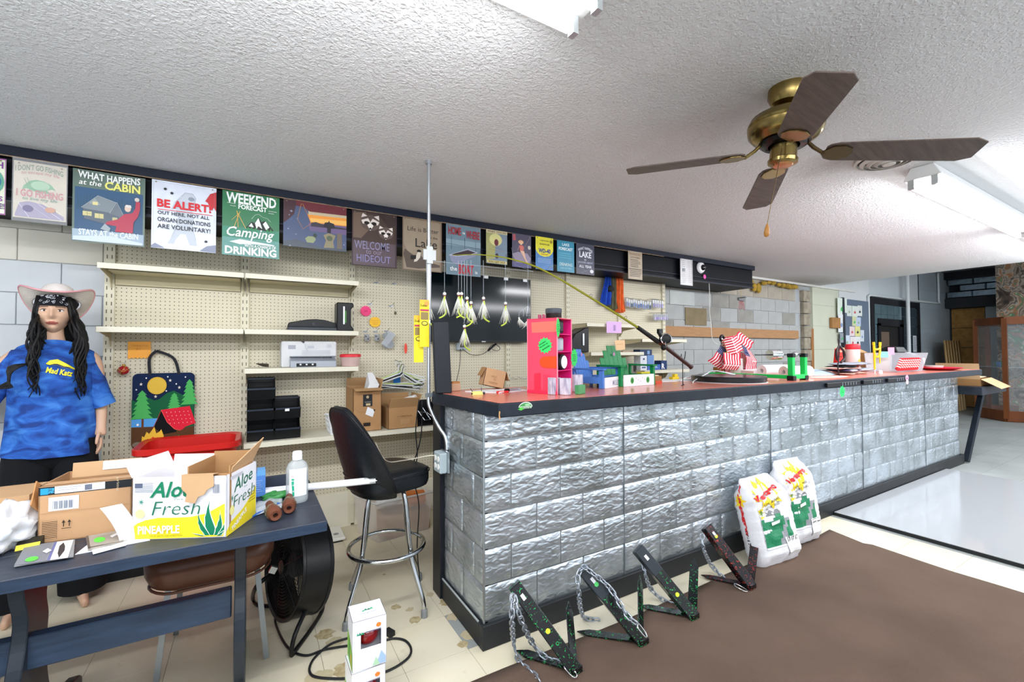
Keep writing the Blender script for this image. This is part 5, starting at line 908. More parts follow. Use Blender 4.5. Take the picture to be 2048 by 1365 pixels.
t = carton('cardboard_box', 'kraft box tipped up on its side on the counter behind the papers', (1.30, 2.47, TZ+.012), 0, .15, .06, .11, (None, 150, None, 160), mat=cardl, inner=card, flen=.06, rot=(0, radians(13), 0))
art(t, [('t', 'HOLD', .45, .42, .12, .26, '#a9855c', .02), ('t', 'IN', .5, .58, .12, .1, '#a9855c', .02), ('t', 'NORTH', .45, .78, .12, .4, '#a9855c', .02)], (-.075, -.0305, .11), (1, 0, 0), (0, 0, -1), .15, .11)
tag(MB().prism([(1.07, 2.36), (1.20, 2.18), (1.42, 2.22), (1.42, 2.36), (1.2, 2.38)], TZ, TZ+.004).build('paper_sheets', pm('#eef1f6'), None), 'white papers under the kraft box at the left end of the counter', 'paper')
t = thing('bulldog_clip', 'yellow tag clip with black feet near the counter corner', 'clip', ctp(955, 790)); MB().hexa([(-.035, -.01, 0), (.03, -.01, 0), (.03, .01, 0), (-.035, .01, 0), (-.03, .002, .018), (.028, .002, .018), (.028, .012, .018), (-.03, .012, .018)]).build('tag_plate', pm('#e3d67c'), t); MB().tube([(-.03, .0, .018), (-.036, .015, .034)], .002, 5).tube([(.025, .0, .018), (.03, .015, .036)], .002, 5).sph((-.034, -.002, .006), .006, 8).sph((.038, -.002, .006), .008, 8).build('wire_feet', pm('#2a2b2e'), t)
t = thing('folding_knife', 'red folding box knife lying left of the black roll', 'knife', ctp(1006, 786)); m = MB(); m.prism([(-.045, -.008), (.03, -.012), (.04, 0), (.03, .010), (-.04, .008)], 0, .010); m.build('handle', pm('#e0262f'), t, bevel=.002); MB().box(-.03, -.0125, .003, .0, -.011, .008).build('grip', pm('#f6dada'), t)
t = thing('marker_roll', 'black and silver tube lying against the pink case', 'tube', (1.30, 2.21, TZ+.011), 18); MB().tube([(-.055, 0, 0), (-.03, 0, 0)], .011, 12).build('cap', pm('#17181b'), t, smooth='auto'); MB().tube([(-.03, 0, 0), (.07, 0, 0)], .009, 12).build('barrel', mk('silver', '#c2c8cc', .3, metal=.6), t, smooth='auto')
# pink acrylic display case
pk = mk('pink_acrylic', '#f7506f', .22, alpha=.86, spec=.7); pk2 = mk('pink_magenta', '#f52a8f', .3); A = Vector((1.338, 2.10)); B = Vector((1.418, 1.925)); dA = (B-A).normalized(); nA = Vector((-dA.y, dA.x))
t = thing('display_case', 'tall pink plastic display case with green star labels', 'display case', (B.x, B.y, TZ), math.degrees(math.atan2(nA.y, nA.x)))
D_, W_, H_ = (B-A).length, .17, .418     # local: x along opening to the right, y back along the left panel
MB().box(0, 0, 0, .003, D_, H_).build('left_panel', pk, t, bevel=.001); MB().box(W_-.003, 0, 0, W_, D_, H_).build('right_panel', pk2, t); MB().box(0, 0, H_-.004, W_, D_, H_).build('top_panel', mk('pink_top', '#f45c78', .25), t); MB().box(.003, D_-.003, 0, W_-.003, D_, H_-.004).build('back_panel', pk2, t)
for z in (.0, .125, .228, .325): MB().box(.003, .004, z+.002, W_-.003, D_-.003, z+.006).build('shelf', pk2, t)
MB().box(-.001, -.001, 0, .004, .003, H_).box(W_-.004, -.001, 0, W_, .003, H_).build('edge_strip', pm('#ff9fb4'), t)
art(t, [('p', [(.14, .05), (.98, .045), (.98, .185), (.16, .19)], '#e87868'), ('p', star(13, .40, .5, .60, .36, .48, .22, .2), '#3fe070'), ('t', 'GAMES', .52, .33, .018, .26, '#1b5f30', .03, 0, 0, -28), ('t', 'PRICED AS', .56, .36, .018, .3, '#1b5f30', .03, 0, 0, -28), ('t', 'MARKED', .64, .39, .018, .28, '#1b5f30', .03, 0, 0, -28),
         ('p', [(.98, .50)]+[(.60+.18*cos(a), .58+.075*sin(a)) for a in [pi*1.5-pi*k/10 for k in range(11)]]+[(.98, .66)], '#e9501f'), ('p', [(.24, .74), (.45, .72), (.45, .97), (.24, .97)], '#e8304c'), ('p', [(.55, .74), (.78, .75), (.78, .97), (.55, .97)], '#f0405c'), ('r', 0, .0, .03, 1, '#fb8aa0'), ('r', .0, .955, 1, 1, '#e92f52')], (-.0003, D_, H_), (0, -1, 0), (0, 0, -1), D_, H_, 'print')
art(t, [('p', star(11, .42, .5), '#2fd45f')]+[('r', .3, .35+.1*k, .7, .38+.1*k, '#137038') for k in range(4)], (-.02, -.004, H_-.0), (1, 0, 0), (0, 0, -1), .045, .11, 'green_star')
art(t, [('p', star(11, .40, .5), '#2fd45f')]+[('r', .25, .35+.1*k, .7, .38+.1*k, '#137038') for k in range(4)], (W_-.025, -.006, H_-.165), (1, 0, 0), (0, 0, -1), .085, .11, 'green_star')
def puck(x, z, w_, h_, name, label, mats, rnd=False):
    M = t.matrix_basis @ Vector((x+.012, .002, z)); q = thing(name, label, 'game piece' if 0 else 'goods', tuple(M), math.degrees(t.rotation_euler.z))
    if rnd: m = MB(); m.M = T(0, .0, h_/2) @ RX(90); m.lathe([(0, .006), (h_/2*.85, .006), (h_/2, 0), (h_/2, -.03), (0, -.03)], 24); m.build('case', pm('#18181c'), q, smooth='auto'); m = MB(); m.M = T(0, -.007, h_/2) @ RX(90); m.lathe([(0, .001), (h_/2*.8, .001)], 24); m.build('face', pm('#f0f2f2'), q); art(q, [('l', [(.4, .3), (.6, .5), (.5, .55)], .002, '#55585c'), ('l', [(.2, .75), (.8, .6)], .001, '#777')], (-h_/2, -.008, h_), (1, 0, 0), (0, 0, -1), h_, h_)
    else: MB().box(-w_/2, 0, 0, w_/2, .02, h_).build('case', mats[0], q, bevel=.008); MB().box(-w_*.3, -.001, h_*.2, w_*.3, 0, h_*.8).build('face', mats[1], q)
puck(.04, .3315, .055, .078, 'black_case', 'glossy black case on the top shelf of the pink display case', (mk('gloss_black', '#0d0e12', .1, coat=.6), pm('#2c2f38')))
puck(.04, .2345, .055, .075, 'silver_case', 'silver metal case on the second shelf of the pink display case', (mk('silver_pl', '#a9afb8', .35, metal=.3), pm('#bcc0c6')))
puck(.055, .1315, .09, .088, 'round_case', 'round black-rimmed white dial on the third shelf of the pink display case', None, True)
puck(.06, .0065, .07, .03, 'dark_case', 'dark case low in the bottom of the pink display case', (pm('#2a1620'), pm('#45202c')))
ztop = TZ+H_+.0005; cc = t.matrix_basis @ Vector((.085, .07, 0)); t2 = thing('black_jar', 'round clear-lidded jar of dark pieces on top of the pink case', 'jar', (cc.x, cc.y, ztop))
MB().lathe([(0, 0), (.043, 0), (.045, .006), (.045, .045), (.0, .046)], 24).build('contents', mk('dark_pieces', '#261c1c', .4, var=.6, vs=60), t2, smooth='auto'); MB().lathe([(.0455, .03), (.047, .034), (.047, .055), (.043, .058), (0, .058)], 24).build('lid', mk('smoke_lid', '#4b5058', .15, coat=.5), t2, smooth='auto')
cc = t.matrix_basis @ Vector((.025, .10, 0))
t2 = thing('pink_trinkets', 'small pink and white bottles left of the jar on the pink case', 'trinkets', (cc.x, cc.y, ztop)); R = random.Random(3)
for k in range(5): MB().tube([(-.03+.015*k, .01*(k % 2), 0), (-.03+.015*k, .01*(k % 2), .018+.01*R.random())], .007, 8).build('bottle', pm(R.choice(['#d890a8', '#f2e4ea', '#b04a68'])), t2, smooth='auto')
# soap bars
mar = mk('marble_soap', '#dcdce8', .35, col2='#8d8da6', vs=22, stretch=(2.2, 2.2, .8)); mar2 = mk('marble_soap_pale', '#e4e2ec', .35, col2='#a7a4ba', vs=18, stretch=(2, 2, .8)); gs = mk('green_soap', '#57a56c', .4, var=.2, vs=18)
def soap(u, v, w_, h_, d_, rz, mat, label, lab=True):
    p = ctp(u, v); q = thing('soap_bar', label, 'soap', p, rz); MB().box(-w_/2, 0, 0, w_/2, d_, h_).build('bar', mat, q, bevel=.003)
    if lab: art(q, [('p', [(.1, 1), (.1, .45), (.5, .25), (.9, .45), (.9, 1)], '#e6e3cf'), ('e', .5, .55, .2, .08, '#c9b46a')], (w_/2+.0004, .0, h_), (0, 1, 0), (0, 0, -1), d_, h_, 'paper_band')
    return q
soap(1115, 790, .062, .092, .045, 12, mar, 'grey marbled soap bar, front left against the pink case'); soap(1139, 791, .040, .090, .05, 22, mar2, 'pale marbled soap bar in the front middle'); soap(1159, 784, .085, .098, .04, 20, mar2, 'wide pale marbled soap bar behind the green one'); soap(1165, 789, .068, .05, .03, 20, gs, 'low green soap bar in front of the marbled ones', False)
# miniature garden chairs used as holders
def minichair(p, rz, col, name, label, front, W_=.26, s=1.0):
    mt_ = mk('chair_'+col.strip('#'), col, .45, var=.12, vs=12); t = thing(name, label, 'miniature chair', p, rz)
    w = W_; n = 6
    for k in range(n):
        x = (-.5+(k+.5)/n)*w*.82; hgt = (.225-.020*abs(k-2.5)**1.6)*s
        m = MB(); m.M = T(x, .12, .035) @ RX(-14); m.box(-w*.068, -.004, 0, w*.068, .004, hgt); m.build('back_slat', mt_, t, bevel=.002)
    for sx in (-1, 1):
        MB().box(sx*w/2-.022, -.085, .115*s, sx*w/2+.026, .14, .125*s).build('arm', mt_, t, bevel=.002); MB().box(sx*w/2-.008, -.075, 0, sx*w/2+.012, -.045, .115*s).build('front_leg', mt_, t, bevel=.002); MB().box(sx*w/2-.01, -.05, .03, sx*w/2+.006, .15, .07).build('side_rail', mt_, t, bevel=.002); MB().box(sx*w/2-.008, .13, 0, sx*w/2+.008, .15, .115*s).build('rear_leg', mt_, t, bevel=.002)
    for k in range(4): MB().box(-w/2+.01, -.06+.045*k, .07-.006*k, w/2-.01, -.02+.045*k, .076-.006*k).build('seat_slat', mt_, t)
    MB().box(-w/2+.012, -.082, 0, w/2-.008, -.074, .068*s).build('front_board', whc, t, bevel=.001)
    art(t, front, (-w/2+.012, -.0822, .068*s), (1, 0, 0), (0, 0, -1), w-.02, .068*s); return t
minichair((1.965, 2.185, TZ), 22, '#4f86d8', 'miniature_chair', 'miniature blue slatted garden chair with a white name board', [('t', 'MULES', .66, .55, .5, .42, '#8f92ac', .02), ('l', [(.22, .75), (.28, .3), (.38, .35), (.34, .75)], .004, '#7f84a8')], .25)
minichair((2.235, 2.20, TZ), 3, '#0f8a4a', 'miniature_chair', 'miniature green slatted garden chair with green wheels on its board', [('e', .26, .5, .055, .28, '#4fae4a'), ('e', .26, .5, .035, .18, '#2c7a34'), ('e', .78, .5, .055, .28, '#4fae4a'), ('e', .78, .5, .035, .18, '#2c7a34')]+[('e', .38+.07*k, .3+.15*(k % 3), .008, .04, '#8a8e90') for k in range(5)]+[('l', [(.42, .7), (.5, .4), (.58, .7)], .001, '#888')], .32, 1.12)
tag(art(None, [('p', [(0, .05), (.9, 0), (1, .9), (.2, 1)], '#f6cfa0'), ('r', .2, .4, .8, .43, '#c99a60')], (2.165, 2.27, TZ+.312), (1, 0, 0), (0, .1, -1), .105, .075, 'price_paper'), 'pale orange price paper standing on top of the green miniature chair', 'label')
for q, l in ((bpy.data.objects['miniature_chair'], 'pink dot on the blue back'), (bpy.data.objects['miniature_chair.001'], 'pink dot on the green back')):
    o = art(q, [('e', .5, .5, .5, .5, '#c983b8')], (-.008, .150 if 1 else 0, .225), (1, 0, 0), (0, 0, -1), .02, .026, 'pink_dot'); o.location = (0, -.004, 0)
smallt = thing('yellow_case', 'small yellow plastic case behind the green miniature chair', 'case', (2.62, 2.42, TZ)); MB().box(-.06, -.02, 0, .06, .03, .07).build('body', pm('#d9cf2c'), smallt, bevel=.004); MB().box(-.03, -.022, .01, .04, -.02, .04).build('window', pm('#3c3a30'), smallt)
p = ctp(1312, 769); t = thing('brown_box', 'small brown wooden box right of the green miniature chair', 'box', (p[0], p[1], TZ), 6); MB().box(-.08, 0, 0, .07, .10, .055).build('body', mk('wood_brown', '#a8743e', .5, var=.3, vs=9), t, bevel=.003); MB().box(.0, -.001, .0, .07, 0, .022).build('red_label', pm('#cf4a2c'), t); MB().box(-.05, .02, .055, .06, .08, .062).build('wrapped_top', pm('#e6d3a8'), t)
t = thing('yellow_item', 'small yellow tape dispenser on the white papers', 'tape', (2.93, 2.40, TZ+.004)); MB().box(-.04, -.02, 0, .04, .02, .02).bc((.01, 0, .03), (.04, .03, .025)).build('body', pm('#e6c42a'), t, bevel=.004)
tag(MB().prism([(2.60, 2.30), (3.05, 2.18), (3.25, 2.36), (2.9, 2.48)], TZ, TZ+.004).build('paper_sheets', pm('#f0f3f6'), None), 'white papers left of the black disc on the counter', 'paper')
# black disc (base), white cable
p = at(1452, 768, z=CZ); dx = Vector((p.x, p.y)).normalized()*.262
t = thing('weight_plate', 'large flat black disc lying on a white sheet on the counter', 'base', (p.x+dx.x+.01, p.y+dx.y-.01, TZ)); MB().lathe([(0, .003), (.252, .003), (.26, .008), (.26, .038), (.254, .044), (0, .046)], 56).build('disc', mk('disc_black', '#15171a', .3, coat=.2), t, smooth='auto'); MB().lathe([(0, 0), (.266, 0), (.266, .003), (0, .003)], 56).build('felt_sheet', pm('#eef0ee'), t)
cx_, cy_ = t.location.x, t.location.y
tag(MB().tube(crv([(2.78, 2.22, TZ+.005), (2.95, 2.28, TZ+.03), (cx_-.1, cy_+.05, TZ+.08), (cx_, cy_-.03, TZ+.055), (cx_+.1, cy_+.02, TZ+.052), (cx_-.02, cy_+.1, TZ+.075), (cx_-.2, cy_+.05, TZ+.055), (2.85, 2.15, TZ+.01), (2.7, 2.05, TZ+.005)], 6), .004, 6).build('white_cable', pm('#e9eef0'), None, smooth=True), 'white cable looped over the black disc', 'cable')
# jar of small flags
vp = (3.84, 2.46); t = thing('glass_jar', 'clear jar holding the bunch of small flags', 'jar', (vp[0], vp[1], TZ)); MB().lathe([(.0, .002), (.065, .002), (.066, .16), (.062, .16), (.061, .006), (0, .006)], 24).build('glass', mk('jar_glass', '#e9efe9', .08, alpha=.35, spec=.8), t, smooth='auto')
def flag(quad, dy, label, canton=True, bulge=.03, seed=1):
    ps = [at(u, v, y=2.44+dy) for u, v in quad]; base = Vector((vp[0]+.012*seed-.03, vp[1]+.01*(seed % 3)-.01, TZ+.012)); t = thing('small_flag', label, 'flag', tuple(base), group='small striped flags in the jar')
    hT, fT, fB, hB = [p-base for p in ps]
    def surf(u, v, e):
        a = hT.lerp(fT, u); b = hB.lerp(fB, u); p = a.lerp(b, v); return p+Vector((0, -bulge*sin(pi*u)*.6-e-.012*sin(u*9+seed)*u, .0))
    m = MB(); m.grid(lambda a, b: tuple(surf(a, b, 0)), 8, 8); m.build('cloth', pm('#f7d9dc', 80), t, smooth=True) if False else m.build('cloth', mk('flag_white', '#f4dfe0', .8), t, smooth=True)
    its = []
    for k in range(7):
        y0 = 2*k/13; y1 = (2*k+1)/13; n = 6; x0 = .42 if (canton and k < 4) else 0
        its.append(('p', [(x0+(1-x0)*i/n, y0) for i in range(n+1)]+[(x0+(1-x0)*(n-i)/n, y1) for i in range(n+1)], '#c2203c'))
    if canton: its += [('p', [(0, 0), (.21, 0), (.42, 0), (.42, .54), (.21, .54), (0, .54)], '#232a58')]+[('e', .05+.08*i, .06+.105*j, .014, .02, '#dfe3f0') for i in range(5) for j in range(5)]
    # stripes follow the cloth as quads
    m = MB(); cols = ['#c2203c', '#232a58', '#dfe3f0']
    for it in its:
        m.m = cols.index(it[-1])
        if it[0] == 'p' and len(it[1]) == 14:
            P = it[1]; m.add([tuple(surf(u, v, .0015)) for u, v in P], [(i, i+1, 12-i, 13-i) for i in range(6)])
        elif it[0] == 'p': m.add([tuple(surf(u, v, .002)) for u, v in it[1]], [(0, 1, 4, 5), (1, 2, 3, 4)])
        else: m.add([tuple(surf(u, v, .003)) for u, v in ell(it[1], it[2], it[3], it[4], 6)], [tuple(range(6))])
    m.build('stripes', [mk('flag_'+c.strip('#'), c, .8) for c in cols], t)
    MB().tube([(0, 0, 0), tuple(hB.lerp(hT, .5)*.0+hB), tuple(hT)], .003, 6).build('stick', mk('stick_wood', '#b98a4a', .5), t); return t
flag([(1441, 690), (1416, 722), (1444, 742), (1464, 708)], .0, 'left small flag with its star field toward the jar', True, .03, 1)
flag([(1446, 706), (1444, 738), (1476, 741), (1480, 706)], -.05, 'front middle small flag hanging straight down', False, .02, 2)
flag([(1482, 688), (1492, 742), (1514, 737), (1500, 702)], -.02, 'right small flag drooping with a dark star field', True, .03, 3)
flag([(1462, 684), (1477, 663), (1507, 685), (1491, 706)], .03, 'upper right small flag held diagonally', False, .02, 4)
flag([(1447, 680), (1470, 670), (1484, 700), (1456, 712)], -.04, 'bunched small flag in the centre of the jar', False, .06, 5)
flag([(1441, 676), (1466, 671), (1474, 702), (1450, 706)], .04, 'back left small flag curling behind the bunch', False, .05, 6)
flag([(1474, 704), (1470, 742), (1488, 746), (1492, 706)], .02, 'small flag tucked between the middle and right ones', False, .02, 7)
flag([(1452, 728), (1440, 742), (1450, 752), (1466, 740)], .05, 'low small flag behind the jar', False, .02, 0)
t = thing('dark_finial', 'black hooked flag pole tip with white bead left of the flags', 'finial', tuple(at(1442, 690, y=2.46))); t.location.z = TZ; zt = at(1442, 676, y=2.46).z-TZ
MB().tube([(.06, 0, 0), (.02, 0, zt*.55), (0, 0, zt-.03)], .004, 6).tube(crv([(0, 0, zt-.03), (-.005, 0, zt), (.02, 0, zt+.02), (.045, 0, zt-.01)], 4), [.012]*12+[.004], 6).build('pole_tip', pm('#15161a'), t, smooth=True); MB().sph((0, -.01, zt-.01), .009, 8).build('bead', pm('#e8eaec'), t, smooth=True)
# green winder with silver cup
gr = mk('winder_green', '#1fd15f', .4); ang = math.degrees(math.atan2(1.743-1.842, 3.722-3.573)); t = thing('rod_winder', 'bright green bench winder with black feet and a silver cup on its shaft', 'winder', (3.575, 1.84, TZ), 0)
MB().box(.0, -.02, .012, .22, .02, .045).box(.0, -.02, .012, .035, .30, .040).build('base', gr, t, bevel=.002); MB().beam((.0, .30, .026), (-.06, .66, .026), .028, .028).build('long_foot', gr, t, bevel=.002)
for x, n_ in ((.018, 0), (.20, 1)): MB().box(x-.018, -.018, .045, x+.018, .02, .185).build('post', gr, t, bevel=.002); MB().bc((x, .0, .195), (.042, .046, .03)).bc((x, .0, .018), (.046, .05, .036)).build('cap', blk, t, bevel=.003)
MB().tube([(-.26, .12, .20), (.22, 0, .20)], .005, 8).build('shaft', mk('shaft', '#4a4e52', .3, metal=.9), t, smooth='auto')
m = MB(); m.M = T(-.085, .07, .20) @ RZ(-14) @ RY(90); m.lathe([(0, -.05), (.036, -.05), (.039, -.046), (.037, .04), (.04, .046), (.034, .052), (.01, .06), (.01, .075), (0, .08)], 28); m.build('silver_cup', mk('chrome', '#dfe3e6', .08, metal=1), t, smooth='auto')
m = MB(); m.M = T(.11, .02, .20) @ RY(90); m.lathe([(0, -.03), (.016, -.025), (.022, 0), (.012, .03), (0, .032)], 16); m.build('chuck', mk('chrome', '#dfe3e6', .08, metal=1), t, smooth='auto')
def roll(p, rz, label, L=.26, r=.045, col='#f4f4f6'):
    t = thing('paper_roll', label, 'paper roll', p, rz); m = MB(); m.M = T(0, 0, r) @ RY(90); m.lathe([(r*.35, -L/2), (r, -L/2), (r, L/2), (r*.35, L/2), (r*.35, -L/2)], 24); m.build('roll', mk('paper_white', col, .8), t, smooth='auto'); m = MB(); m.M = T(0, 0, r) @ RY(90); m.lathe([(0, L/2+.0005), (r*.3, L/2+.0005)], 16); m.build('core', pm('#3a3634'), t)
roll((4.05, 2.22, TZ), -12, 'white paper roll behind the left green post', .30, .052); roll((4.02, 2.02, TZ), -14, 'white paper roll seen end-on between the green posts', .28, .05)
t = thing('white_tray', 'white folded tray left of the green winder', 'tray', (4.0, 2.34, TZ), 0); MB().hexa([(-.14, -.04, 0), (.12, -.04, 0), (.12, .05, 0), (-.14, .05, 0), (-.17, -.06, .05), (.14, -.06, .045), (.14, .08, .06), (-.17, .08, .055)]).build('tray', pm('#eff0f2'), t)
# folded clothes and fabrics
def heap(p, sx, sy, h_, col, name, label, cat, seed=1, rz=0, lum=.35):
    def fn(a, b):
        r = b; x = sx*r*cos(2*pi*a); y = sy*r*sin(2*pi*a); e = max(0, 1-r**3)
        return (x, y, h_*e*(.75+lum*noise.noise(Vector((x*9+seed, y*9, seed))))+.001)
    return tag(MB().grid(fn, 32, 10, True).build(name, mk('cloth_'+col.strip('#'), col, .85, var=.12, vs=14), None, smooth=True, loc=p) if not rz else MB().grid(fn, 32, 10, True).build(name, mk('cloth_'+col.strip('#'), col, .85, var=.12, vs=14), None, smooth=True, loc=p), label, cat)
heap((4.62, 2.22, TZ), .36, .20, .055, '#b9cfe0', 'folded_cloth', 'pale blue cloth lying left of the folded clothes', 'cloth', 2)
heap((4.30, 1.90, TZ), .28, .10, .012, '#f0b9ae', 'folded_cloth', 'pink sheer fabric lying flat at the front edge right of the green winder', 'cloth', 3)
t = thing('folded_clothes', 'stack of folded grey, black and pink clothes near the red canister', 'clothes', (5.05, 2.05, TZ)); R = random.Random(12)
for k, (c_, z0, h_, x0, x1) in enumerate((('#f0b8a8', 0, .018, -.30, .12), ('#a9b0bf', .018, .04, -.22, .34), ('#3c2d5c', .030, .02, -.26, .02), ('#f2c3b6', .052, .018, -.36, .05), ('#17181c', .070, .012, -.30, .08), ('#9aa0ac', .082, .03, -.26, .32))):
    def fn(a, b, z0=z0, h_=h_, x0=x0, x1=x1, k=k):
        x = x0+(x1-x0)*a; w_ = .10+.02*sin(a*7+k); ang_ = 2*pi*b; return (x, w_*cos(ang_), z0+h_/2+h_*.5*sin(ang_)*(min(1, 6*a, 6*(1-a))**.5)+.006*noise.noise(Vector((x*12, ang_, k))))
    MB().grid(fn, 16, 14).build('garment', mk('cloth_'+c_.strip('#'), c_, .85, var=.12, vs=14), t, smooth=True)
t = thing('goose_neck', 'thin dark bent stand with black lobes standing by the folded clothes', 'stand', ctp(1676, 752)); zt = at(1677, 700, y=t.location.y).z-TZ
MB().tube(crv([(.02, 0, 0), (-.0, 0, .08), (.015, 0, .14), (.03, 0, zt), (.02, .0, zt+.10)], 6), .006, 6).tube(crv([(.03, .0, .28), (-.02, 0, .22), (-.01, 0, .15), (.03, 0, .12)], 5), [.006]*4+[.012]*7+[.006]*5, 8).tube(crv([(.04, .0, .27), (.12, 0, .22), (.13, 0, .16), (.06, 0, .12)], 5), .010, 8).build('stand', pm('#2a1f24'), t, smooth=True)
t = thing('red_pouch', 'red printed pouch standing left of the red and white canister', 'pouch', (5.62, 2.38, TZ)); MB().hexa([(-.07, -.03, 0), (.07, -.03, 0), (.07, .03, 0), (-.07, .03, 0), (-.075, -.003, .25), (.075, -.003, .25), (.075, .003, .25), (-.075, .003, .25)]).build('pouch', mk('red_pack', '#c82a22', .3, var=.15, vs=12), t); art(t, [('t', 'PLUS', .5, .12, .09, .7, '#f6e0c0', .03), ('t', 'HOT', .5, .42, .16, .7, '#4a1410', .04), ('p', [(.1, .6), (.5, .52), (.9, .6), (.85, .95), (.15, .95)], '#e8662c'), ('t', 'WARM', .5, .78, .1, .6, '#fff0c8', .02)], (-.072, -.0175, .25), (1, 0, 0), (0, .05, -1), .144, .25)
t = thing('wipes_canister', 'red-lidded red and white canister in front of the grey-blue board', 'canister', (5.86, 2.34, TZ)); MB().lathe([(0, 0), (.066, 0), (.068, .01), (.068, .245)], 28).build('body', mk('can_white', '#f0ded8', .3), t, smooth='auto'); MB().lathe([(.07, .24), (.072, .25), (.07, .285), (.06, .30), (0, .302)], 28).build('lid', pm('#e0303a'), t, smooth='auto')
cyl = lambda u, v, e: (.0685*cos(pi*1.5-.9+1.8*u)+0*e, (.0685+e)*sin(pi*1.5-.9+1.8*u), .245*(1-v))
art(t, [('r', .05, .05, .95, .12, '#e0303a'), ('r', .25, .2, .8, .34, '#e0303a'), ('t', '110', .5, .27, .08, .3, '#fff4f0', .02), ('p', [(.1, .6), (.35, .75), (.65, .75), (.95, .5), (.95, 1), (.1, 1)], '#e8442c'), ('e', .45, .55, .2, .08, '#f6c84a')], (0, 0, 0), (1, 0, 0), (0, 0, -1), .12, .245, surf=cyl)
t = carton('cardboard_box', 'brown carton with faint print behind the yellow frame, far end of the counter', (6.35, 2.38, TZ), -2, .55, .24, .20, (None, None, 60, None), mat=cardd, inner=cardl)
art(t, [('t', '1 BONANZA', .35, .25, .08, .3, '#6a4a2a', .01)]+noisy_lines(.15, .4, .55, 3, .12, .015, '#7d5a36', RN)+[('l', [(.7, .3), (.85, .25), (.8, .6), (.95, .7)], .004, '#6a4a2a')], (-.275, -.1205, .2), (1, 0, 0), (0, 0, -1), .55, .2)
yl = mk('yellow_pl', '#f2c51c', .35); t = thing('yellow_slingshot', 'yellow slingshot-like plastic frame on one thin post', 'frame', (5.32, 1.93, TZ))
m = MB(); m.tube([(-.03, 0, .30), (-.03, 0, .17), (-.03, 0, .04)], [.008, .011, .008], 8).tube([(-.04, 0, .275), (-.035, 0, .20), (0, .0, .165), (.06, .0, .165), (.095, 0, .20), (.10, 0, .275)], .010, 8).tube([(-.04, 0, .25), (.02, 0, .235), (.10, 0, .25)], .009, 8).tube([(-.04, 0, .28), (-.045, 0, .31)], .012, 8).tube([(.10, 0, .275), (.105, 0, .31)], .012, 8).tube([(.095, .0, .2), (.09, 0, .10)], .006, 8).build('frame', yl, t, smooth='auto')
MB().tube([(-.03, 0, 0), (-.03, 0, .05)], .005, 8).lathe([(0, 0), (.02, 0), (.018, .03), (0, .034)], 12, (.01, -.03, 0)).build('clear_foot', mk('foot_clear', '#dfe4ea', .2), t)
t = thing('flag_bin', 'clear plastic bin of rolled red and white striped flags', 'bin', (5.95, 1.98, TZ)); wl = mk('bin_clear', '#dfe3ea', .12, alpha=.35, spec=.8)
MB().hexa([(-.28, -.12, 0), (.34, -.12, 0), (.34, .16, 0), (-.28, .16, 0), (-.30, -.14, .01), (.36, -.14, .01), (.36, .18, .01), (-.30, .18, .01)]).hexa([(.30, -.12, 0), (.305, -.12, 0), (.305, .16, 0), (.30, .16, 0), (.42, -.14, .20), (.425, -.14, .20), (.425, .18, .20), (.42, .18, .20)]).hexa([(-.28, .155, 0), (.34, .155, 0), (.34, .16, 0), (-.28, .16, 0), (-.28, .175, .20), (.42, .175, .20), (.42, .18, .20), (-.28, .18, .20)]).build('tub', wl, t)
for k in range(9):
    x0 = -.24+.058*k; m = MB(); cols = [pm('#d42a34'), pm('#f4e2de')]
    for q in range(9): m.m = q % 2; a0 = Vector((x0+.012*q, -.10, .02+.012*q)); m.tube([a0, a0+Vector((.012, .02, .012))], .020-.001*q, 7)
    q_ = m.build('rolled_flag', cols, None, smooth='auto', loc=(5.95, 1.98, TZ+.012)); tag(q_, 'rolled red and white flag in the clear bin', 'flag', 'rolled flags in the clear bin')
MB().box(.10, .10, .18, .26, .104, .26).build('pink_card', pm('#f59ab8'), t); MB().box(-.10, .10, .15, .10, .104, .215).build('teal_card', pm('#7fb8b4'), t)
t = thing('cash_register', 'black cash register at the far end of the counter', 'register', (6.82, 2.18, TZ)); MB().hexa([(-.22, -.14, 0), (.20, -.14, 0), (.20, .22, 0), (-.22, .22, 0), (-.20, -.10, .16), (.18, -.10, .16), (.18, .22, .24), (-.20, .22, .24)]).build('body', mk('reg_black', '#25282d', .4), t, bevel=.01); MB().hexa([(-.15, .02, .20), (.16, .02, .20), (.16, .2, .24), (-.15, .2, .24), (-.10, .06, .27), (.14, .06, .27), (.14, .16, .275), (-.10, .16, .275)]).build('printer', blk, t, bevel=.008)
for k in range(6): MB().bc((.02+.04*(k % 3), -.06+.05*(k//3), .178+.018*(k//3)), (.03, .03, .006), (.38, 0, 0)).build('key', pm('#c9ced6'), t)
MB().box(.205, -.10, 0, .265, -.096, .13).build('white_card', pm('#f0f2f5'), t)
t = thing('red_plate', 'red plastic plate with pale lid, far right end of the counter', 'plate', (6.75, 1.86, TZ)); MB().lathe([(0, .002), (.12, .002), (.20, .030), (.19, .034), (.11, .010), (0, .010)], 32).build('plate', pm('#c8163a'), t, smooth='auto'); MB().lathe([(0, .014), (.07, .014), (.08, .035), (.085, .05), (0, .052)], 24, (.02, .05, 0)).build('pale_lid', pm('#cfd6cf'), t, smooth='auto')
t = thing('wood_ornament', 'small wooden stand behind the flag jar', 'stand', (3.72, 2.52-.05, TZ)); MB().box(-.16, -.02, .05, -.06, .02, .085).box(-.13, -.02, 0, -.1, .02, .05).build('stand', mk('wood_brown', '#a8743e', .5, var=.3, vs=9), t)
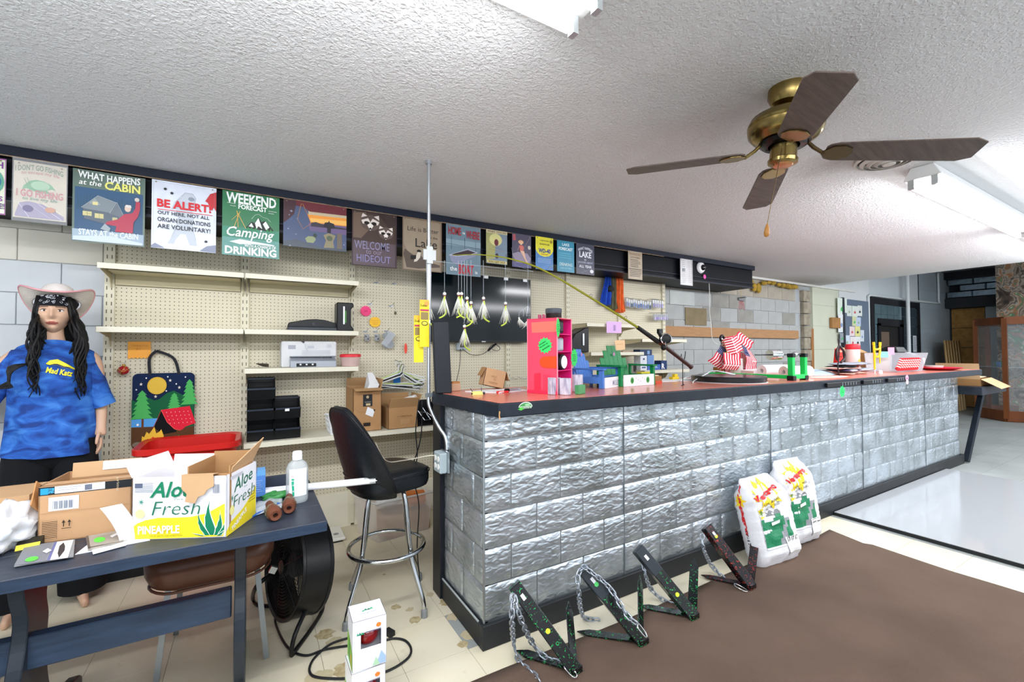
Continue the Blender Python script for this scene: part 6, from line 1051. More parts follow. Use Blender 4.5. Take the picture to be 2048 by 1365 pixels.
# fishing rod on its holder
rd = thing('fishing_rod', 'long olive fishing rod with black reel slanting up over the counter', 'fishing rod', tuple(at(1383, 735, y=1.95)))
P = [at(u, v, y=y) for u, v, y in ((1383, 735, 1.95), (1330, 694, 1.99), (1275, 655, 2.03), (1180, 595, 2.12), (1085, 540, 2.22), (1020, 518, 2.30), (962, 510, 2.38), (905, 511, 2.45))]; o0 = rd.location.copy()
L_ = lambda k: P[k]-o0
MB().tube([L_(0)*1.0+(L_(0)-L_(1)).normalized()*0, L_(0)+(L_(1)-L_(0))*.08, L_(1)*.5, L_(1)], [.017, .013, .013, .013], 12).build('rear_grip', mk('grip_brown', '#3a2420', .45), rd, smooth='auto')
MB().tube([L_(1), L_(1)+(L_(2)-L_(1))*.25], .012, 12).build('reel_seat', mk('seat_bronze', '#5b3528', .25, metal=.5), rd, smooth='auto')
MB().tube([L_(1)+(L_(2)-L_(1))*.25, L_(2)], [.016, .013], 12).build('fore_grip', mk('grip_black', '#17181b', .6), rd, smooth='auto')
cpts = crv([tuple(L_(k)) for k in (2, 3, 4, 5, 6, 7)], 6); MB().tube(cpts, [.0085-.0068*i/(len(cpts)-1) for i in range(len(cpts))], 8).build('blank', mk('rod_olive', '#8c8d2a', .3), rd, smooth='auto')
for f in (.25, .62, .98, 1.6, 2.3, 3.1, 4.0):
    k = int(f); p = L_(2+k).lerp(L_(3+k), f-k) if 3+k < len(P) else L_(6); MB().tube([p+Vector((.009*cos(a), 0, .016+.009*sin(a))) for a in [2*pi*i/10 for i in range(10)]], .0012, 5, closed=True).tube([p, p+Vector((.0, 0, .008))], .002, 5).build('line_guide', blk, rd)
rp = L_(1)+(L_(2)-L_(1))*.12+Vector((.01, -.02, .035))
m = MB(); m.M = T(*rp) @ RZ(-38) @ RX(90); m.lathe([(0, .035), (.018, .035), (.034, .030), (.036, .024), (.030, .02), (.030, -.02), (.034, -.024), (.034, -.03), (0, -.03)], 28); m.build('reel_body', blk, rd, smooth='auto')
m = MB(); m.M = T(*rp) @ RZ(-38) @ RX(90); m.lathe([(.030, .037), (.036, .034), (.037, .026), (.034, .024)], 28); m.build('reel_rim', mk('chrome', '#dfe3e6', .08, metal=1), rd, smooth='auto')
MB().tube([rp+Vector((-.035, 0, .01)), rp+Vector((-.06, 0, .045))], [.012, .012], 10).bc(rp+Vector((-.05, 0, .05)), (.035, .02, .03)).build('reel_clamp', blk, rd, smooth=False)
MB().tube([rp+Vector((-.02, -.02, -.01)), rp+Vector((-.06, -.05, -.055))], .004, 6).build('crank', mk('chrome', '#dfe3e6', .08, metal=1), rd); MB().sph(rp+Vector((-.075, -.05, -.055)), .020, 12, (.7, 1, 1)).build('crank_knob', blk, rd, smooth=True)
hb = at(1365, 712, y=1.99); t = thing('rod_holder', 'thin black rod holder standing on the counter under the rod butt', 'holder', (hb.x, hb.y, TZ)); zt = hb.z-TZ
MB().tube([(0, 0, 0), (0, 0, zt-.03)], .003, 6).tube(crv([(-.012, 0, zt+.012), (-.014, 0, zt-.025), (0, 0, zt-.034), (.018, 0, zt-.025), (.026, 0, zt+.0), (.03, 0, zt+.03)], 4), .003, 6).tube([(-.05, -.03, .002), (0, 0, .004), (.05, .03, .002)], .003, 6).build('wire', blk, t)
# clipboard wall behind: board with cards, wooden plaque
bd = thing('notice_board', 'grey-blue board covered in small cards beside the dark doorway', 'board', (9.40, YW-.085, 0)); MB().hexa([(0, 0, .9), (1.05, 0, .9), (1.05, .04, .9), (0, .04, .9), (0, .02, 2.36), (1.05, .02, 2.36), (1.05, .045, 2.36), (0, .045, 2.36)]).build('panel', mk('board_grey', '#69788c', .6, var=.06, vs=2), bd); MB().hexa([(-.05, -.012, .9), (.02, -.012, .9), (.02, .045, .9), (-.05, .045, .9), (-.05, .008, 2.38), (.02, .008, 2.38), (.02, .048, 2.38), (-.05, .048, 2.38)]).build('dark_edge', pm('#2b3038'), bd)
R = random.Random(14)
for k, (u, v, w_, h_, c_) in enumerate(((1687, 615, .19, .34, '#e9f2e6'), (1701, 622, .10, .2, '#dfe6e0'), (1712, 623, .12, .2, '#e4ece4'), (1722, 622, .10, .2, '#e6eae6'), (1685, 647, .13, .33, '#eef1f4'), (1711, 643, .10, .18, '#d9dcae'), (1719, 644, .10, .17, '#c6d6ec'), (1706, 663, .11, .18, '#f3dfe2'), (1717, 663, .11, .19, '#ece79a'), (1726, 672, .08, .22, '#dde3ee'), (1686, 676, .09, .18, '#9aa2ae'), (1696, 683, .11, .22, '#dbe6f4'), (1707, 684, .11, .19, '#f4ecec'), (1717, 684, .11, .2, '#eef0f0'), (1716, 699, .05, .04, '#e8ecee'))):
    w_ *= 1.9; p = at(u, v, y=YW-.09); x = p.x-9.40; z = p.z; y = (z-.9)/1.46*.02-.004
    mk_ = ('l', [(.25, .75), (.5, .4), (.7, .3)], .012, ['#3fae4c', '#8fae8c', '#b8403c', '#2c2e34', '#6a88b4'][k % 5])
    art(bd, [('r', 0, 0, 1, 1, c_), mk_, ('e', .5, .6, .18, .12, ['#4fc46a', '#aab89c', '#d86a6a', '#3c3e44', '#8aa4cc'][k % 5])], (x-w_/2, y, z+h_/2), (1, 0, 0), (0, .014, -1), w_, h_, 'card', eps=.001)
p = at(1669, 647, y=YW-.05); t = thing('wooden_plaque', 'small square wooden plaque at the left edge of the card board', 'plaque', (p.x, YW-.055, p.z)); MB().box(-.15, -.03, -.09, .15, .02, .10).build('block', mk('wood_brown2', '#b5834c', .5, var=.2, vs=9), t, bevel=.006)
# ================================================================ rug, board, bags, anchors, boxes, stool, fan, chair
rug = mk('rug_brown', '#705b4e', .95, col2='#5e4c40', vs=1.6, bump=.5, bs=260, detail=2)
def rugf(a, b):
    x = .25+a*3.58; y = -.6+b*2.32; e = min(1, (1-a)*14)
    z = .008+(.012*max(0, sin(b*9))*(1-e) if b < .9 else .02*(1-e)*(b-.9)*10)
    return (x+(.012*sin(b*14) if a > .99 else 0), y+(.01*sin(a*11) if b > .99 else 0), z)
o = MB().grid(rugf, 60, 40).build('floor_rug', rug, None, smooth=True, solid=.009); tag(o, 'brown flat carpet rug in the foreground with curling edge', 'rug')
t = thing('glossy_board', 'large glossy white sheet panel lying on the floor along the counter', 'panel', (4.30, .64, 0)); MB().box(0, 0, .012, 2.66, 1.235, .030).build('glossy_face', mk('gloss_white', '#b0b3b6', .08, coat=.3), t, bevel=.001); MB().box(0, 0, .001, 2.66, 1.235, .012).box(-.004, 0, .002, 0, 1.235, .026).build('dark_backing', mk('back_dark', '#26282a', .7), t)
# fertiliser bags
def bag(label, P0, P1, tilt, num, W_=None, H_=.54, D_=.15, seed=1, gus=True):
    P0 = Vector(P0); P1 = Vector(P1); W_ = (P1-P0).length; rz = math.degrees(math.atan2(P1.y-P0.y, P1.x-P0.x)); t = thing('fertiliser_bag', label, 'bag', tuple(P0), rot=None)
    t.rotation_euler = Euler((radians(-tilt), 0, radians(rz)))
    def prof(v):  # v 0 bottom..1 top -> width, depth factor, lateral shift
        d = min(1, (v+.02)*7)**.5 if v < .14 else (1 if v < .74 else max(.06, 1-((v-.74)/.26)**1.4)); wd = 1-.06*(1-min(1, v*9))-.30*max(0, v-.80)/.2*(v > .8); return wd, d
    def surf(u, v, e, side=-1):
        vv = 1-v; wd, d = prof(vv); x = W_*(.5+(u-.5)*wd)+.03*max(0, vv-.8)*5*(-.3)
        bul = (max(0, 1-abs(2*u-1)**2.6))**.5; y = side*(D_/2*d*(.80+.20*bul)+e)+D_/2*.55
        y += .010*noise.noise(Vector((u*6, vv*9, seed)))+(.014*noise.noise(Vector((u*14, vv*14, seed*3))) if vv > .62 else 0)+.0022*sin(vv*150)*(vv < .7)
        z = H_*vv+.014*noise.noise(Vector((u*5, 1, seed)))*(vv > .9); return (x, y, z)
    m = MB(); nu, nv = 26, 40
    def full(a, b):
        if a < .42: return surf(a/.42, 1-b, 0, -1)
        if a < .5:
            f = (a-.42)/.08; p = Vector(surf(1, 1-b, 0, -1)); q = Vector(surf(1, 1-b, 0, 1)); return tuple(p.lerp(q, f)+Vector((.012*sin(pi*f), 0, 0)))
        if a < .92: return surf(1-(a-.5)/.42, 1-b, 0, 1)
        f = (a-.92)/.08; p = Vector(surf(0, 1-b, 0, 1)); q = Vector(surf(0, 1-b, 0, -1)); return tuple(p.lerp(q, f)-Vector((.03*sin(pi*f), 0, 0)))
    m.grid(full, 60, nv, True); n = len(m.v); m.f.append(tuple(range(60))[::-1]); m.mi.append(0); m.f.append(tuple(range(nv*60, nv*60+60))); m.mi.append(0)
    m.build('sack', mk('woven_white', '#e6e6ea', .5, bump=.15, bs=90), t, smooth=True)
    S_ = lambda u, v, e: surf(u*1.08-.10, v, e+.0015)
    def dense(poly, n=4): 
        out = []
        for i in range(len(poly)):
            a, b = poly[i], poly[(i+1) % len(poly)]; out += [(a[0]+(b[0]-a[0])*k/n, a[1]+(b[1]-a[1])*k/n) for k in range(n)]
        return out
    def sheet(x0, y0, x1, y1, col, fx=None): # finely gridded patch
        return [('p', [(x0+(x1-x0)*i/6, y0+(y1-y0)*j/8), (x0+(x1-x0)*(i+1)/6, y0+(y1-y0)*j/8), (x0+(x1-x0)*(i+1)/6, y0+(y1-y0)*(j+1)/8), (x0+(x1-x0)*i/6, y0+(y1-y0)*(j+1)/8)], col) for i in range(6) for j in range(8)]
    grn = []
    for i in range(10):
        for j in range(10):
            u0 = .16+.068*i; v0 = .44+.034*j; top = .46+.035*sin(i*.9)
            if v0 < top: continue
            road = abs((u0-.60)-.14*cos((v0-.44)*7)) < .05+.12*max(0, v0-.62)
            grn.append(('p', [(u0, v0), (u0+.068, v0), (u0+.068, v0+.034), (u0, v0+.034)], '#9a9ca2' if road else '#23845a'))
    gy = [('p', [(.30+.05*i, .40+.02*sin(i*2)), (.35+.05*i, .40+.02*sin(i*2+2)), (.35+.05*i, .45), (.30+.05*i, .45)], '#85898c') for i in range(7)]
    yl_ = [('p', star(9, .6, 1, .47, .20, .40, .19), '#f6d51e'), ('p', [(.16, .36), (.26, .33), (.30, .44), (.18, .47)], '#e8d22c'), ('p', star(7, .4, 1, .21, .40, .05, .05), '#6d8f3c')]
    brd = ('l', dense([(.14, .03), (.86, .03), (.86, .80), (.60, .80)])[:-4]+[(.60, .80)], .004, '#3c4448')
    bl = ('l', [(.14, .03+.77*k/14) for k in range(15)]+[(.14+.46*k/6, .80) for k in range(7)], .004, '#3c4448')
    lab = sheet(.62, .66, .93, .91, '#f3f3f2')+[('l', [(.62, .66+.25*k/6) for k in range(7)], .003, '#3c4448'), ('l', [(.62+.33*k/4, .66) for k in range(5)], .003, '#3c4448')]
    txt_ = [('t', 'Vertagro', .47, .20, .085, .70, '#d6262a', .04, 0, 0, -16), ('t', 'FOR LAWNS', .5, .30, .028, .42, '#5a5a3c', .01, 0, 0, -12), ('t', 'NET WT 50 LBS', .5, .345, .028, .4, '#5a5a3c', .01, 0, 0, -10), ('p', [(.36, .52), (.56, .505), (.56, .54), (.36, .555)], '#e9eee9'), ('t', num, .79, .74, .05, .27, '#1f2024', .02), ('l', [(.68, .80), (.92, .80)], .003, '#888b90'), ('l', [(.68, .84), (.92, .84)], .003, '#888b90'), ('l', [(.68, .88), (.88, .88)], .003, '#888b90'), ('l', [(.30, .88), (.52, .88)], .003, '#a2a5aa'), ('l', [(.30, .91), (.5, .91)], .003, '#a2a5aa')]
    art(t, yl_+gy+grn+[bl]+lab+txt_, (0, 0, 0), (1, 0, 0), (0, 0, -1), W_, H_, surf=S_, eps=.00035)
    if gus:   # left gusset print
        def G(u, v, e):
            f = .15+.7*u; p = Vector(surf(0, v, 0, 1)); q = Vector(surf(0, v, 0, -1)); return tuple(p.lerp(q, f)-Vector((.03*sin(pi*f)+.003+e, 0, 0)))
        art(t, [('p', star(8, .5, 1, .45, .25, .5, .10), '#f6d51e'), ('t', 'Vertagro', .5, .35, .10, 1.9, '#d6262a', .05, 0, 0, 90), ('t', num, .5, .72, .06, .9, '#2c2e34', .03, 0, 0, 90)], (0, 0, 0), (1, 0, 0), (0, 0, -1), D_, H_, surf=G)
    return t
b1 = bag('front white fertiliser bag marked 17-17-17 leaning on the counter', (2.85, 1.64, .006), (3.22, 1.61, .006), 15, '17-17-17', H_=.56, D_=.17, seed=2)
b2 = bag('rear white fertiliser bag marked 0-20-20 leaning on the counter', (3.32, 1.715, .006), (3.67, 1.69, .006), 9, '0-20-20', H_=.60, D_=.15, seed=5, gus=False)
# steel anchors with chain
lk = MB(); lkp = [(.0, .010*cos(a)+(0), .0) for a in range(0)]
def linkpts(L=.040, w_=.011): return [(w_*cos(a), 0, (L/2-w_)*(1 if sin(a) >= 0 else -1)+w_*sin(a)) for a in [2*pi*k/14+.001 for k in range(14)]]
lo = MB().tube(linkpts(), .0038, 7, closed=True).build('chain_link', mk('galv_link', '#aab2bc', .32, metal=.75), None, smooth=True); LINK = lo.data; bpy.data.objects.remove(lo)
def chain(parent, pts):
    P_ = crv(pts, 10); o0 = parent.matrix_basis.inverted(); acc = 0; k = 0; step = .0300; last = P_[0]; pos = [P_[0]]
    for a, b in zip(P_, P_[1:]):
        L_ = (b-a).length; s = 0
        while acc+(L_-s) >= step: s += step-acc; acc = 0; pos.append(a.lerp(b, s/L_))
        acc += L_-s
    for i in range(len(pos)-1):
        d = (pos[i+1]-pos[i]).normalized(); mid = (pos[i]+pos[i+1])/2; q = d.to_track_quat('Z', 'Y').to_matrix().to_4x4() @ Matrix.Rotation(radians(90*(i % 2)+20), 4, 'Z')
        o = bpy.data.objects.new('chain_link', LINK); COL.objects.link(o); o.parent = parent; o.matrix_basis = o0 @ Matrix.Translation(mid) @ q
    return pos
def anch_mat(sp):
    m = bpy.data.materials.new('speckled_black'); m.use_nodes = True; nt = m.node_tree; b = nt.nodes['Principled BSDF']; b.inputs['Roughness'].default_value = .22; L = nt.links.new
    tc = nt.nodes.new('ShaderNodeTexCoord'); n = nt.nodes.new('ShaderNodeTexNoise'); n.inputs['Scale'].default_value = 75; n.inputs['Detail'].default_value = 2; n.inputs['Distortion'].default_value = 1.2; L(tc.outputs['Object'], n.inputs[0])
    r = nt.nodes.new('ShaderNodeValToRGB'); r.color_ramp.elements[0].position = .62; r.color_ramp.elements[1].position = .65; r.color_ramp.elements[0].color = (*hx('#0e0f12'), 1); r.color_ramp.elements[1].color = (*hx(sp), 1); L(n.outputs[0], r.inputs[0]); L(r.outputs[0], b.inputs['Base Color']); return m
AM = {'g': anch_mat('#1f9a4c'), 'r': anch_mat('#a8342a')}
def anchor(label, base, top, fl, fr, mat, strands, stick, capc=None, clipat=None):
    base = Vector(base); top = Vector(top); t = thing('steel_anchor', label, 'anchor', (base.x, base.y, 0), group=None); o = Vector((base.x, base.y, 0)); b = base-o; tp_ = top-o; d = (tp_-b).normalized()
    MB().beam(b-d*.01, tp_, .060, .050, (0, 1, .2)).build('shank', AM[mat], t, bevel=.003)
    up = Vector((0, 1, .2)); x = d.cross(up).normalized(); y = x.cross(d).normalized()
    MB().beam(b.lerp(tp_, .62), tp_+d*.002, .062, .052, (0, 1, .2)).build('plain_sleeve', mk('anchor_grey', '#30363c', .25), t, bevel=.003) if capc else None
    for tip in (fl, fr):
        tip = Vector(tip)-o; L_ = tip-b; n = Vector((0, 0, 1)) if abs(L_.normalized().z) < .5 else Vector((0, 1, 0)); s = L_.cross(d).cross(L_).normalized() if False else L_.cross(n).normalized()*.024; th = L_.cross(s).normalized()*.003
        m = MB(); a0 = b; a1 = b+L_*.82; vs = [a0-s-th, a0+s-th, a1+s-th, tip-th, a1-s-th, a0-s+th, a0+s+th, a1+s+th, tip+th, a1-s+th]
        m.add([tuple(v) for v in vs], [(4, 3, 2, 1, 0), (5, 6, 7, 8, 9)]+[(i, (i+1) % 5, 5+(i+1) % 5, 5+i) for i in range(5)]); m.build('fluke', AM[mat], t)
    MB().bc(b+Vector((0, 0, .0)), (.06, .05, .03)).build('crown', AM[mat], t, bevel=.003)
    # stickers on the camera side of the shank
    nrm = -y if y.y > 0 else y; zc = b.lerp(tp_, stick)+nrm*.0275; m = MB(); R_ = Matrix((x, d, nrm)).transposed().to_4x4(); m.M = T(*zc) @ R_; m.prism(ell(0, 0, .011, .011, 14), 0, .0006); m.build('round_sticker', pm('#d9df3a' if capc != 'gs' else '#58d070'), t)
    m = MB(); m.M = T(*(b.lerp(tp_, .86)+nrm*.0275)) @ R_; m.box(-.008, -.014, 0, .008, .014, .0006); m.build('price_sticker', pm('#e6e9ec'), t)
    MB().tube([tp_-d*.02+x*.03, tp_-d*.02-x*.03], .008, 8).build('pin', mk('pin_dark', '#2a2c30', .3, metal=.7), t)
    for st_ in strands: chain(t, [Vector(p) for p in st_])
    if clipat:
        c, q = Vector(clipat[0])-o, Vector(clipat[1])-o; dd = (q-c).normalized(); sd = dd.cross(Vector((0, -.3, 1))).normalized()*.013
        MB().tube(crv([c-sd*.5, c+sd, q+sd, q+dd*.012, q-sd, c-sd, c-dd*.01], 4), .0034, 7).build('snap_hook', mk('chrome', '#dfe3e6', .08, metal=1), t, smooth=True)
    return t
A_ = lambda u, v, y=None, z=None: tuple(at(u, v, y=y, z=z)) if y is not None else tuple(at(u, v, z=z))
anchor('nearest black anchor speckled green, its chain hanging left in two strands', A_(1148, 1336, z=.03), A_(1028, 1170, 1.74), A_(1032, 1302, z=.015), A_(1137, 1203, 1.74), 'g',
       [[A_(1025, 1190, 1.70), A_(1024, 1240, 1.66), A_(1028, 1290, z=.05), A_(1040, 1325, z=.012), A_(1070, 1352, z=.012), A_(1085, 1372, z=.012)], [A_(1027, 1192, 1.70), A_(1042, 1240, 1.66), A_(1065, 1287, z=.08), A_(1090, 1315, z=.03), A_(1125, 1328, z=.03), A_(1136, 1336, z=.035)]], .45, None, (A_(1132, 1332, z=.05), A_(1148, 1350, z=.03)))
anchor('second black anchor from the left, speckled green, with chain looped over its grey top', A_(1282, 1280, z=.03), A_(1167, 1140, 1.72), A_(1154, 1264, z=.012), A_(1280, 1150, 1.72), 'g',
       [[A_(1168, 1134, 1.70), A_(1156, 1150, 1.69), A_(1158, 1190, 1.68), A_(1162, 1222, z=.10), A_(1172, 1238, z=.012), A_(1200, 1240, z=.012)], [A_(1166, 1132, 1.70), A_(1178, 1142, 1.66), A_(1215, 1172, 1.62), A_(1238, 1205, 1.56), A_(1256, 1234, 1.50), A_(1276, 1250, 1.46)]], .80, 'gs', (A_(1276, 1252, 1.46), A_(1290, 1270, 1.44)))
anchor('third black anchor, speckled green, chain slack behind its left side', A_(1384, 1230, z=.03), A_(1275, 1098, 1.76), A_(1278, 1212, z=.012), A_(1389, 1117, 1.76), 'g',
       [[A_(1288, 1128, 1.76), A_(1292, 1155, 1.74), A_(1303, 1180, z=.05), A_(1325, 1200, z=.012), A_(1352, 1212, z=.012), A_(1362, 1224, z=.012)], [A_(1292, 1130, 1.76), A_(1320, 1165, 1.72), A_(1350, 1195, z=.05), A_(1385, 1206, z=.03), A_(1392, 1216, z=.03)]], .3, 'x')
anchor('farthest black anchor, speckled red, beside the fertiliser bags', A_(1499, 1171, z=.03), A_(1412, 1054, 1.76), A_(1402, 1151, z=.012), A_(1511, 1076, 1.74), 'r',
       [[A_(1404, 1070, 1.72), A_(1407, 1098, 1.70), A_(1422, 1130, z=.05), A_(1442, 1152, z=.015), A_(1463, 1168, z=.012), A_(1476, 1172, z=.02)]], .82, None, (A_(1472, 1171, z=.03), A_(1490, 1181, z=.02)))
# evergreen boxes
def ebox(z0, k, label):
    p = at(705, 1247, z=.38); q = at(773, 1228, z=.38); W_ = (q-p).length; rz = math.degrees(math.atan2(q.y-p.y, q.x-p.x))+(0 if k == 0 else 3); t = thing('ornament_box', label, 'box', (p.x-(.004*k), p.y-.006*k, z0), rz); D_ = .125; H_ = .189
    f = .0015; wx0, wx1, wz0, wz1 = W_*.24, W_*.84, H_*.42, H_*.74
    m = MB(); m.box(0, D_-f, 0, W_, D_, H_).box(0, 0, 0, f, D_, H_).box(W_-f, 0, 0, W_, D_, H_).box(0, 0, 0, W_, D_, f).box(0, 0, H_-f, W_, D_, H_)
    m.box(0, 0, 0, W_, f, wz0).box(0, 0, wz1, W_, f, H_).box(0, 0, wz0, wx0, f, wz1).box(wx1, 0, wz0, W_, f, wz1); m.build('carton', mk('carton_gloss', '#f1f2f8', .3), t)
    MB().box(wx0-.003, .02, .01, wx1+.004, D_-.004, H_-.02).build('inner_tray', pm('#5a4c50'), t) if False else None
    gl = thing('glass_ornament', 'dark red glass globe seen through the window of the %s box' % ('upper' if k == 0 else 'lower'), 'ornament', (0, 0, 0)); gl.parent = None; M_ = Matrix.Translation(t.location) @ RZ(rz); gl.location = M_ @ Vector((W_*.50, .054, H_*.56))
    MB().sph((0, 0, 0), .045, 24, (1, 1, .92)).build('globe', mk('red_glass', '#8e1418', .06, coat=.6, var=.3, vs=14), gl, smooth=True)
    tri = lambda x, y, s, c: ('p', [(x-s, y+s*.7), (x+s*.1, y-s), (x+s, y+s*.7)], c)
    logo = [tri(.15, .265, .035, '#2f9a7a'), tri(.21, .262, .04, '#1f7a68'), tri(.27, .262, .035, '#35a46a'), tri(.32, .266, .03, '#1f7a68')]
    art(t, logo+[('t', 'evergreen', .60, .262, .05, .46, '#6d7690', 0, .25), ('e', .76, .165, .075, .045, '#f58a3c'), ('l', [(.2, .80), (.6, .80)], .0015, '#b9bed0'), ('l', [(.2, .85), (.66, .85)], .0015, '#b9bed0'), ('l', [(.2, .90), (.58, .90)], .0015, '#b9bed0'), ('p', [(.70, .97), (.84, .70), (.97, .84), (.97, .97)], '#a9c6e4'), ('p', [(.58, .97), (.68, .80), (.80, .97)], '#b6dcb8')], (0, 0, H_), (1, 0, 0), (0, 0, -1), W_, H_)
    art(t, [('p', [(0, .45), (.5, .5), (1, .62), (1, 1), (0, 1)], '#8cc84a'), ('p', [(.3, .5), (.6, .6), (.5, 1), (.2, .9)], '#4f9a3c'), ('p', [(.6, .8), (.8, .7), (.9, 1)], '#e8a83c')], (-.0004, D_, H_), (0, -1, 0), (0, 0, -1), D_, H_)
    if k == 0: art(t, [tri(.38, .5, .05, '#4fb486'), tri(.46, .46, .06, '#1f8a68'), tri(.55, .48, .055, '#2f7a60'), tri(.63, .46, .06, '#4fc08a'), ('t', 'evergreen', .5, .68, .10, .55, '#b4bace', 0, .2)], (0, D_, H_+.0003), (1, 0, 0), (0, -1, 0), W_, D_)
    return t
ebox(.1905, 0, 'upper white box with a window on a red glass globe, at the bottom centre'); ebox(.0005, 1, 'lower white box with a window, cut off by the bottom edge')
# cable on the floor
m = MB(); zc = .006; pts = [A_(u, v, z=zc) for u, v in ((548, 1110), (550, 1200), (552, 1250), (575, 1295), (610, 1312), (650, 1300), (700, 1292), (740, 1290))]; pts[0] = A_(548, 1180, z=.15); pts[1] = A_(551, 1225, z=.05)
m.tube(crv(pts, 6), .0055, 7); m.tube(crv([A_(u, v, z=zc) for u, v in ((700, 1276), (660, 1290), (625, 1322), (622, 1350), (660, 1358), (720, 1356), (775, 1343), (815, 1318), (822, 1298), (810, 1282), (785, 1278), (760, 1286), (730, 1295))], 6), .0055, 7)
p = A_(779, 1266, z=.012); m.bc(p, (.03, .05, .024), (0, 0, .4)); tag(m.build('extension_lead', mk('cable_black', '#1c1d20', .5), None, smooth='auto'), 'black cable looped on the floor around the white boxes, with a plug', 'cable')
# bar stool
chrome = mk('chrome_stool', '#c9cdd0', .12, metal=1); vinyl = mk('black_vinyl', '#15191e', .42, var=.35, vs=7, bump=.25, bs=45)
st = thing('bar_stool', 'black vinyl bar stool with a wraparound back on chrome legs', 'stool', (.66, 2.52, 0), 0)
FD = 16  # facing direction, degrees from +X
feet = [(.80, 2.29), (.90, 2.67), (.52, 2.77), (.42, 2.39)]
for k, (fx_, fy_) in enumerate(feet):
    v = Vector((fx_-.66, fy_-2.52, 0)); u_ = v.normalized()
    MB().tube(crv([u_*.05+Vector((0, 0, .655)), u_*.10+Vector((0, 0, .652)), u_*.135+Vector((0, 0, .60)), u_*.165+Vector((0, 0, .38)), u_*.185+Vector((0, 0, .27)), u_*.255+Vector((0, 0, .10)), v+Vector((0, 0, .03))], 5), .0125, 12).build('leg', chrome, st, smooth='auto')
    o = MB().lathe([(0, 0), (.018, 0), (.017, .035), (.012, .045)], 12, (v.x, v.y, 0)).build('rubber_foot', mk('foot_grey', '#83878a', .6), st)
MB().tube([(.205*cos(a), .205*sin(a), .325) for a in [2*pi*k/40 for k in range(40)]], .0125, 10, closed=True).build('foot_ring', chrome, st, smooth=True)
MB().lathe([(0, .64), (.12, .64), (.12, .665), (0, .665)], 20).build('swivel_plate', blk, st)
def seatf(a, b):
    r = .215*(min(1, b*2.2) if b < .5 else 1) if b < .55 else .215; ang = 2*pi*a; sq = (abs(cos(ang))**3.2+abs(sin(ang))**3.2)**(-1/3.2)
    prof = [(0, .665), (.6, .665), (.97, .670), (1.0, .69), (1.0, .735), (.97, .757), (.8, .772), (0, .780)]; q = b*7; i = min(6, int(q)); f = q-i; rr_ = prof[i][0]*(1-f)+prof[i+1][0]*f; z = prof[i][1]*(1-f)+prof[i+1][1]*f
    return (.205*rr_*sq*cos(ang), .205*rr_*sq*sin(ang), z)
o = MB().grid(seatf, 36, 21, True).build('seat_cushion', vinyl, st, smooth=True); o.rotation_euler.z = radians(FD); 
o = MB().tube([(.209*cos(a)*(abs(cos(a))**3.2+abs(sin(a))**3.2)**(-1/3.2), .209*sin(a)*(abs(cos(a))**3.2+abs(sin(a))**3.2)**(-1/3.2), .745) for a in [2*pi*k/40 for k in range(40)]], .004, 6, closed=True).build('piping', vinyl, st, smooth=True); o.rotation_euler.z = radians(FD)
def backf(a, b, off=0):   # a around from -100..100 deg, b up
    ang = radians(180+(a-.5)*150); top = 1-.90*(max(0, abs(2*a-1)-.15)/.85)**1.7; hgt = .47*top; z = .645+b*hgt; r = .222+.05*b*hgt/.47-off*.9
    low = .04*(1-b)*(1-b)
    sq = (abs(cos(ang))**2.6+abs(sin(ang))**2.6)**(-1/2.6)
    return ((r-low)*sq*cos(ang)-.02*b, (r-low)*sq*sin(ang), z-.0*off)
m = MB(); nu, nv = 40, 14
def closed(a, b):
    if b < .42: return backf(a, b/.42, 0)
    if b < .5: f = (b-.42)/.08; p = Vector(backf(a, 1, 0)).lerp(Vector(backf(a, 1, .04)), f); p.z += .016*sin(pi*f); return tuple(p)
    if b < .92: return backf(a, 1-(b-.5)/.42, .04)
    f = (b-.92)/.08; p = Vector(backf(a, 0, .04)).lerp(Vector(backf(a, 0, 0)), f); p.z -= .01*sin(pi*f); return tuple(p)
m.grid(closed, 44, 50); o = m.build('backrest', vinyl, st, smooth=True); o.rotation_euler.z = radians(FD)
o = MB().tube([tuple(Vector(backf(a/30, 1, .0))+Vector((0, 0, .006))) for a in range(31)], .005, 6).build('back_piping', vinyl, st, smooth=True); o.rotation_euler.z = radians(FD)
# clear storage bin, scale
p0_ = Vector((.798, 3.321)); e1 = (Vector((1.231, 3.378))-p0_); e2 = (Vector((.705, 3.605))-p0_); t = thing('storage_bin', 'clear plastic storage bin with brown card and bags inside, behind the stool legs', 'bin', (p0_.x, p0_.y, .001))
def qd(s, z): c = (e1+e2)/2; return [tuple(((q-c)*s+c).to_3d()+Vector((0, 0, z))) for q in (Vector((0, 0)), e1, e1+e2, e2)]
a_ = qd(.94, 0); b_ = qd(1.06, .30); ai = qd(.93, .004); bi_ = qd(1.045, .30)
m = MB(); m.add(a_+b_, [(0, 1, 2, 3)]+[(i, (i+1) % 4, 4+(i+1) % 4, 4+i) for i in range(4)]); m.build('tub', mk('bin_clear2', '#eae4de', .2, alpha=.42, spec=.6), t)
m = MB(); rim = qd(1.08, .295); m.tube([Vector(q) for q in rim], .008, 6, closed=True); m.build('rim', mk('bin_rim', '#e6e6e2', .25, alpha=.7), t)
cb = carton('cardboard_box', 'brown carton lying inside the clear storage bin', (p0_.x+.24, p0_.y+.15, .006), 8, .36, .20, .17, (None, None, None, None), mat=card)
tag(MB().sph((0, 0, 0), .08, 12, (1.3, .7, .5)).build('plastic_bag', mk('bag_white', '#e6e8ea', .35, var=.2, vs=20), None, smooth=True, loc=(p0_.x+.12, p0_.y+.16, .245)), 'white crumpled bag lying on top in the clear bin', 'bag')
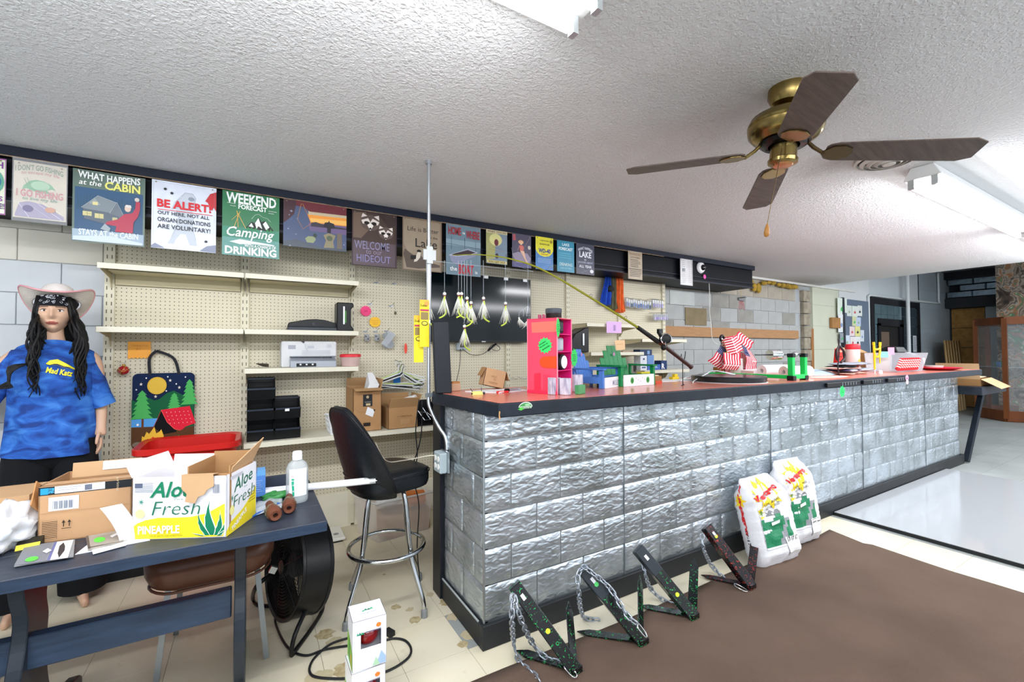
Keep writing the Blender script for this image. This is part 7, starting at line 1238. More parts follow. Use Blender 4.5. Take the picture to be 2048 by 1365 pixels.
tag(MB().hexa([(0, 0, 0), (.16, .02, 0), (.16, .10, .0), (0, .08, 0), (0, .02, .10), (.16, .04, .08), (.15, .06, .10), (0, .04, .12)]).build('orange_box', pm('#d0783a'), None, loc=(p0_.x+.26, p0_.y+.10, .19)), 'orange and yellow package sticking out of the clear bin', 'package')
t = thing('bathroom_scale', 'low white platform scale on the floor below the shelving', 'scale', (.47, 3.60, .0)); MB().box(-.42, -.11, .012, .14, .14, .034).build('platform', mk('scale_white', '#e4e4dc', .35), t, bevel=.006); MB().box(-.40, -.10, 0, .12, .13, .012).build('feet', pm('#1d1e20'), t); m = MB(); m.M = T(.085, -.02, .034); m.lathe([(0, .002), (.018, .002), (.02, 0)], 16); m.build('button', pm('#8b8d8c'), t)
# drum fan
fnm = mk('fan_black', '#121315', .35, var=.2, vs=6); fc = Vector((.215, 2.58, .305)); t = thing('drum_fan', 'black round drum fan tilted on a tubular stand under the table end', 'fan', (fc.x, fc.y, 0)); AX = Euler((0, 0, radians(0))); Mx = T(0, 0, fc.z) @ RZ(196) @ RY(82)
m = MB(); m.M = Mx; m.lathe([(.235, -.07), (.25, -.075), (.252, -.06), (.247, -.055), (.247, .06), (.252, .065), (.25, .078), (.235, .073), (.235, -.07)], 44); m.build('drum', fnm, t, smooth='auto')
for z_, nm in ((.073, 'front_grille'), (-.072, 'rear_grille')):
    m = MB(); m.M = Mx
    for r in [.03+.0145*k for k in range(15)]: m.tube([(r*cos(a), r*sin(a), z_+(.012 if z_ > 0 else -.012)*(1-r/.24)) for a in [2*pi*k/28 for k in range(28)]], .0016, 4, closed=True)
    for k in range(6): a = pi/3*k; m.tube([(.03*cos(a), .03*sin(a), z_+.01*(1 if z_ > 0 else -1)), (.24*cos(a), .24*sin(a), z_)], .003, 5)
    m.lathe([(0, z_+(.016 if z_ > 0 else -.016)), (.035, z_+(.014 if z_ > 0 else -.014)), (.035, z_)], 16); o = m.build(nm, fnm, t)
m = MB(); m.M = Mx; m.lathe([(0, -.05), (.06, -.05), (.06, .03), (0, .035)], 20); m.build('motor', mk('motor_grey', '#3c3e40', .4), t, smooth='auto')
for k in range(4):
    m = MB(); m.M = Mx @ RZ(90*k+20); m.grid(lambda a, b: (.055+.165*b, (-.05+.11*a)*(.6+.6*b), -.03+.05*a), 4, 4); m.build('fan_blade', mk('blade_grey', '#4c4f52', .35, metal=.3), t, smooth=True, solid=.002)
F_ = lambda u, v, y=None, z=None: Vector(A_(u, v, y, z))-Vector((fc.x, fc.y, 0))
MB().tube(crv([F_(640, 1175, y=2.52), F_(618, 1210, y=2.42), F_(590, 1270, y=2.30), F_(583, 1310, z=.012), F_(592, 1300, z=.012), F_(620, 1262, z=.012), F_(643, 1225, z=.02), F_(646, 1205, y=2.60)], 4), .0105, 8).tube(crv([F_(540, 1150, y=2.62), F_(512, 1175, y=2.6), F_(506, 1200, z=.012), F_(520, 1212, z=.012), F_(560, 1212, z=.012)], 4), .0105, 8).build('tube_stand', fnm, t, smooth=True)
m = MB(); m.M = T(*F_(546, 1140, y=2.45)) ; m.bc((0, 0, 0), (.03, .02, .03), (0, .5, 0)); m.build('clamp', mk('clamp_steel', '#9aa0a4', .3, metal=.8), t)
# brown chair under the table
t = thing('shell_chair', 'brown moulded chair with flat steel legs pushed under the table', 'chair', (-.15, 2.60, 0)); brn = mk('shell_brown', '#5c3a2c', .3, var=.15, vs=4); X_ = Vector((-.15, 2.60, 0))
rs_ = [(.30, .30, .372), (.40, .38, .374), (.46, .44, .395), (.49, .47, .44), (.50, .48, .52), (.485, .465, .522), (.47, .45, .45), (.30, .30, .42)]
rg_ = [[(x-w_/2, y-d_/2+.0, z+.02*(abs(2*x/w_-1))**3) for x, y in rr(w_, d_, .09)] for w_, d_, z in rs_]; n = len(rg_[0])
MB().add([p for r in rg_ for p in r], [(i*n+k, i*n+(k+1) % n, (i+1)*n+(k+1) % n, (i+1)*n+k) for i in range(len(rg_)-1) for k in range(n)]+[tuple(range(n))[::-1], tuple((len(rg_)-1)*n+k for k in range(n))]).build('seat_shell', brn, t, smooth=True)
MB().tube([(x-.23, y-.22, .382+.02*(abs(2*x/.46-1))**3) for x, y in rr(.46, .44, .09)], .006, 6, closed=True).build('lower_edge', brn, t, smooth=True)
stl = mk('flat_steel', '#868d92', .32, metal=.7)
for p in ((.066, 2.355), (-.345, 2.42)):
    x, y = p[0]+.15, p[1]-2.60; MB().beam((x*.80, y*.75, .44), (x, y, .004), .022, .010, (0, 1, 0)).build('leg', stl, t)
for x, y in ((.20, .20), (-.17, .18)): MB().beam((x*.8, y*.8, .44), (x, y, .004), .022, .010, (0, 1, 0)).build('leg', stl, t)
MB().beam((.172, -.185, .435), (.16, .16, .435), .02, .008).beam((-.157, -.13, .435), (-.14, .15, .435), .02, .008).build('seat_rail', stl, t)
# large red tub and black low cabinet behind
def rrect(w_, d_, r, z, n=5): return [(x-w_/2, y-d_/2, z) for x, y in rr(w_, d_, r, n)]
t = thing('red_tub', 'large red plastic tub behind the table boxes', 'tub', (-.335, 3.515, 0)); redp = mk('red_plastic', '#cf2622', .28, var=.08, vs=4)
rings = [rrect(.36, .28, .06, .0), rrect(.50, .40, .08, .80), rrect(.515, .415, .08, .80), rrect(.55, .45, .09, .815), rrect(.55, .45, .09, .845), rrect(.535, .435, .09, .85), rrect(.48, .38, .07, .84), rrect(.35, .27, .06, .02)]
n = len(rings[0]); m = MB(); m.add([p for r in rings for p in r], [(i*n+k, i*n+(k+1) % n, (i+1)*n+(k+1) % n, (i+1)*n+k) for i in range(len(rings)-1) for k in range(n)]+[tuple(range(n))[::-1], tuple((len(rings)-1)*n+k for k in range(n))]); m.build('tub', redp, t, smooth='auto')
t = thing('black_bench', 'long low black box on the floor behind the mannequin feet', 'box', (-.93, 3.62, 0)); MB().box(0, 0, .0, .62, .26, .10).build('box', mk('bench_black', '#15191f', .4), t, bevel=.004) ; MB().box(.62, 0, .0, .632, .26, .10).build('white_end', pm('#e3e6ea'), t)
# ================================================================ the blue-black plank table and what lies on it
TT = .74; nav = mk('navy_wood', '#2a3a50', .38, var=.35, vs=5, stretch=(1, 7, 7), bump=.15, bs=18); navd = mk('navy_wood_top', '#353c4a', .42, var=.3, vs=6, stretch=(1, 6, 6), bump=.12, bs=18); navs = mk('navy_side', '#1e2630', .35, var=.3, vs=5)
tb = thing('plank_table', 'blue-black painted plank table on curved trestle legs at the lower left', 'table', (-.35, 2.2, 0)); O_ = Vector((-.35, 2.2, 0))
TX0, TX1 = -1.75, .262
for y0, y1 in ((1.91, 2.125), (2.128, 2.345), (2.348, 2.57)): MB().box(TX0+.35, y0-2.2, TT-.040, TX1+.35, y1-2.2, TT).build('plank', navd if 1 else nav, tb, bevel=.002)
MB().box(TX0+.35, 1.9095-2.2, TT-.0395, TX1+.35-.002, 1.9105-2.2, TT-.004).build('front_edge', nav, tb); MB().box(TX1+.35-.001, 1.912-2.2, TT-.039, TX1+.351, 2.568-2.2, TT-.003).build('end_edge', nav, tb)
def trestle(x):
    fr = [(1.985, .70), (2.00, .64), (2.03, .56), (2.02, .49), (1.985, .40), (1.97, .30), (1.985, .20), (2.00, .12), (1.93, .06), (1.90, .0)]; bk = [(2.58-a*0, 0), (2.55, .06), (2.30, .12), (2.24, .20), (2.20, .30), (2.19, .42), (2.20, .5), (2.18, .58), (2.22, .66), (2.27, .70)]
    fr = crv([(a, b, 0) for a, b in fr], 4); bk = crv([(a, b, 0) for a, b in bk], 4); poly = [(p.x-2.2, p.y) for p in fr]+[(p.x-2.2, p.y) for p in bk]
    m = MB(); m.M = Matrix(((0, 0, 1, x+.35), (1, 0, 0, 0), (0, 1, 0, 0), (0, 0, 0, 1))); m.prism(poly, -.019, .019); return m.build('trestle_leg', navs, tb, bevel=.003)
trestle(-.035); trestle(-.635); trestle(-1.5)
MB().box(-1.5+.35, 2.03-2.2, .395, -.063+.35, 2.075-2.2, .500).build('stretcher', nav, tb, bevel=.004)
for x in (-.035, -.635): MB().box(x+.31, 1.95-2.2, TT-.052, x+.39, 2.50-2.2, TT-.0405).build('top_cleat', navs, tb)
Z0 = TT+.0006
# aloe juice carton (open) with a torn kraft box inside
c0 = at(264, 1081, z=TT); c1_ = at(452, 1075, z=TT); c2_ = at(512, 1024, z=TT); ex = (c1_-c0); wA = ex.length; rzA = math.degrees(math.atan2(ex.y, ex.x)); ey = Vector((-ex.y, ex.x, 0)).normalized(); dA = .215; hA = at(449, 953, y=c1_.y).z-TT
t = thing('juice_carton', 'open white and yellow juice carton with green lettering on the table', 'box', (c0.x, c0.y, Z0), rzA); f = .004
MB().box(0, 0, 0, wA, dA, f).box(0, 0, 0, wA, f, hA).box(0, dA-f, 0, wA, dA, hA).box(0, 0, 0, f, dA, hA).box(wA-f, 0, 0, wA, dA, hA).build('body', mk('carton_gloss', '#f1f2f8', .3), t)
G_ = '#0f7a56'; Y_ = '#f2df2e'
wave = [(0, 1), (0, .80), (.05, .74), (.14, .69), (.28, .655), (.42, .66), (.62, .655), (.80, .60), (.97, .46), (.985, .46), (.985, .90), (.97, .985), (0, .995)]
def leaf(b, tip, w_, bend): 
    L_ = []; 
    for k in range(9): s = k/8; x = b[0]+(tip[0]-b[0])*s+bend*sin(pi*s); y = b[1]+(tip[1]-b[1])*s; L_.append((x, y, w_*(1-s)**.7*(.45+.55*sin(pi*min(1, s*1.1+.15)))))
    return ('p', [(x-ww/2+(.006 if i % 2 else 0), y) for i, (x, y, ww) in enumerate(L_)]+[(x+ww/2, y) for x, y, ww in reversed(L_)], G_)
def leafw(*a): l = leaf(*a); return ('p', l[1], '#f6f8f4')
front = [('p', wave, Y_)]
for b, tp2, w_, be in (((.86, .96), (.82, .38), .12, -.035), ((.80, .96), (.70, .56), .07, -.03), ((.90, .96), (.93, .56), .08, .02), ((.76, .97), (.62, .92), .06, 0), ((.93, .97), (.985, .76), .06, .01), ((.92, .97), (.99, .88), .05, 0)): front += [leafw(b, (tp2[0], tp2[1]-.012), w_*1.22, be), leaf(b, tp2, w_, be)]
front += [('r', .03, .09, .22, .24, '#e3e6ee')]+[('r', .03, .09+.022*k, .22, .098+.022*k, '#6f7688') for k in range(7)]+[('r', .03, .09, .11, .165, '#5a6278'),
          ('t', 'Aloe', .43, .20, .26, .44, G_, .02, .28), ('t', 'Vera', .49, .355, .035, .10, '#7b9a8c', .005), ('t', 'Fresh', .48, .50, .22, .50, '#0f6a4c', -.012, .25),
          ('p', star(7, .01, .04, .10, .39, 1, 1.6, -pi/2), '#3f8a78'), ('e', .09, .58, .05, .075, '#f3ee9c'), ('t', 'PINEAPPLE', .29, .84, .13, .44, '#fbfbf2', .03), ('t', 'NET WT  250 mL (8.5 FL OZ) 24 BOTTLES', .31, .945, .025, .46, '#8a8220', .01), ('r', .86, .12, .94, .27, '#c9ccd6')]+[('r', .865+.012*k, .13, .870+.012*k, .27, '#4a4e5a') for k in range(6)]
art(t, front, (0, -.0004, hA), (1, 0, 0), (0, 0, -1), wA, hA, eps=.00025)
side = [('p', [(0, 1), (0, .92), (.15, .80), (.5, .72), (.75, .60), (.98, .44), (.98, .985)], Y_), ('t', 'Aloe', .55, .20, .22, .62, '#0f6a4c', .01, .3, 0, -8), ('t', 'Vera', .6, .34, .03, .12, '#7b9a8c'), ('t', 'Fresh', .58, .48, .20, .72, '#0f6a4c', -.012, .25, 0, -6), ('p', star(7, .012, .05, .17, .42, 1, 1.6, -pi/2), '#3f8a78'), ('e', .16, .62, .07, .08, '#f3ee9c'), ('t', 'PINEAPPLE', .40, .84, .08, .5, '#fbfbf2', .03, 0, 0, -22), ('r', .1, .05, .5, .1, '#c9ccd6')]+[('r', .70, .50+.05*k, .92, .512+.05*k, '#9a9020') for k in range(4)]
art(t, side, (wA+.0004, 0, hA), (0, 1, 0), (0, 0, -1), dA, hA, eps=.00025)
m = MB(); m.M = T(wA, 0, hA); m.M = T(0, dA, hA) @ RX(-12); m.box(0, -.004, 0, wA*.8, 0, .035); m.M = T(0, 0, hA) ; m.M = T(0, .0, hA) @ RY(-25); m.box(-.004, 0.0, 0, 0, dA, .055); m.build('flap', whc, t)
kr = thing('cardboard_box', 'torn kraft box wedged inside the juice carton', 'box', tuple(t.matrix_basis @ Vector((wA*.80, dA*.50, .02)) if False else (c0+ex*.76+ey*.11+Vector((0, 0, .012)))), rzA+4)
KW, KD, KH = .145, .19, .215
MB().box(-KW/2, -KD/2, 0, KW/2, -KD/2+.004, KH).box(-KW/2, KD/2-.004, 0, KW/2, KD/2, KH+.045).box(-KW/2, -KD/2, 0, -KW/2+.004, KD/2, KH+.03).box(KW/2-.004, -KD/2, 0, KW/2, KD/2, KH+.03).box(-KW/2, -KD/2, 0, KW/2, KD/2, .004).build('body', card, kr)
m = MB(); m.M = T(KW/2, 0, KH) @ RY(12); m.hexa([(-.004, -.09, 0), (0, -.09, 0), (0, .10, 0), (-.004, .10, 0), (-.004, -.08, .02), (0, -.08, .02), (0, .16, .085), (-.004, .16, .085)]); m.build('flap', cardl, kr)
for z_ in (.0,): 
    rg = random.Random(4); pl = [(0, 0), (.105, .0), (.108, .045), (.085, .058), (.075, .075), (.055, .082), (.045, .105), (.012, .098), (.018, .07), (.0, .05)]
    m = MB(); m.M = T(-KW/2+.0, -KD/2-.028, KH+.006) @ RX(-92) @ Matrix.Scale(1, 4); m.M = Matrix(((1, 0, 0, -KW/2-.005), (0, 0, 1, -KD/2-.026), (0, -1, 0, KH+.008), (0, 0, 0, 1))); m.prism(pl, -.0015, .0015); m.M = Matrix(); m.hexa([(-KW/2, -KD/2-.028, KH+.006), (-KW/2+.105, -KD/2-.028, KH+.006), (-KW/2+.105, -KD/2, KH+.0), (-KW/2, -KD/2, KH+.0), (-KW/2, -KD/2-.028, KH+.009), (-KW/2+.105, -KD/2-.028, KH+.009), (-KW/2+.105, -KD/2, KH+.004), (-KW/2, -KD/2, KH+.004)]); m.build('torn_flap', cardl, kr)
# shipping carton
s0 = at(75, 1090, z=TT); s1 = at(262, 1064, z=TT); ex2 = s1-s0; wS = ex2.length; rzS = math.degrees(math.atan2(ex2.y, ex2.x)); hS = at(75, 975, y=s0.y).z-TT; dS = .22
t = thing('shipping_carton', 'brown shipping carton with black tape strip, bar codes and two arrows on the table', 'box', (s0.x, s0.y, Z0), rzS); f = .004; ca = mk('ship_card', '#c39a72', .6, var=.05, vs=5)
MB().box(0, 0, 0, wS, dS, f).box(0, 0, 0, wS, f, hS).box(0, dS-f, 0, wS, dS, hS).box(0, 0, 0, f, dS, hS).box(wS-f, 0, 0, wS, dS, hS).build('body', ca, t)
MB().box(.0, .0, hS-.002, wS, .055, hS).build('top_flap', ca, t)
m = MB(); m.M = T(.045, dS*.55, hS-.005) @ RX(-8); m.prism([(0, 0), (wS-.05, 0), (wS-.05, .003), (0, .003)], 0, .055); m.build('back_flap', cardl, t)
m = MB(); m.M = T(.07+.045, dS*.55-.002, hS-.005) @ RX(-8); m.box(.02, -.001, .02, .16, -.0003, .053); m.build('foil_tape', mk('foil', '#d9dde4', .2, var=.2, vs=60), t)
m = MB(); m.M = T(0, dS*.4, hS-.06) @ RY(-14) @ RX(43); m.box(-.004, -.05, -.05, 0, .05, .05); m.build('left_flap', mk('ship_card2', '#bd8a58', .7), t, loc=(-.012, -.03, -.0))
art(t, [('r', 0, .02, 1, .165, '#1d2126'), ('r', .165, .025, .70, .15, '#e9ecf2'), ('r', .48, .04, .56, .14, '#6b7080'), ('r', .2, .05, .44, .06, '#9aa0b0'), ('r', .2, .09, .4, .1, '#9aa0b0'), ('r', .02, .04, .10, .15, '#2c9ad8'), ('t', 'me', .13, .09, .08, .07, '#45b4ec', .02, 0, 0, 90), ('t', 'prime', .84, .09, .05, .2, '#c9b89a', 0, 0, 0, 90),
          ('r', .105, .21, .42, .45, '#eef0f4')]+[('r', .15+.017*k, .28, .15+.017*k+(.010 if k % 3 else .005), .42, '#5b657c') for k in range(13)]+[('r', .02, .475, .98, .48, '#9a744c'), ('l', [(.05, .60), (.20, .60), (.20, .94), (.05, .94), (.05, .60)], .0018, '#3a2e24')]+[('r', .05, .63+.03*k, .20, .638+.03*k, '#3a2e24') for k in range(10)]+[
          ('r', .265, .66, .275, .74, '#3a2e24'), ('r', .325, .66, .335, .74, '#3a2e24'), ('p', [(.25, .67), (.27, .62), (.29, .67)], '#3a2e24'), ('p', [(.31, .67), (.33, .62), (.35, .67)], '#3a2e24'), ('r', .25, .765, .35, .775, '#3a2e24')], (0, -.0004, hS), (1, 0, 0), (0, 0, -1), wS, hS)
# loose curved white sheet, papers, pouches
def curl(a, b): return (a*.10-.02*sin(b*2.2), .02-.03*b+.03*sin(a*2), .155*b+.02*a)
q = at(250, 1085, z=TT); tag(MB().grid(lambda a, b: (.055*a-.055*(b**1.5), .02*a, .135*b), 8, 10).build('white_sheet', pm('#eceef4'), None, smooth=True, solid=.001, loc=(q.x-.012, q.y-.01, Z0)), 'curled white sheet standing between the shipping carton and the juice carton', 'paper')
def flatp(px, z, name, label, col, cat, items=None, th=.002, parent=None):
    P_ = [at(u, v, z=TT) for u, v in px]; c = sum(P_, Vector())/len(P_); t = thing(name, label, cat, (c.x, c.y, Z0+z)); m = MB(); m.prism([(p.x-c.x, p.y-c.y) for p in P_], 0, th); m.build('sheet', pm(col), t)
    if items:
        A0, A1, A3 = P_[3]-c, P_[2]-c, P_[0]-c; X = (A1-A0); Y = (A3-A0); surf = lambda u, v, e: tuple(A0+X*u+Y*v+Vector((0, 0, th+e))); art(t, items, (0, 0, 0), (1, 0, 0), (0, -1, 0), X.length, Y.length, surf=surf)
    return t
flatp([(150, 1111), (300, 1082), (270, 1062), (190, 1080)], 0, 'paper_sheets', 'white paper slips under the second bait pouch', '#eef0f3', 'paper')
flatp([(186, 1112), (252, 1094), (246, 1080), (180, 1092)], .003, 'paper_slip', 'narrow white slip lying on the table below the second pouch', '#f4f5f7', 'paper', [('l', [(.1, .8), (.5, .3), (.9, .6)], .003, '#3c4048')])
flatp([(28, 1138), (147, 1118), (150, 1085), (50, 1098)], .004, 'bait_pouch', 'grey bait pouch with green oval and black lure drawing, front edge of the table', '#8d8f92', 'pouch', [('r', 0, 0, .55, 1, '#80838a'), ('r', .58, 0, .64, 1, '#6b6ea0'), ('r', .64, .02, .97, 1, '#e9eaee'), ('p', [(.72, .3), (.78, .12), (.84, .35), (.86, .6), (.80, .95), (.74, .7)], '#2c2e36'), ('e', .28, .82, .12, .12, '#5fe04a'), ('p', [(.5, .35), (.6, .5), (.52, .62), (.42, .5)], '#eef0f2')], .005)
flatp([(176, 1106), (247, 1088), (246, 1067), (172, 1080)], .006, 'bait_pouch', 'second grey bait pouch with green oval, against the shipping carton', '#a39c92', 'pouch', [('r', 0, 0, .06, 1, '#5c564e'), ('e', .32, .48, .15, .2, '#5fe04a'), ('p', [(.6, .35), (.85, .15), (.9, .28), (.65, .5)], '#eef0f2'), ('r', .0, .92, 1, .95, '#3c3a36')], .006)
t = thing('yellow_card', 'small yellow and black tackle card half under the white bag', 'card', tuple(at(58, 1098, z=TT))); t.location.z = Z0; MB().hexa([(-.03, -.02, 0), (.03, -.01, 0), (.03, .03, 0), (-.03, .02, 0), (-.03, -.01, .02), (.03, 0, .02), (.03, .03, .03), (-.03, .02, .03)]).build('card', pm('#2c2a20'), t); MB().hexa([(-.028, -.021, .004), (.028, -.011, .004), (.028, -.009, .004), (-.028, -.019, .004), (-.028, -.0115, .019), (.028, -.0015, .019), (.028, 0, .019), (-.028, -.01, .019)]).build('yellow_label', pm('#e6d32c'), t)
def crump(sx, sy, sz, seed, k=.35): 
    def fn(a, b):
        th_ = 2*pi*a; ph = pi*b; d = Vector((cos(th_)*sin(ph), sin(th_)*sin(ph), -cos(ph))); s = 1+k*noise.noise(d*2.2+Vector((seed, 0, 0)))+k*.45*noise.noise(d*6+Vector((seed, 3, 0))); p = Vector((d.x*sx, d.y*sy, d.z*sz))*s; return (p.x, p.y, max(p.z, -sz*.72)+sz*.72)
    return fn
wbag = mk('bag_white2', '#eef1f6', .3, alpha=.93, var=.12, vs=9)
c = at(10, 1100, z=TT); tag(MB().grid(crump(.085, .12, .085, 3, .45), 40, 26, True).build('plastic_bag', wbag, None, smooth=True, loc=(c.x-.015, c.y+.02, Z0)), 'crumpled white plastic bag at the left end of the table', 'bag')
tag(MB().box(-.1, -.1, 0, .08, .1, .15).build('cardboard_box', cardl, None, loc=(c.x-.06, c.y+.22, Z0)), 'tan carton at the left edge behind the white plastic bag', 'box')
# bottle, tubes, cones, blue box, bags
bt = at(592, 1006, z=TT); t = thing('oil_bottle', 'clear oil bottle with white cap and green lettered label on the table', 'bottle', (bt.x+.005, bt.y+.01, Z0)); bw = .046
MB().lathe([(0, .002), (bw*.9, .0), (bw, .008), (bw, .13), (bw*.97, .155), (bw*.8, .175), (bw*.45, .188), (bw*.40, .192), (bw*.4, .2)], 28, sy=.68).build('bottle', mk('clear_pl', '#e3ebee', .08, alpha=.42, spec=.8), t, smooth='auto')
MB().lathe([(0, .005), (bw*.84, .006), (bw*.94, .012), (bw*.94, .05), (0, .0505)], 28, sy=.66).build('oil', mk('oil', '#cfd9dc', .1, alpha=.6), t, smooth='auto')
MB().lathe([(bw*.44, .19), (bw*.46, .195), (bw*.44, .222), (bw*.38, .227), (0, .228)], 20).build('cap', pm('#f3f4f8'), t, smooth='auto')
lsf = lambda u, v, e: ((bw+.0006+e)*sin(-.9+1.9*u), -(bw+.0006+e)*.68*cos(-.9+1.9*u), .165-.135*v)
LB = [('p', [(.05+.9*i/6, .10) for i in range(7)]+[(.95-.9*i/6, .98) for i in range(7)], '#eef1f6')]
m = MB(); pl = pm('#eef1f6'); m.grid(lambda a, b: lsf(.05+.9*a, .08+.9*b, 0), 12, 6); m.build('label', pl, t, smooth=True)
art(t, [('p', [(.08, .22), (.32, .05), (.34, .98), (.22, .98)], '#f7f8fb'), ('t', 'baby', .24, .32, .05, .14, '#d89a9a', .02), ('e', .25, .42, .07, .03, '#1fae8a'), ('p', [(.19, .48), (.30, .47), (.33, .96), (.24, .96)], '#1fae8a'), ('t', 'Oil', .27, .6, .05, .08, '#e9f6f2', .02), ('t', '40', .28, .8, .06, .06, '#e9f6f2', .02), ('r', .55, .3, .9, .31, '#c9ced8'), ('r', .55, .5, .9, .51, '#c9ced8')], (0, 0, 0), (1, 0, 0), (0, 0, -1), .09, .135, surf=lambda u, v, e: lsf(u, v, e+.0006))
ta = at(512, 985, z=TT+.013); tbb = at(751, 957, z=TT+.03)
for k, (dy, dz, l) in enumerate(((0, 0, 'front white fluorescent tube sticking out past the table toward the stool'), (.030, .0, 'rear white fluorescent tube lying beside the front one'))):
    a = Vector((ta.x-.25, ta.y+dy+.02, Z0+.014)); b = Vector((tbb.x-(.02 if k else 0), min(tbb.y, 2.33)+dy, Z0+.016)); d = (b-a).normalized(); t = thing('fluorescent_tube', l, 'tube', tuple(a)); MB().tube([(0, 0, 0), tuple((b-a)-d*.03)], .0135, 14).build('glass_tube', mk('tube_off', '#f1f3f7', .3), t, smooth='auto'); MB().tube([tuple((b-a)-d*.03), tuple(b-a)], .0138, 14).tube([tuple((b-a)), tuple(b-a+d*.008)], .002, 5).build('end_cap', mk('tube_cap', '#cfd6d8', .3, metal=.6), t, smooth='auto')
con = mk('terracotta', '#74432f', .55, var=.2, vs=14); wir = mk('old_wire', '#8d8a76', .5, metal=.6)
for k, (u, v, rz, l) in enumerate(((551, 1045, 8, 'left brown ceramic insulator wound with wire on the table corner'), (578, 1030, -4, 'right brown ceramic insulator wound with wire on the table corner'))):
    c = at(u, v, z=TT); t = thing('ceramic_insulator', l, 'insulator', (c.x, c.y, Z0+.026), rz); m = MB(); m.M = RX(-90) @ T(0, 0, -.0) @ RX(4); m.lathe([(.008, .02), (.010, -.002), (.020, -.004), (.026, .01), (.027, .035), (.022, .07), (.016, .085), (.018, .10), (.014, .135), (.0, .137)], 20); m.build('cone', con, t, smooth='auto')
    m = MB(); m.M = RX(-90); m.lathe([(0, .018), (.0085, .018)], 14); m.build('hole', pm('#1c100c'), t)
    m = MB(); R = random.Random(k); pts = [((.026+.003*R.random())*cos(a*1.1), .055+.016*sin(a*.37+k)+.006*R.random(), (.026+.003*R.random())*sin(a*1.1)) for a in range(60)]; m.tube(pts, .0014, 5); m.build('wire_winding', wir, t)
c = at(527, 975, z=TT); t = thing('blue_box', 'light blue box standing behind the tubes on the table', 'box', (c.x-.03, 2.40, Z0)); MB().box(-.09, -.02, 0, .035, .05, .11).build('carton', mk('bx_blue', '#5f96e6', .35, var=.12, vs=20), t, bevel=.002); MB().box(.0, -.021, .098, .034, .05, .122).build('blue_lid', pm('#6fb0ea'), t); art(t, noisy_lines(.1, .3, .9, 6, .09, .02, '#a9c8f6', RN), (-.09, -.0205, .11), (1, 0, 0), (0, 0, -1), .125, .11)
tag(MB().box(-.11, 0, 0, .17, .03, .055).build('dark_tray', mk('tray_dark', '#3a4150', .5), None, loc=(c.x+.03, 2.50, Z0)), 'dark low tray at the back edge of the table behind the bottle', 'tray')
c = at(552, 1000, z=TT); tag(MB().grid(crump(.055, .02, .020, 7, .5), 24, 14, True).build('green_bag', mk('green_film', '#4fae5c', .35, var=.3, vs=30), None, smooth=True, loc=(c.x, c.y+.01, Z0)), 'crumpled green plastic lying left of the bottle', 'bag')
c = at(500, 1030, z=TT); t = thing('clear_packet', 'clear plastic packet with blue stripe beside the juice carton', 'packet', (c.x+.045, c.y+.055, Z0)); MB().grid(lambda a, b: (-.05+.13*a, -.10+.17*b+.05*a, .006+.010*noise.noise(Vector((a*5, b*5, 1)))+.012*sin(pi*a)*sin(pi*b)), 14, 14).build('film', mk('film_clear', '#dfe8ee', .12, alpha=.7), t, smooth=True, solid=.001); MB().hexa([(-.045, -.10, .002), (-.04, -.106, .002), (.07, .0, .002), (.06, .01, .002), (-.045, -.10, .008), (-.04, -.106, .008), (.07, .0, .012), (.06, .01, .012)]).build('blue_stripe', pm('#3c74d0'), t)
t = thing('steel_stapler', 'small grey metal piece on the juice carton side of the blue box', 'tool', (c.x+.0, 2.37, Z0+.111)) if False else None
# ================================================================ mannequin with hat and blue T-shirt
skin = mk('mannequin_skin', '#dab296', .45, var=.04, vs=4); MO = Vector((-.965, 3.44, 0)); mq = thing('mannequin', 'female mannequin in blue camouflage T-shirt, black trousers, bandana and long black hair', 'mannequin', tuple(MO), 12)
def skinned(name, V, E, Rr, mat, parent, root=0, sub=2):
    me = bpy.data.meshes.new(name); me.from_pydata(V, E, []); o = bpy.data.objects.new(name, me); COL.objects.link(o)
    md = o.modifiers.new('skin', 'SKIN'); md.use_smooth_shade = True; sb = o.modifiers.new('sub', 'SUBSURF'); sb.levels = sub; sb.render_levels = sub
    for i, r in enumerate(Rr): me.skin_vertices[0].data[i].radius = r if isinstance(r, tuple) else (r, r)
    me.skin_vertices[0].data[root].use_root = True
    bpy.context.view_layer.update(); dg = bpy.context.evaluated_depsgraph_get(); m2 = bpy.data.meshes.new_from_object(o.evaluated_get(dg)); bpy.data.objects.remove(o); m2.materials.clear(); m2.materials.append(mat)
    o = bpy.data.objects.new(name, m2); COL.objects.link(o); o.parent = parent; return o
V = []; E = []; Rr = []
def J(p, r, link=None):
    V.append(p); Rr.append(r)
    if link is not None: E.append((link, len(V)-1))
    return len(V)-1
pel = J((0, 0, .95), (.11, .075)); wst = J((0, 0, 1.10), (.10, .07), pel); ch = J((0, .0, 1.28), (.125, .085), wst); up = J((0, .005, 1.40), (.10, .06), ch); nk = J((0, .0, 1.475), (.043, .045), up); nk2 = J((0, -.008, 1.56), (.040, .043), nk); hd = J((0, -.012, 1.61), (.05, .055), nk2)
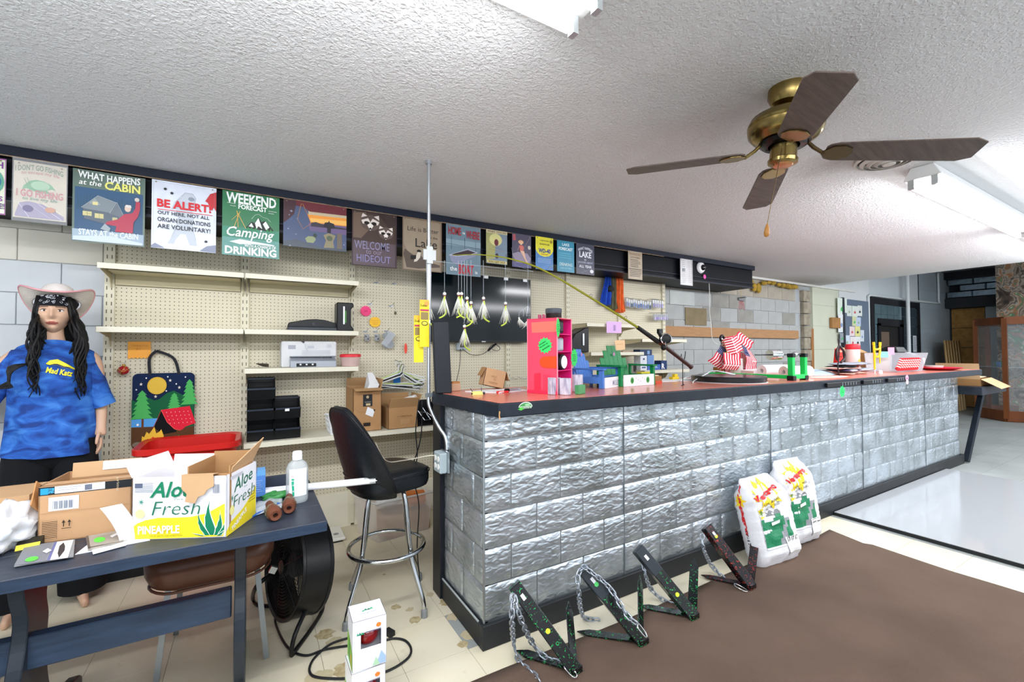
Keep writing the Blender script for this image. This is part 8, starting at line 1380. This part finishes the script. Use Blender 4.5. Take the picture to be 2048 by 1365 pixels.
for s in (1, -1):
    sh_ = J((s*.13, .005, 1.405), .045, up); sh2 = J((s*.165, .005, 1.38), .042, sh_)
    if s > 0:
        el = J((.195, .03, 1.16), .033, sh2); fa = J((.200, .0, 1.06), .029, el); wr = J((.200, -.03, .975), (.020, .024), fa); ha = J((.198, -.038, .93), (.014, .030), wr)
    else:
        el = J((-.30, .05, 1.17), .033, sh2); fa = J((-.32, -.03, 1.11), .029, el); wr = J((-.30, -.11, 1.09), (.022, .022), fa); ha = J((-.27, -.15, 1.08), (.026, .014), wr)
    hp_ = J((s*.085, 0, .88), .085, pel); kn = J((s*.11, -.01, .50), .052, hp_); an = J((s*.13, .0, .09), .033, kn); ft = J((s*.135, -.04, .045), (.03, .028), an); toe = J((s*.15, -.15, .022), (.028, .016), ft)
skinned('body', V, E, Rr, skin, mq)
# fingers of the hanging hand, each its own chain rooted in the palm
for k, (x, y0, L_, dx) in enumerate(((.199, -.062, .062, .004), (.200, -.049, .072, .003), (.198, -.036, .068, -.001), (.195, -.023, .055, -.004))):
    skinned('finger', [(x, y0, .925), (x+dx*.5, y0-.003, .900), (x+dx-.004, y0-.004, .900-L_*.42), (x+dx-.012, y0, .900-L_*.75), (x+dx-.022, y0+.003, .900-L_)], [(0, 1), (1, 2), (2, 3), (3, 4)], [.0085, .0085, .008, .0072, .0055], skin, mq, 0, 1)
skinned('thumb', [(.194, -.058, .955), (.188, -.078, .935), (.184, -.088, .912), (.183, -.090, .890)], [(0, 1), (1, 2), (2, 3)], [.010, .0095, .0085, .006], skin, mq, 0, 1)
for k in range(4): skinned('finger', [(-.27-.005*k, -.155+.004*k, 1.09-.016*k), (-.24, -.170+.004*k, 1.08-.016*k), (-.215, -.17, 1.065-.016*k), (-.20, -.165, 1.055-.016*k)], [(0, 1), (1, 2), (2, 3)], [.0085, .008, .0075, .006], skin, mq, 0, 1)
# head with face
def G(x, z, cx, cz, sx, sz): return math.exp(-((x-cx)/sx)**2-((z-cz)/sz)**2)
HC = Vector((0, -.020, 1.632))
def headp(a, b):
    th_ = 2*pi*a; ph = pi*b; dx, dy, dz = sin(th_)*sin(ph), -cos(th_)*sin(ph), -cos(ph)
    x = .071*dx; y = .090*dy; z = .112*dz
    if z < 0: k = 1-.42*min(1, (-z/.112))**1.7; x *= k; y *= (1-.22*(-z/.112)**2)
    if dy < 0:
        f = -dy; 
        y -= f*(.024*G(x, z, 0, -.018, .012, .016)+.012*G(x, z, 0, .006, .009, .022)+.010*G(x, z, 0, -.052, .022, .010)+.014*G(x, z, 0, -.088, .022, .016)+.006*G(x, z, 0, .035, .05, .012))
        y += f*(.011*G(x, z, .030, .012, .016, .011)+.011*G(x, z, -.030, .012, .016, .011)+.004*G(x, z, 0, -.038, .03, .005)+.005*G(x, z, 0, -.068, .03, .007)+.003*(G(x, z, .018, -.028, .006, .008)+G(x, z, -.018, -.028, .006, .008)))
        y -= f*(.005*G(x, z, .042, -.018, .018, .02)+.005*G(x, z, -.042, -.018, .018, .02))
    return (x, y, z)
m = MB(); m.grid(headp, 96, 72, True)
mats = [skin, mk('lips', '#b8665a', .4), mk('brow', '#7a5a4c', .7), mk('blush', '#d09a80', .5)]
for i, f in enumerate(m.f):
    c = sum((Vector(m.v[j]) for j in f), Vector())/4
    if c.y < -.05:
        x, z = c.x, c.z; L_ = abs(x)/.024
        if L_ < 1 and -.0625+.005*L_*L_ < z+.002 < -.0455-.004*L_+(.0015 if .15 < L_ < .5 else 0): m.mi[i] = 1
        if .014 < abs(x) < .050 and abs(z-(.031+.10*(abs(x)-.014)-2.4*(abs(x)-.014)**2)) < .0024: m.mi[i] = 2
h = m.build('head', mats, mq, smooth=True, loc=tuple(HC)); h.rotation_euler = (radians(-3), 0, radians(-2))
for s in (1, -1):
    ex_, ez = s*.030, .012; ey_ = -.079
    MB().sph((ex_, ey_+.010, ez), .0125, 14, (1.25, .8, .56)).build('eye', mk('eye_white', '#e9e2dc', .2), h, smooth=True)
    MB().sph((ex_, ey_+.0015, ez), .0052, 12, (1, .5, 1)).build('iris', mk('iris', '#3a261c', .15), h, smooth=True)
    MB().tube([(ex_-.016, ey_+.010, ez+.002), (ex_-.006, ey_-.0005, ez+.0075), (ex_+.006, ey_-.0005, ez+.0075), (ex_+.016, ey_+.010, ez+.003)], .0016, 6).build('eyelash', pm('#2a1c18'), h, smooth=True)
    MB().sph((s*.070, .005, 0), .022, 10, (.3, .6, 1.2)).build('ear', skin, h, smooth=True)
# T-shirt
def camo(name):
    m = bpy.data.materials.new(name); m.use_nodes = True; nt = m.node_tree; b = nt.nodes['Principled BSDF']; L = nt.links.new; b.inputs['Roughness'].default_value = .8
    tc = nt.nodes.new('ShaderNodeTexCoord'); mp = nt.nodes.new('ShaderNodeMapping'); mp.inputs['Scale'].default_value = (1, 1, 1.8); L(tc.outputs['Object'], mp.inputs[0])
    n = nt.nodes.new('ShaderNodeTexNoise'); n.inputs['Scale'].default_value = 9; n.inputs['Detail'].default_value = 5; n.inputs['Distortion'].default_value = .8; L(mp.outputs[0], n.inputs[0])
    r = nt.nodes.new('ShaderNodeValToRGB'); e = r.color_ramp.elements; e[0].position = .40; e[0].color = (*hx('#123a86'), 1); e[1].position = .48; e[1].color = (*hx('#1a52ac'), 1); q = e.new(.58); q.color = (*hx('#2a6ac4'), 1); q = e.new(.66); q.color = (*hx('#3f80d4'), 1); L(n.outputs[0], r.inputs[0]); L(r.outputs[0], b.inputs['Base Color']); return m
CAMO = camo('blue_camo')
sh = [(.865, .185, .125, 0, 0), (.90, .183, .125, 0, 0), (1.0, .176, .118, 0, 0), (1.12, .168, .112, 0, 0), (1.24, .170, .118, 0, -.004), (1.32, .172, .118, 0, -.002), (1.38, .176, .100, 0, .0), (1.425, .165, .078, 0, .004), (1.448, .128, .064, 0, .006), (1.462, .092, .062, 0, .002), (1.466, .078, .058, 0, -.002)]
def shirtf(a, b):
    q = b*(len(sh)-1); i = min(len(sh)-2, int(q)); f = q-i; z, rx, ry, cx, cy = [sh[i][k]*(1-f)+sh[i+1][k]*f for k in range(5)]; an_ = 2*pi*a
    s = (abs(cos(an_))**2.4+abs(sin(an_))**2.4)**(-1/2.4); fold = .010*sin(an_*7+z*9)*max(0, (1.3-z))*2+.006*sin(an_*13-z*14)*max(0, 1.25-z)
    bust = .028*(G(cos(an_)*rx, z, .065, 1.26, .05, .07)+G(cos(an_)*rx, z, -.065, 1.26, .05, .07)) if sin(an_) < 0 else 0
    return (cx+(rx+fold)*s*cos(an_), cy+(ry+fold)*s*sin(an_)-bust, z-.012*sin(an_)*(z > 1.44)*(-1 if 0 else 1)*2+.02*sin(an_-.6)*(b < .05))
m = MB(); m.grid(shirtf, 72, 60, True)
def sleeve(P0, P1, r0, r1, r0b, n=20):
    P0, P1 = Vector(P0), Vector(P1); d = (P1-P0).normalized(); x = d.cross(Vector((0, 1, 0))).normalized(); y = d.cross(x)
    def fn(a, b): an_ = 2*pi*a; r = r0+(r1-r0)*b; q = 1+.05*sin(an_*5+b*6); return tuple(P0+(P1-P0)*b+x*cos(an_)*r*q+y*sin(an_)*r0b*q)
    m.grid(fn, 36, n, True)
sleeve((.108, .005, 1.402), (.208, .02, 1.105), .060, .060, .072); sleeve((-.105, .005, 1.402), (-.26, .04, 1.16), .060, .062, .072)
tsh = m.build('t_shirt', CAMO, mq, smooth=True)
# chest print
def chest(u, v, e):
    x = -.022+.115*u; z = 1.392-.105*v-.02*u; rx, ry = .172, .118; c_ = max(-.98, min(.98, x/rx)); an_ = -math.acos(c_); s = (abs(cos(an_))**2.4+abs(sin(an_))**2.4)**(-1/2.4)
    bust = .028*(G(cos(an_)*rx, z, .065, 1.26, .05, .07)+G(cos(an_)*rx, z, -.065, 1.26, .05, .07)); return (x, ry*s*sin(an_)-bust-.010-e, z)
art(mq, [('p', [(.02, .30), (.15, .12), (.40, .02), (.70, .20), (1.0, .42), (.98, .48), (.80, .38), (.74, .36), (.62, .36), (.40, .26), (.28, .28), (.14, .36), (.05, .34)], '#f2e522'), ('l', [(.2, .24), (.42, .14), (.62, .28)], .004, '#123a86'), ('l', [(.15, .36), (.4, .32), (.62, .42), (.98, .46)], .004, '#f2e522'), ('t', 'Mad Katz', .48, .66, .30, .88, '#f2e522', .03, .15, 0, 4)], (0, 0, 0), (1, 0, 0), (0, 0, -1), .135, .115, name='chest_print', surf=chest)
# trousers
m = MB()
for s in (1, -1):
    def leg(a, b, s=s): z = .93-.87*b; an_ = 2*pi*a; cx = s*(.082+.055*b); r = .105-.012*b+(.02*max(0, b-.75)*4)*.5; return (cx+r*cos(an_)*(1+.03*sin(an_*4+z*12)), .005+r*.95*sin(an_)*(1+.03*sin(an_*5-z*9)), z)
    m.grid(leg, 28, 30, True)
m.sph((0, .005, .90), .17, 24, (1.02, .66, .85)); m.build('trousers', mk('black_cloth', '#0d0f14', .9, bump=.2, bs=60), mq, smooth=True)
# hair: wavy locks
m = MB(); R = random.Random(21)
for k in range(120):
    side = 1 if k % 2 else -1; t0 = R.random(); a0 = side*(.98+1.6*t0); x0 = .066*sin(a0); y0 = -.02-.085*cos(a0)*.98; z0 = 1.672+.03*R.random()
    ln = .36+.14*R.random()-(.10 if abs(a0) > 1.8 else 0); ph = R.random()*6.28; out = .016+.035*R.random(); frontness = max(0, cos(a0))
    pts = [(x0*.95, y0, z0+.03)]
    for q in range(1, 13):
        s_ = q/12; w_ = .014*s_+.003; px = x0+side*(out+(.028 if side > 0 else -.03))*min(1, s_*2.2)*(1-.25*s_)+w_*sin(s_*13+ph*.6); py = min(y0, .02)-.05*frontness*s_-.060*min(1, s_*3)*(s_ > .2)+w_*cos(s_*11+ph*.6); pz = z0-ln*s_*1.06+(.03*max(0, s_-.85)*6 if k % 9 == 0 else 0); pts.append((px, py-.03*s_, pz))
    m.tube(crv(pts, 2), [.0075*(1-.75*(i/25)**2) for i in range(25)], 5)
# back mass and curl on the left
for k in range(40):
    a0 = pi-1.2+2.4*k/39; m.tube(crv([(.07*sin(a0), -.02-.09*cos(a0), 1.70), (.085*sin(a0), -.02-.10*cos(a0), 1.6), (.10*sin(a0), .09, 1.45), (.11*sin(a0), .10, 1.30)], 3), .010, 5)
for k in range(8): m.tube(crv([(-.075, -.12, 1.36), (-.11-.006*k, -.14, 1.345), (-.145, -.15, 1.31-.006*k), (-.150, -.15, 1.27), (-.135-.008*k, -.15, 1.24), (-.17-.004*k, -.15, 1.235)], 3), .004, 5)
m.build('hair', mk('black_hair', '#0c0c0e', .38, bump=.4, bs=90, stretch=(6, 6, 1)), mq, smooth=True)
bn = mk('bandana', '#10131a', .8); m = MB()
def band(a, b): p = Vector(headp(a, .60+.22*b)); n_ = Vector((p.x, p.y, 0)).normalized(); p = p*1.09+Vector((0, 0, .004)); return tuple(p)
m.grid(band, 48, 6, True); bo = m.build('bandana', bn, mq, smooth=True, loc=tuple(HC)); 
m = MB(); R = random.Random(5)
for k in range(70):
    a = R.random(); b = .64+.16*R.random(); p = Vector(headp(a, b))*1.097+Vector((0, 0, .004))
    if p.y > .02: continue
    n_ = p.normalized(); x_ = n_.cross(Vector((0, 0, 1))).normalized(); y_ = n_.cross(x_); r1 = .003+.004*R.random(); pts = [p+x_*r1*cos(q)+y_*r1*sin(q)*1.3 for q in [2*pi*j/8 for j in range(8)]]; m.tube(pts, .0009, 4, closed=True)
o = m.build('paisley_print', pm('#d9dde4'), bo)
# straw cowboy hat (pink brim edge) worn by the mannequin
hat = thing('cowboy_hat', 'white and pink cowboy hat with wide curled brim on the mannequin', 'hat', (MO.x+.003, MO.y+.03, 1.695), 12, rot=(radians(-30), 0, radians(12)))
straw = mk('straw', '#e6dcd0', .8, bump=.6, bs=160, var=.08, vs=60); pk_ = mk('pink_edge', '#e8a9ad', .7)
def brim(a, b, dz=0):
    an_ = 2*pi*a; r = .088+.075*b; x = r*cos(an_)*1.08; y = r*sin(an_)*.98; z = .085*(abs(cos(an_))**2.2)*b**1.6-.028*(abs(sin(an_))**2)*b+dz; x *= 1-.14*b*abs(cos(an_)); return (x, y, z)
MB().lathe([(0, .012), (.089, .006)], 32).build('crown_shade', pm('#2a2628'), hat)  # dark disc added to shade the lit inside of the crown
MB().grid(brim, 64, 12, True).build('brim', straw, hat, smooth=True, solid=.003)
MB().tube([brim(k/64, 1) for k in range(64)], .0055, 6, closed=True).build('brim_edge', pk_, hat, smooth=True)
def crown(a, b):
    an_ = 2*pi*a; pr = [(.088, 0), (.088, .02), (.084, .05), (.074, .085), (.058, .098), (.03, .092), (0, .084)]; q = b*6; i = min(5, int(q)); f = q-i; r = pr[i][0]*(1-f)+pr[i+1][0]*f; z = pr[i][1]*(1-f)+pr[i+1][1]*f
    x = r*cos(an_)*(.98-(.25 if z > .05 else 0)*(z-.05)*10*.6); y = r*sin(an_)*1.12; return (x, y, z)
MB().grid(crown, 48, 18, True).build('crown', mk('straw_light', '#f4ece6', .8, bump=.5, bs=160), hat, smooth=True)
# edge of a second garment at the very left edge
t = thing('black_red_garment', 'black and red cloth item cut off by the left edge behind the mannequin elbow', 'clothing', (-1.42, 3.72, 1.05)); MB().box(-.1, 0, 0, .14, .03, .20).build('cloth', pm('#14151a'), t, bevel=.01); MB().box(-.1, -.003, .18, .143, .033, .20).build('red_trim', pm('#d02a3c'), t)
# ================================================================ far display case and camouflage column
wd = mk('case_wood', '#7d4624', .35, var=.3, vs=6, stretch=(1, 1, .3)); gl_ = mk('pane_glass', '#dfe9ee', .03, alpha=.10, spec=.9)
t = thing('glass_cabinet', 'tall wood-framed glass display cabinet at the far right', 'cabinet', (13.0, 2.5, 0)); P_ = [(0.10, .52), (-.35, .02), (.02, -.55), (.8, -.7), (1.1, .0), (.8, .50)]
for k, (x, y) in enumerate(P_): MB().beam((x, y, .06), (x, y, 2.02), .07, .07, (0, 1, 0)).build('post', wd, t)
for z in (.06, 1.95, .16):
    m = MB()
    for k in range(6): a, b = P_[k], P_[(k+1) % 6]; m.beam((a[0], a[1], z), (b[0], b[1], z), .06, .10)
    m.build('rail', wd, t)
MB().prism([(x*1.04, y*1.04) for x, y in P_], 2.0, 2.05).build('top', wd, t); MB().prism([(x*1.02, y*1.02) for x, y in P_], 0, .05).build('base', wd, t)
for z in (1.05,): MB().prism([(x*.95, y*.95) for x, y in P_], z, z+.012).build('glass_shelf', mk('shelf_glass', '#b9c4c6', .1, alpha=.5), t)
for k in (0, 1, 2): a, b = Vector((*P_[k], 0)), Vector((*P_[k+1], 0)); m = MB(); m.hexa([tuple(a+Vector((0, 0, .2))), tuple(b+Vector((0, 0, .2))), tuple(b+Vector((.004, .004, .2))), tuple(a+Vector((.004, .004, .2))), tuple(a+Vector((0, 0, 1.9))), tuple(b+Vector((0, 0, 1.9))), tuple(b+Vector((.004, .004, 1.9))), tuple(a+Vector((.004, .004, 1.9)))]); m.build('pane', gl_, t)
q = thing('shelf_goods', 'green and silver packets on the glass shelf of the far cabinet', 'goods', (13.15, 2.65, 1.0625)); R = random.Random(3)
for k in range(8): MB().bc((-.25+.09*k, .05*R.random(), .05), (.08, .06, .08+.05*R.random())).build('packet', pm(R.choice(['#2f8a4c', '#aebac4', '#4a6a9a', '#1c5c36'])), q, bevel=.01)
cmo = bpy.data.materials.new('leaf_camo'); cmo.use_nodes = True; nt = cmo.node_tree; b = nt.nodes['Principled BSDF']; b.inputs['Roughness'].default_value = .7
tc = nt.nodes.new('ShaderNodeTexCoord'); mp = nt.nodes.new('ShaderNodeMapping'); mp.inputs['Scale'].default_value = (1, 1, .8); nt.links.new(tc.outputs['Object'], mp.inputs[0]); n = nt.nodes.new('ShaderNodeTexNoise'); n.inputs['Scale'].default_value = 3.2; n.inputs['Detail'].default_value = 4; n.inputs['Distortion'].default_value = 1.2; nt.links.new(mp.outputs[0], n.inputs[0]); r = nt.nodes.new('ShaderNodeValToRGB'); nt.links.new(n.outputs[0], r.inputs[0]); nt.links.new(r.outputs[0], b.inputs['Base Color'])
e = r.color_ramp.elements; e[0].position = .30; e[0].color = (*hx('#3a322c'), 1); e[1].position = .70; e[1].color = (*hx('#e0d8cc'), 1)
for p_, c_ in ((.40, '#6d5c4e'), (.46, '#b9ab9a'), (.50, '#544a42'), (.54, '#c9bdae'), (.57, '#b8804e'), (.60, '#8d8478'), (.63, '#3f9a5a'), (.655, '#d6ccbe')): q = e.new(p_); q.color = (*hx(c_), 1)
tag(MB().box(0, 0, 0, .6, 2.3, 3.29).build('camo_column', cmo, None, loc=(14.0, .60, 0)), 'wide column wrapped in leaf camouflage print behind the glass cabinet', 'column')
t = thing('wall_planks', 'row of leaning brown panels below the far grey wall', 'panels', (13.9, 3.55, 0))
for k in range(6): 
    m = MB(); m.M = T(-.4+.17*k, -.02, 0) @ RX(-3); m.box(0, 0, 0, .16, .02, 1.62); m.build('plank', mk('ply_a', '#9c7b4a', .7, var=.25, vs=5), t); m = MB(); m.M = T(-.4+.17*k, -.02, 0) @ RX(-3); m.hexa([(0, -.03, 0), (.035, -.03, 0), (.035, 0, 0), (0, 0, 0), (.004, -.004, 1.62), (.012, -.004, 1.62), (.012, 0, 1.62), (.004, 0, 1.62)]); m.build('wedge', mk('ply_edge', '#d9bd8c', .7), t)
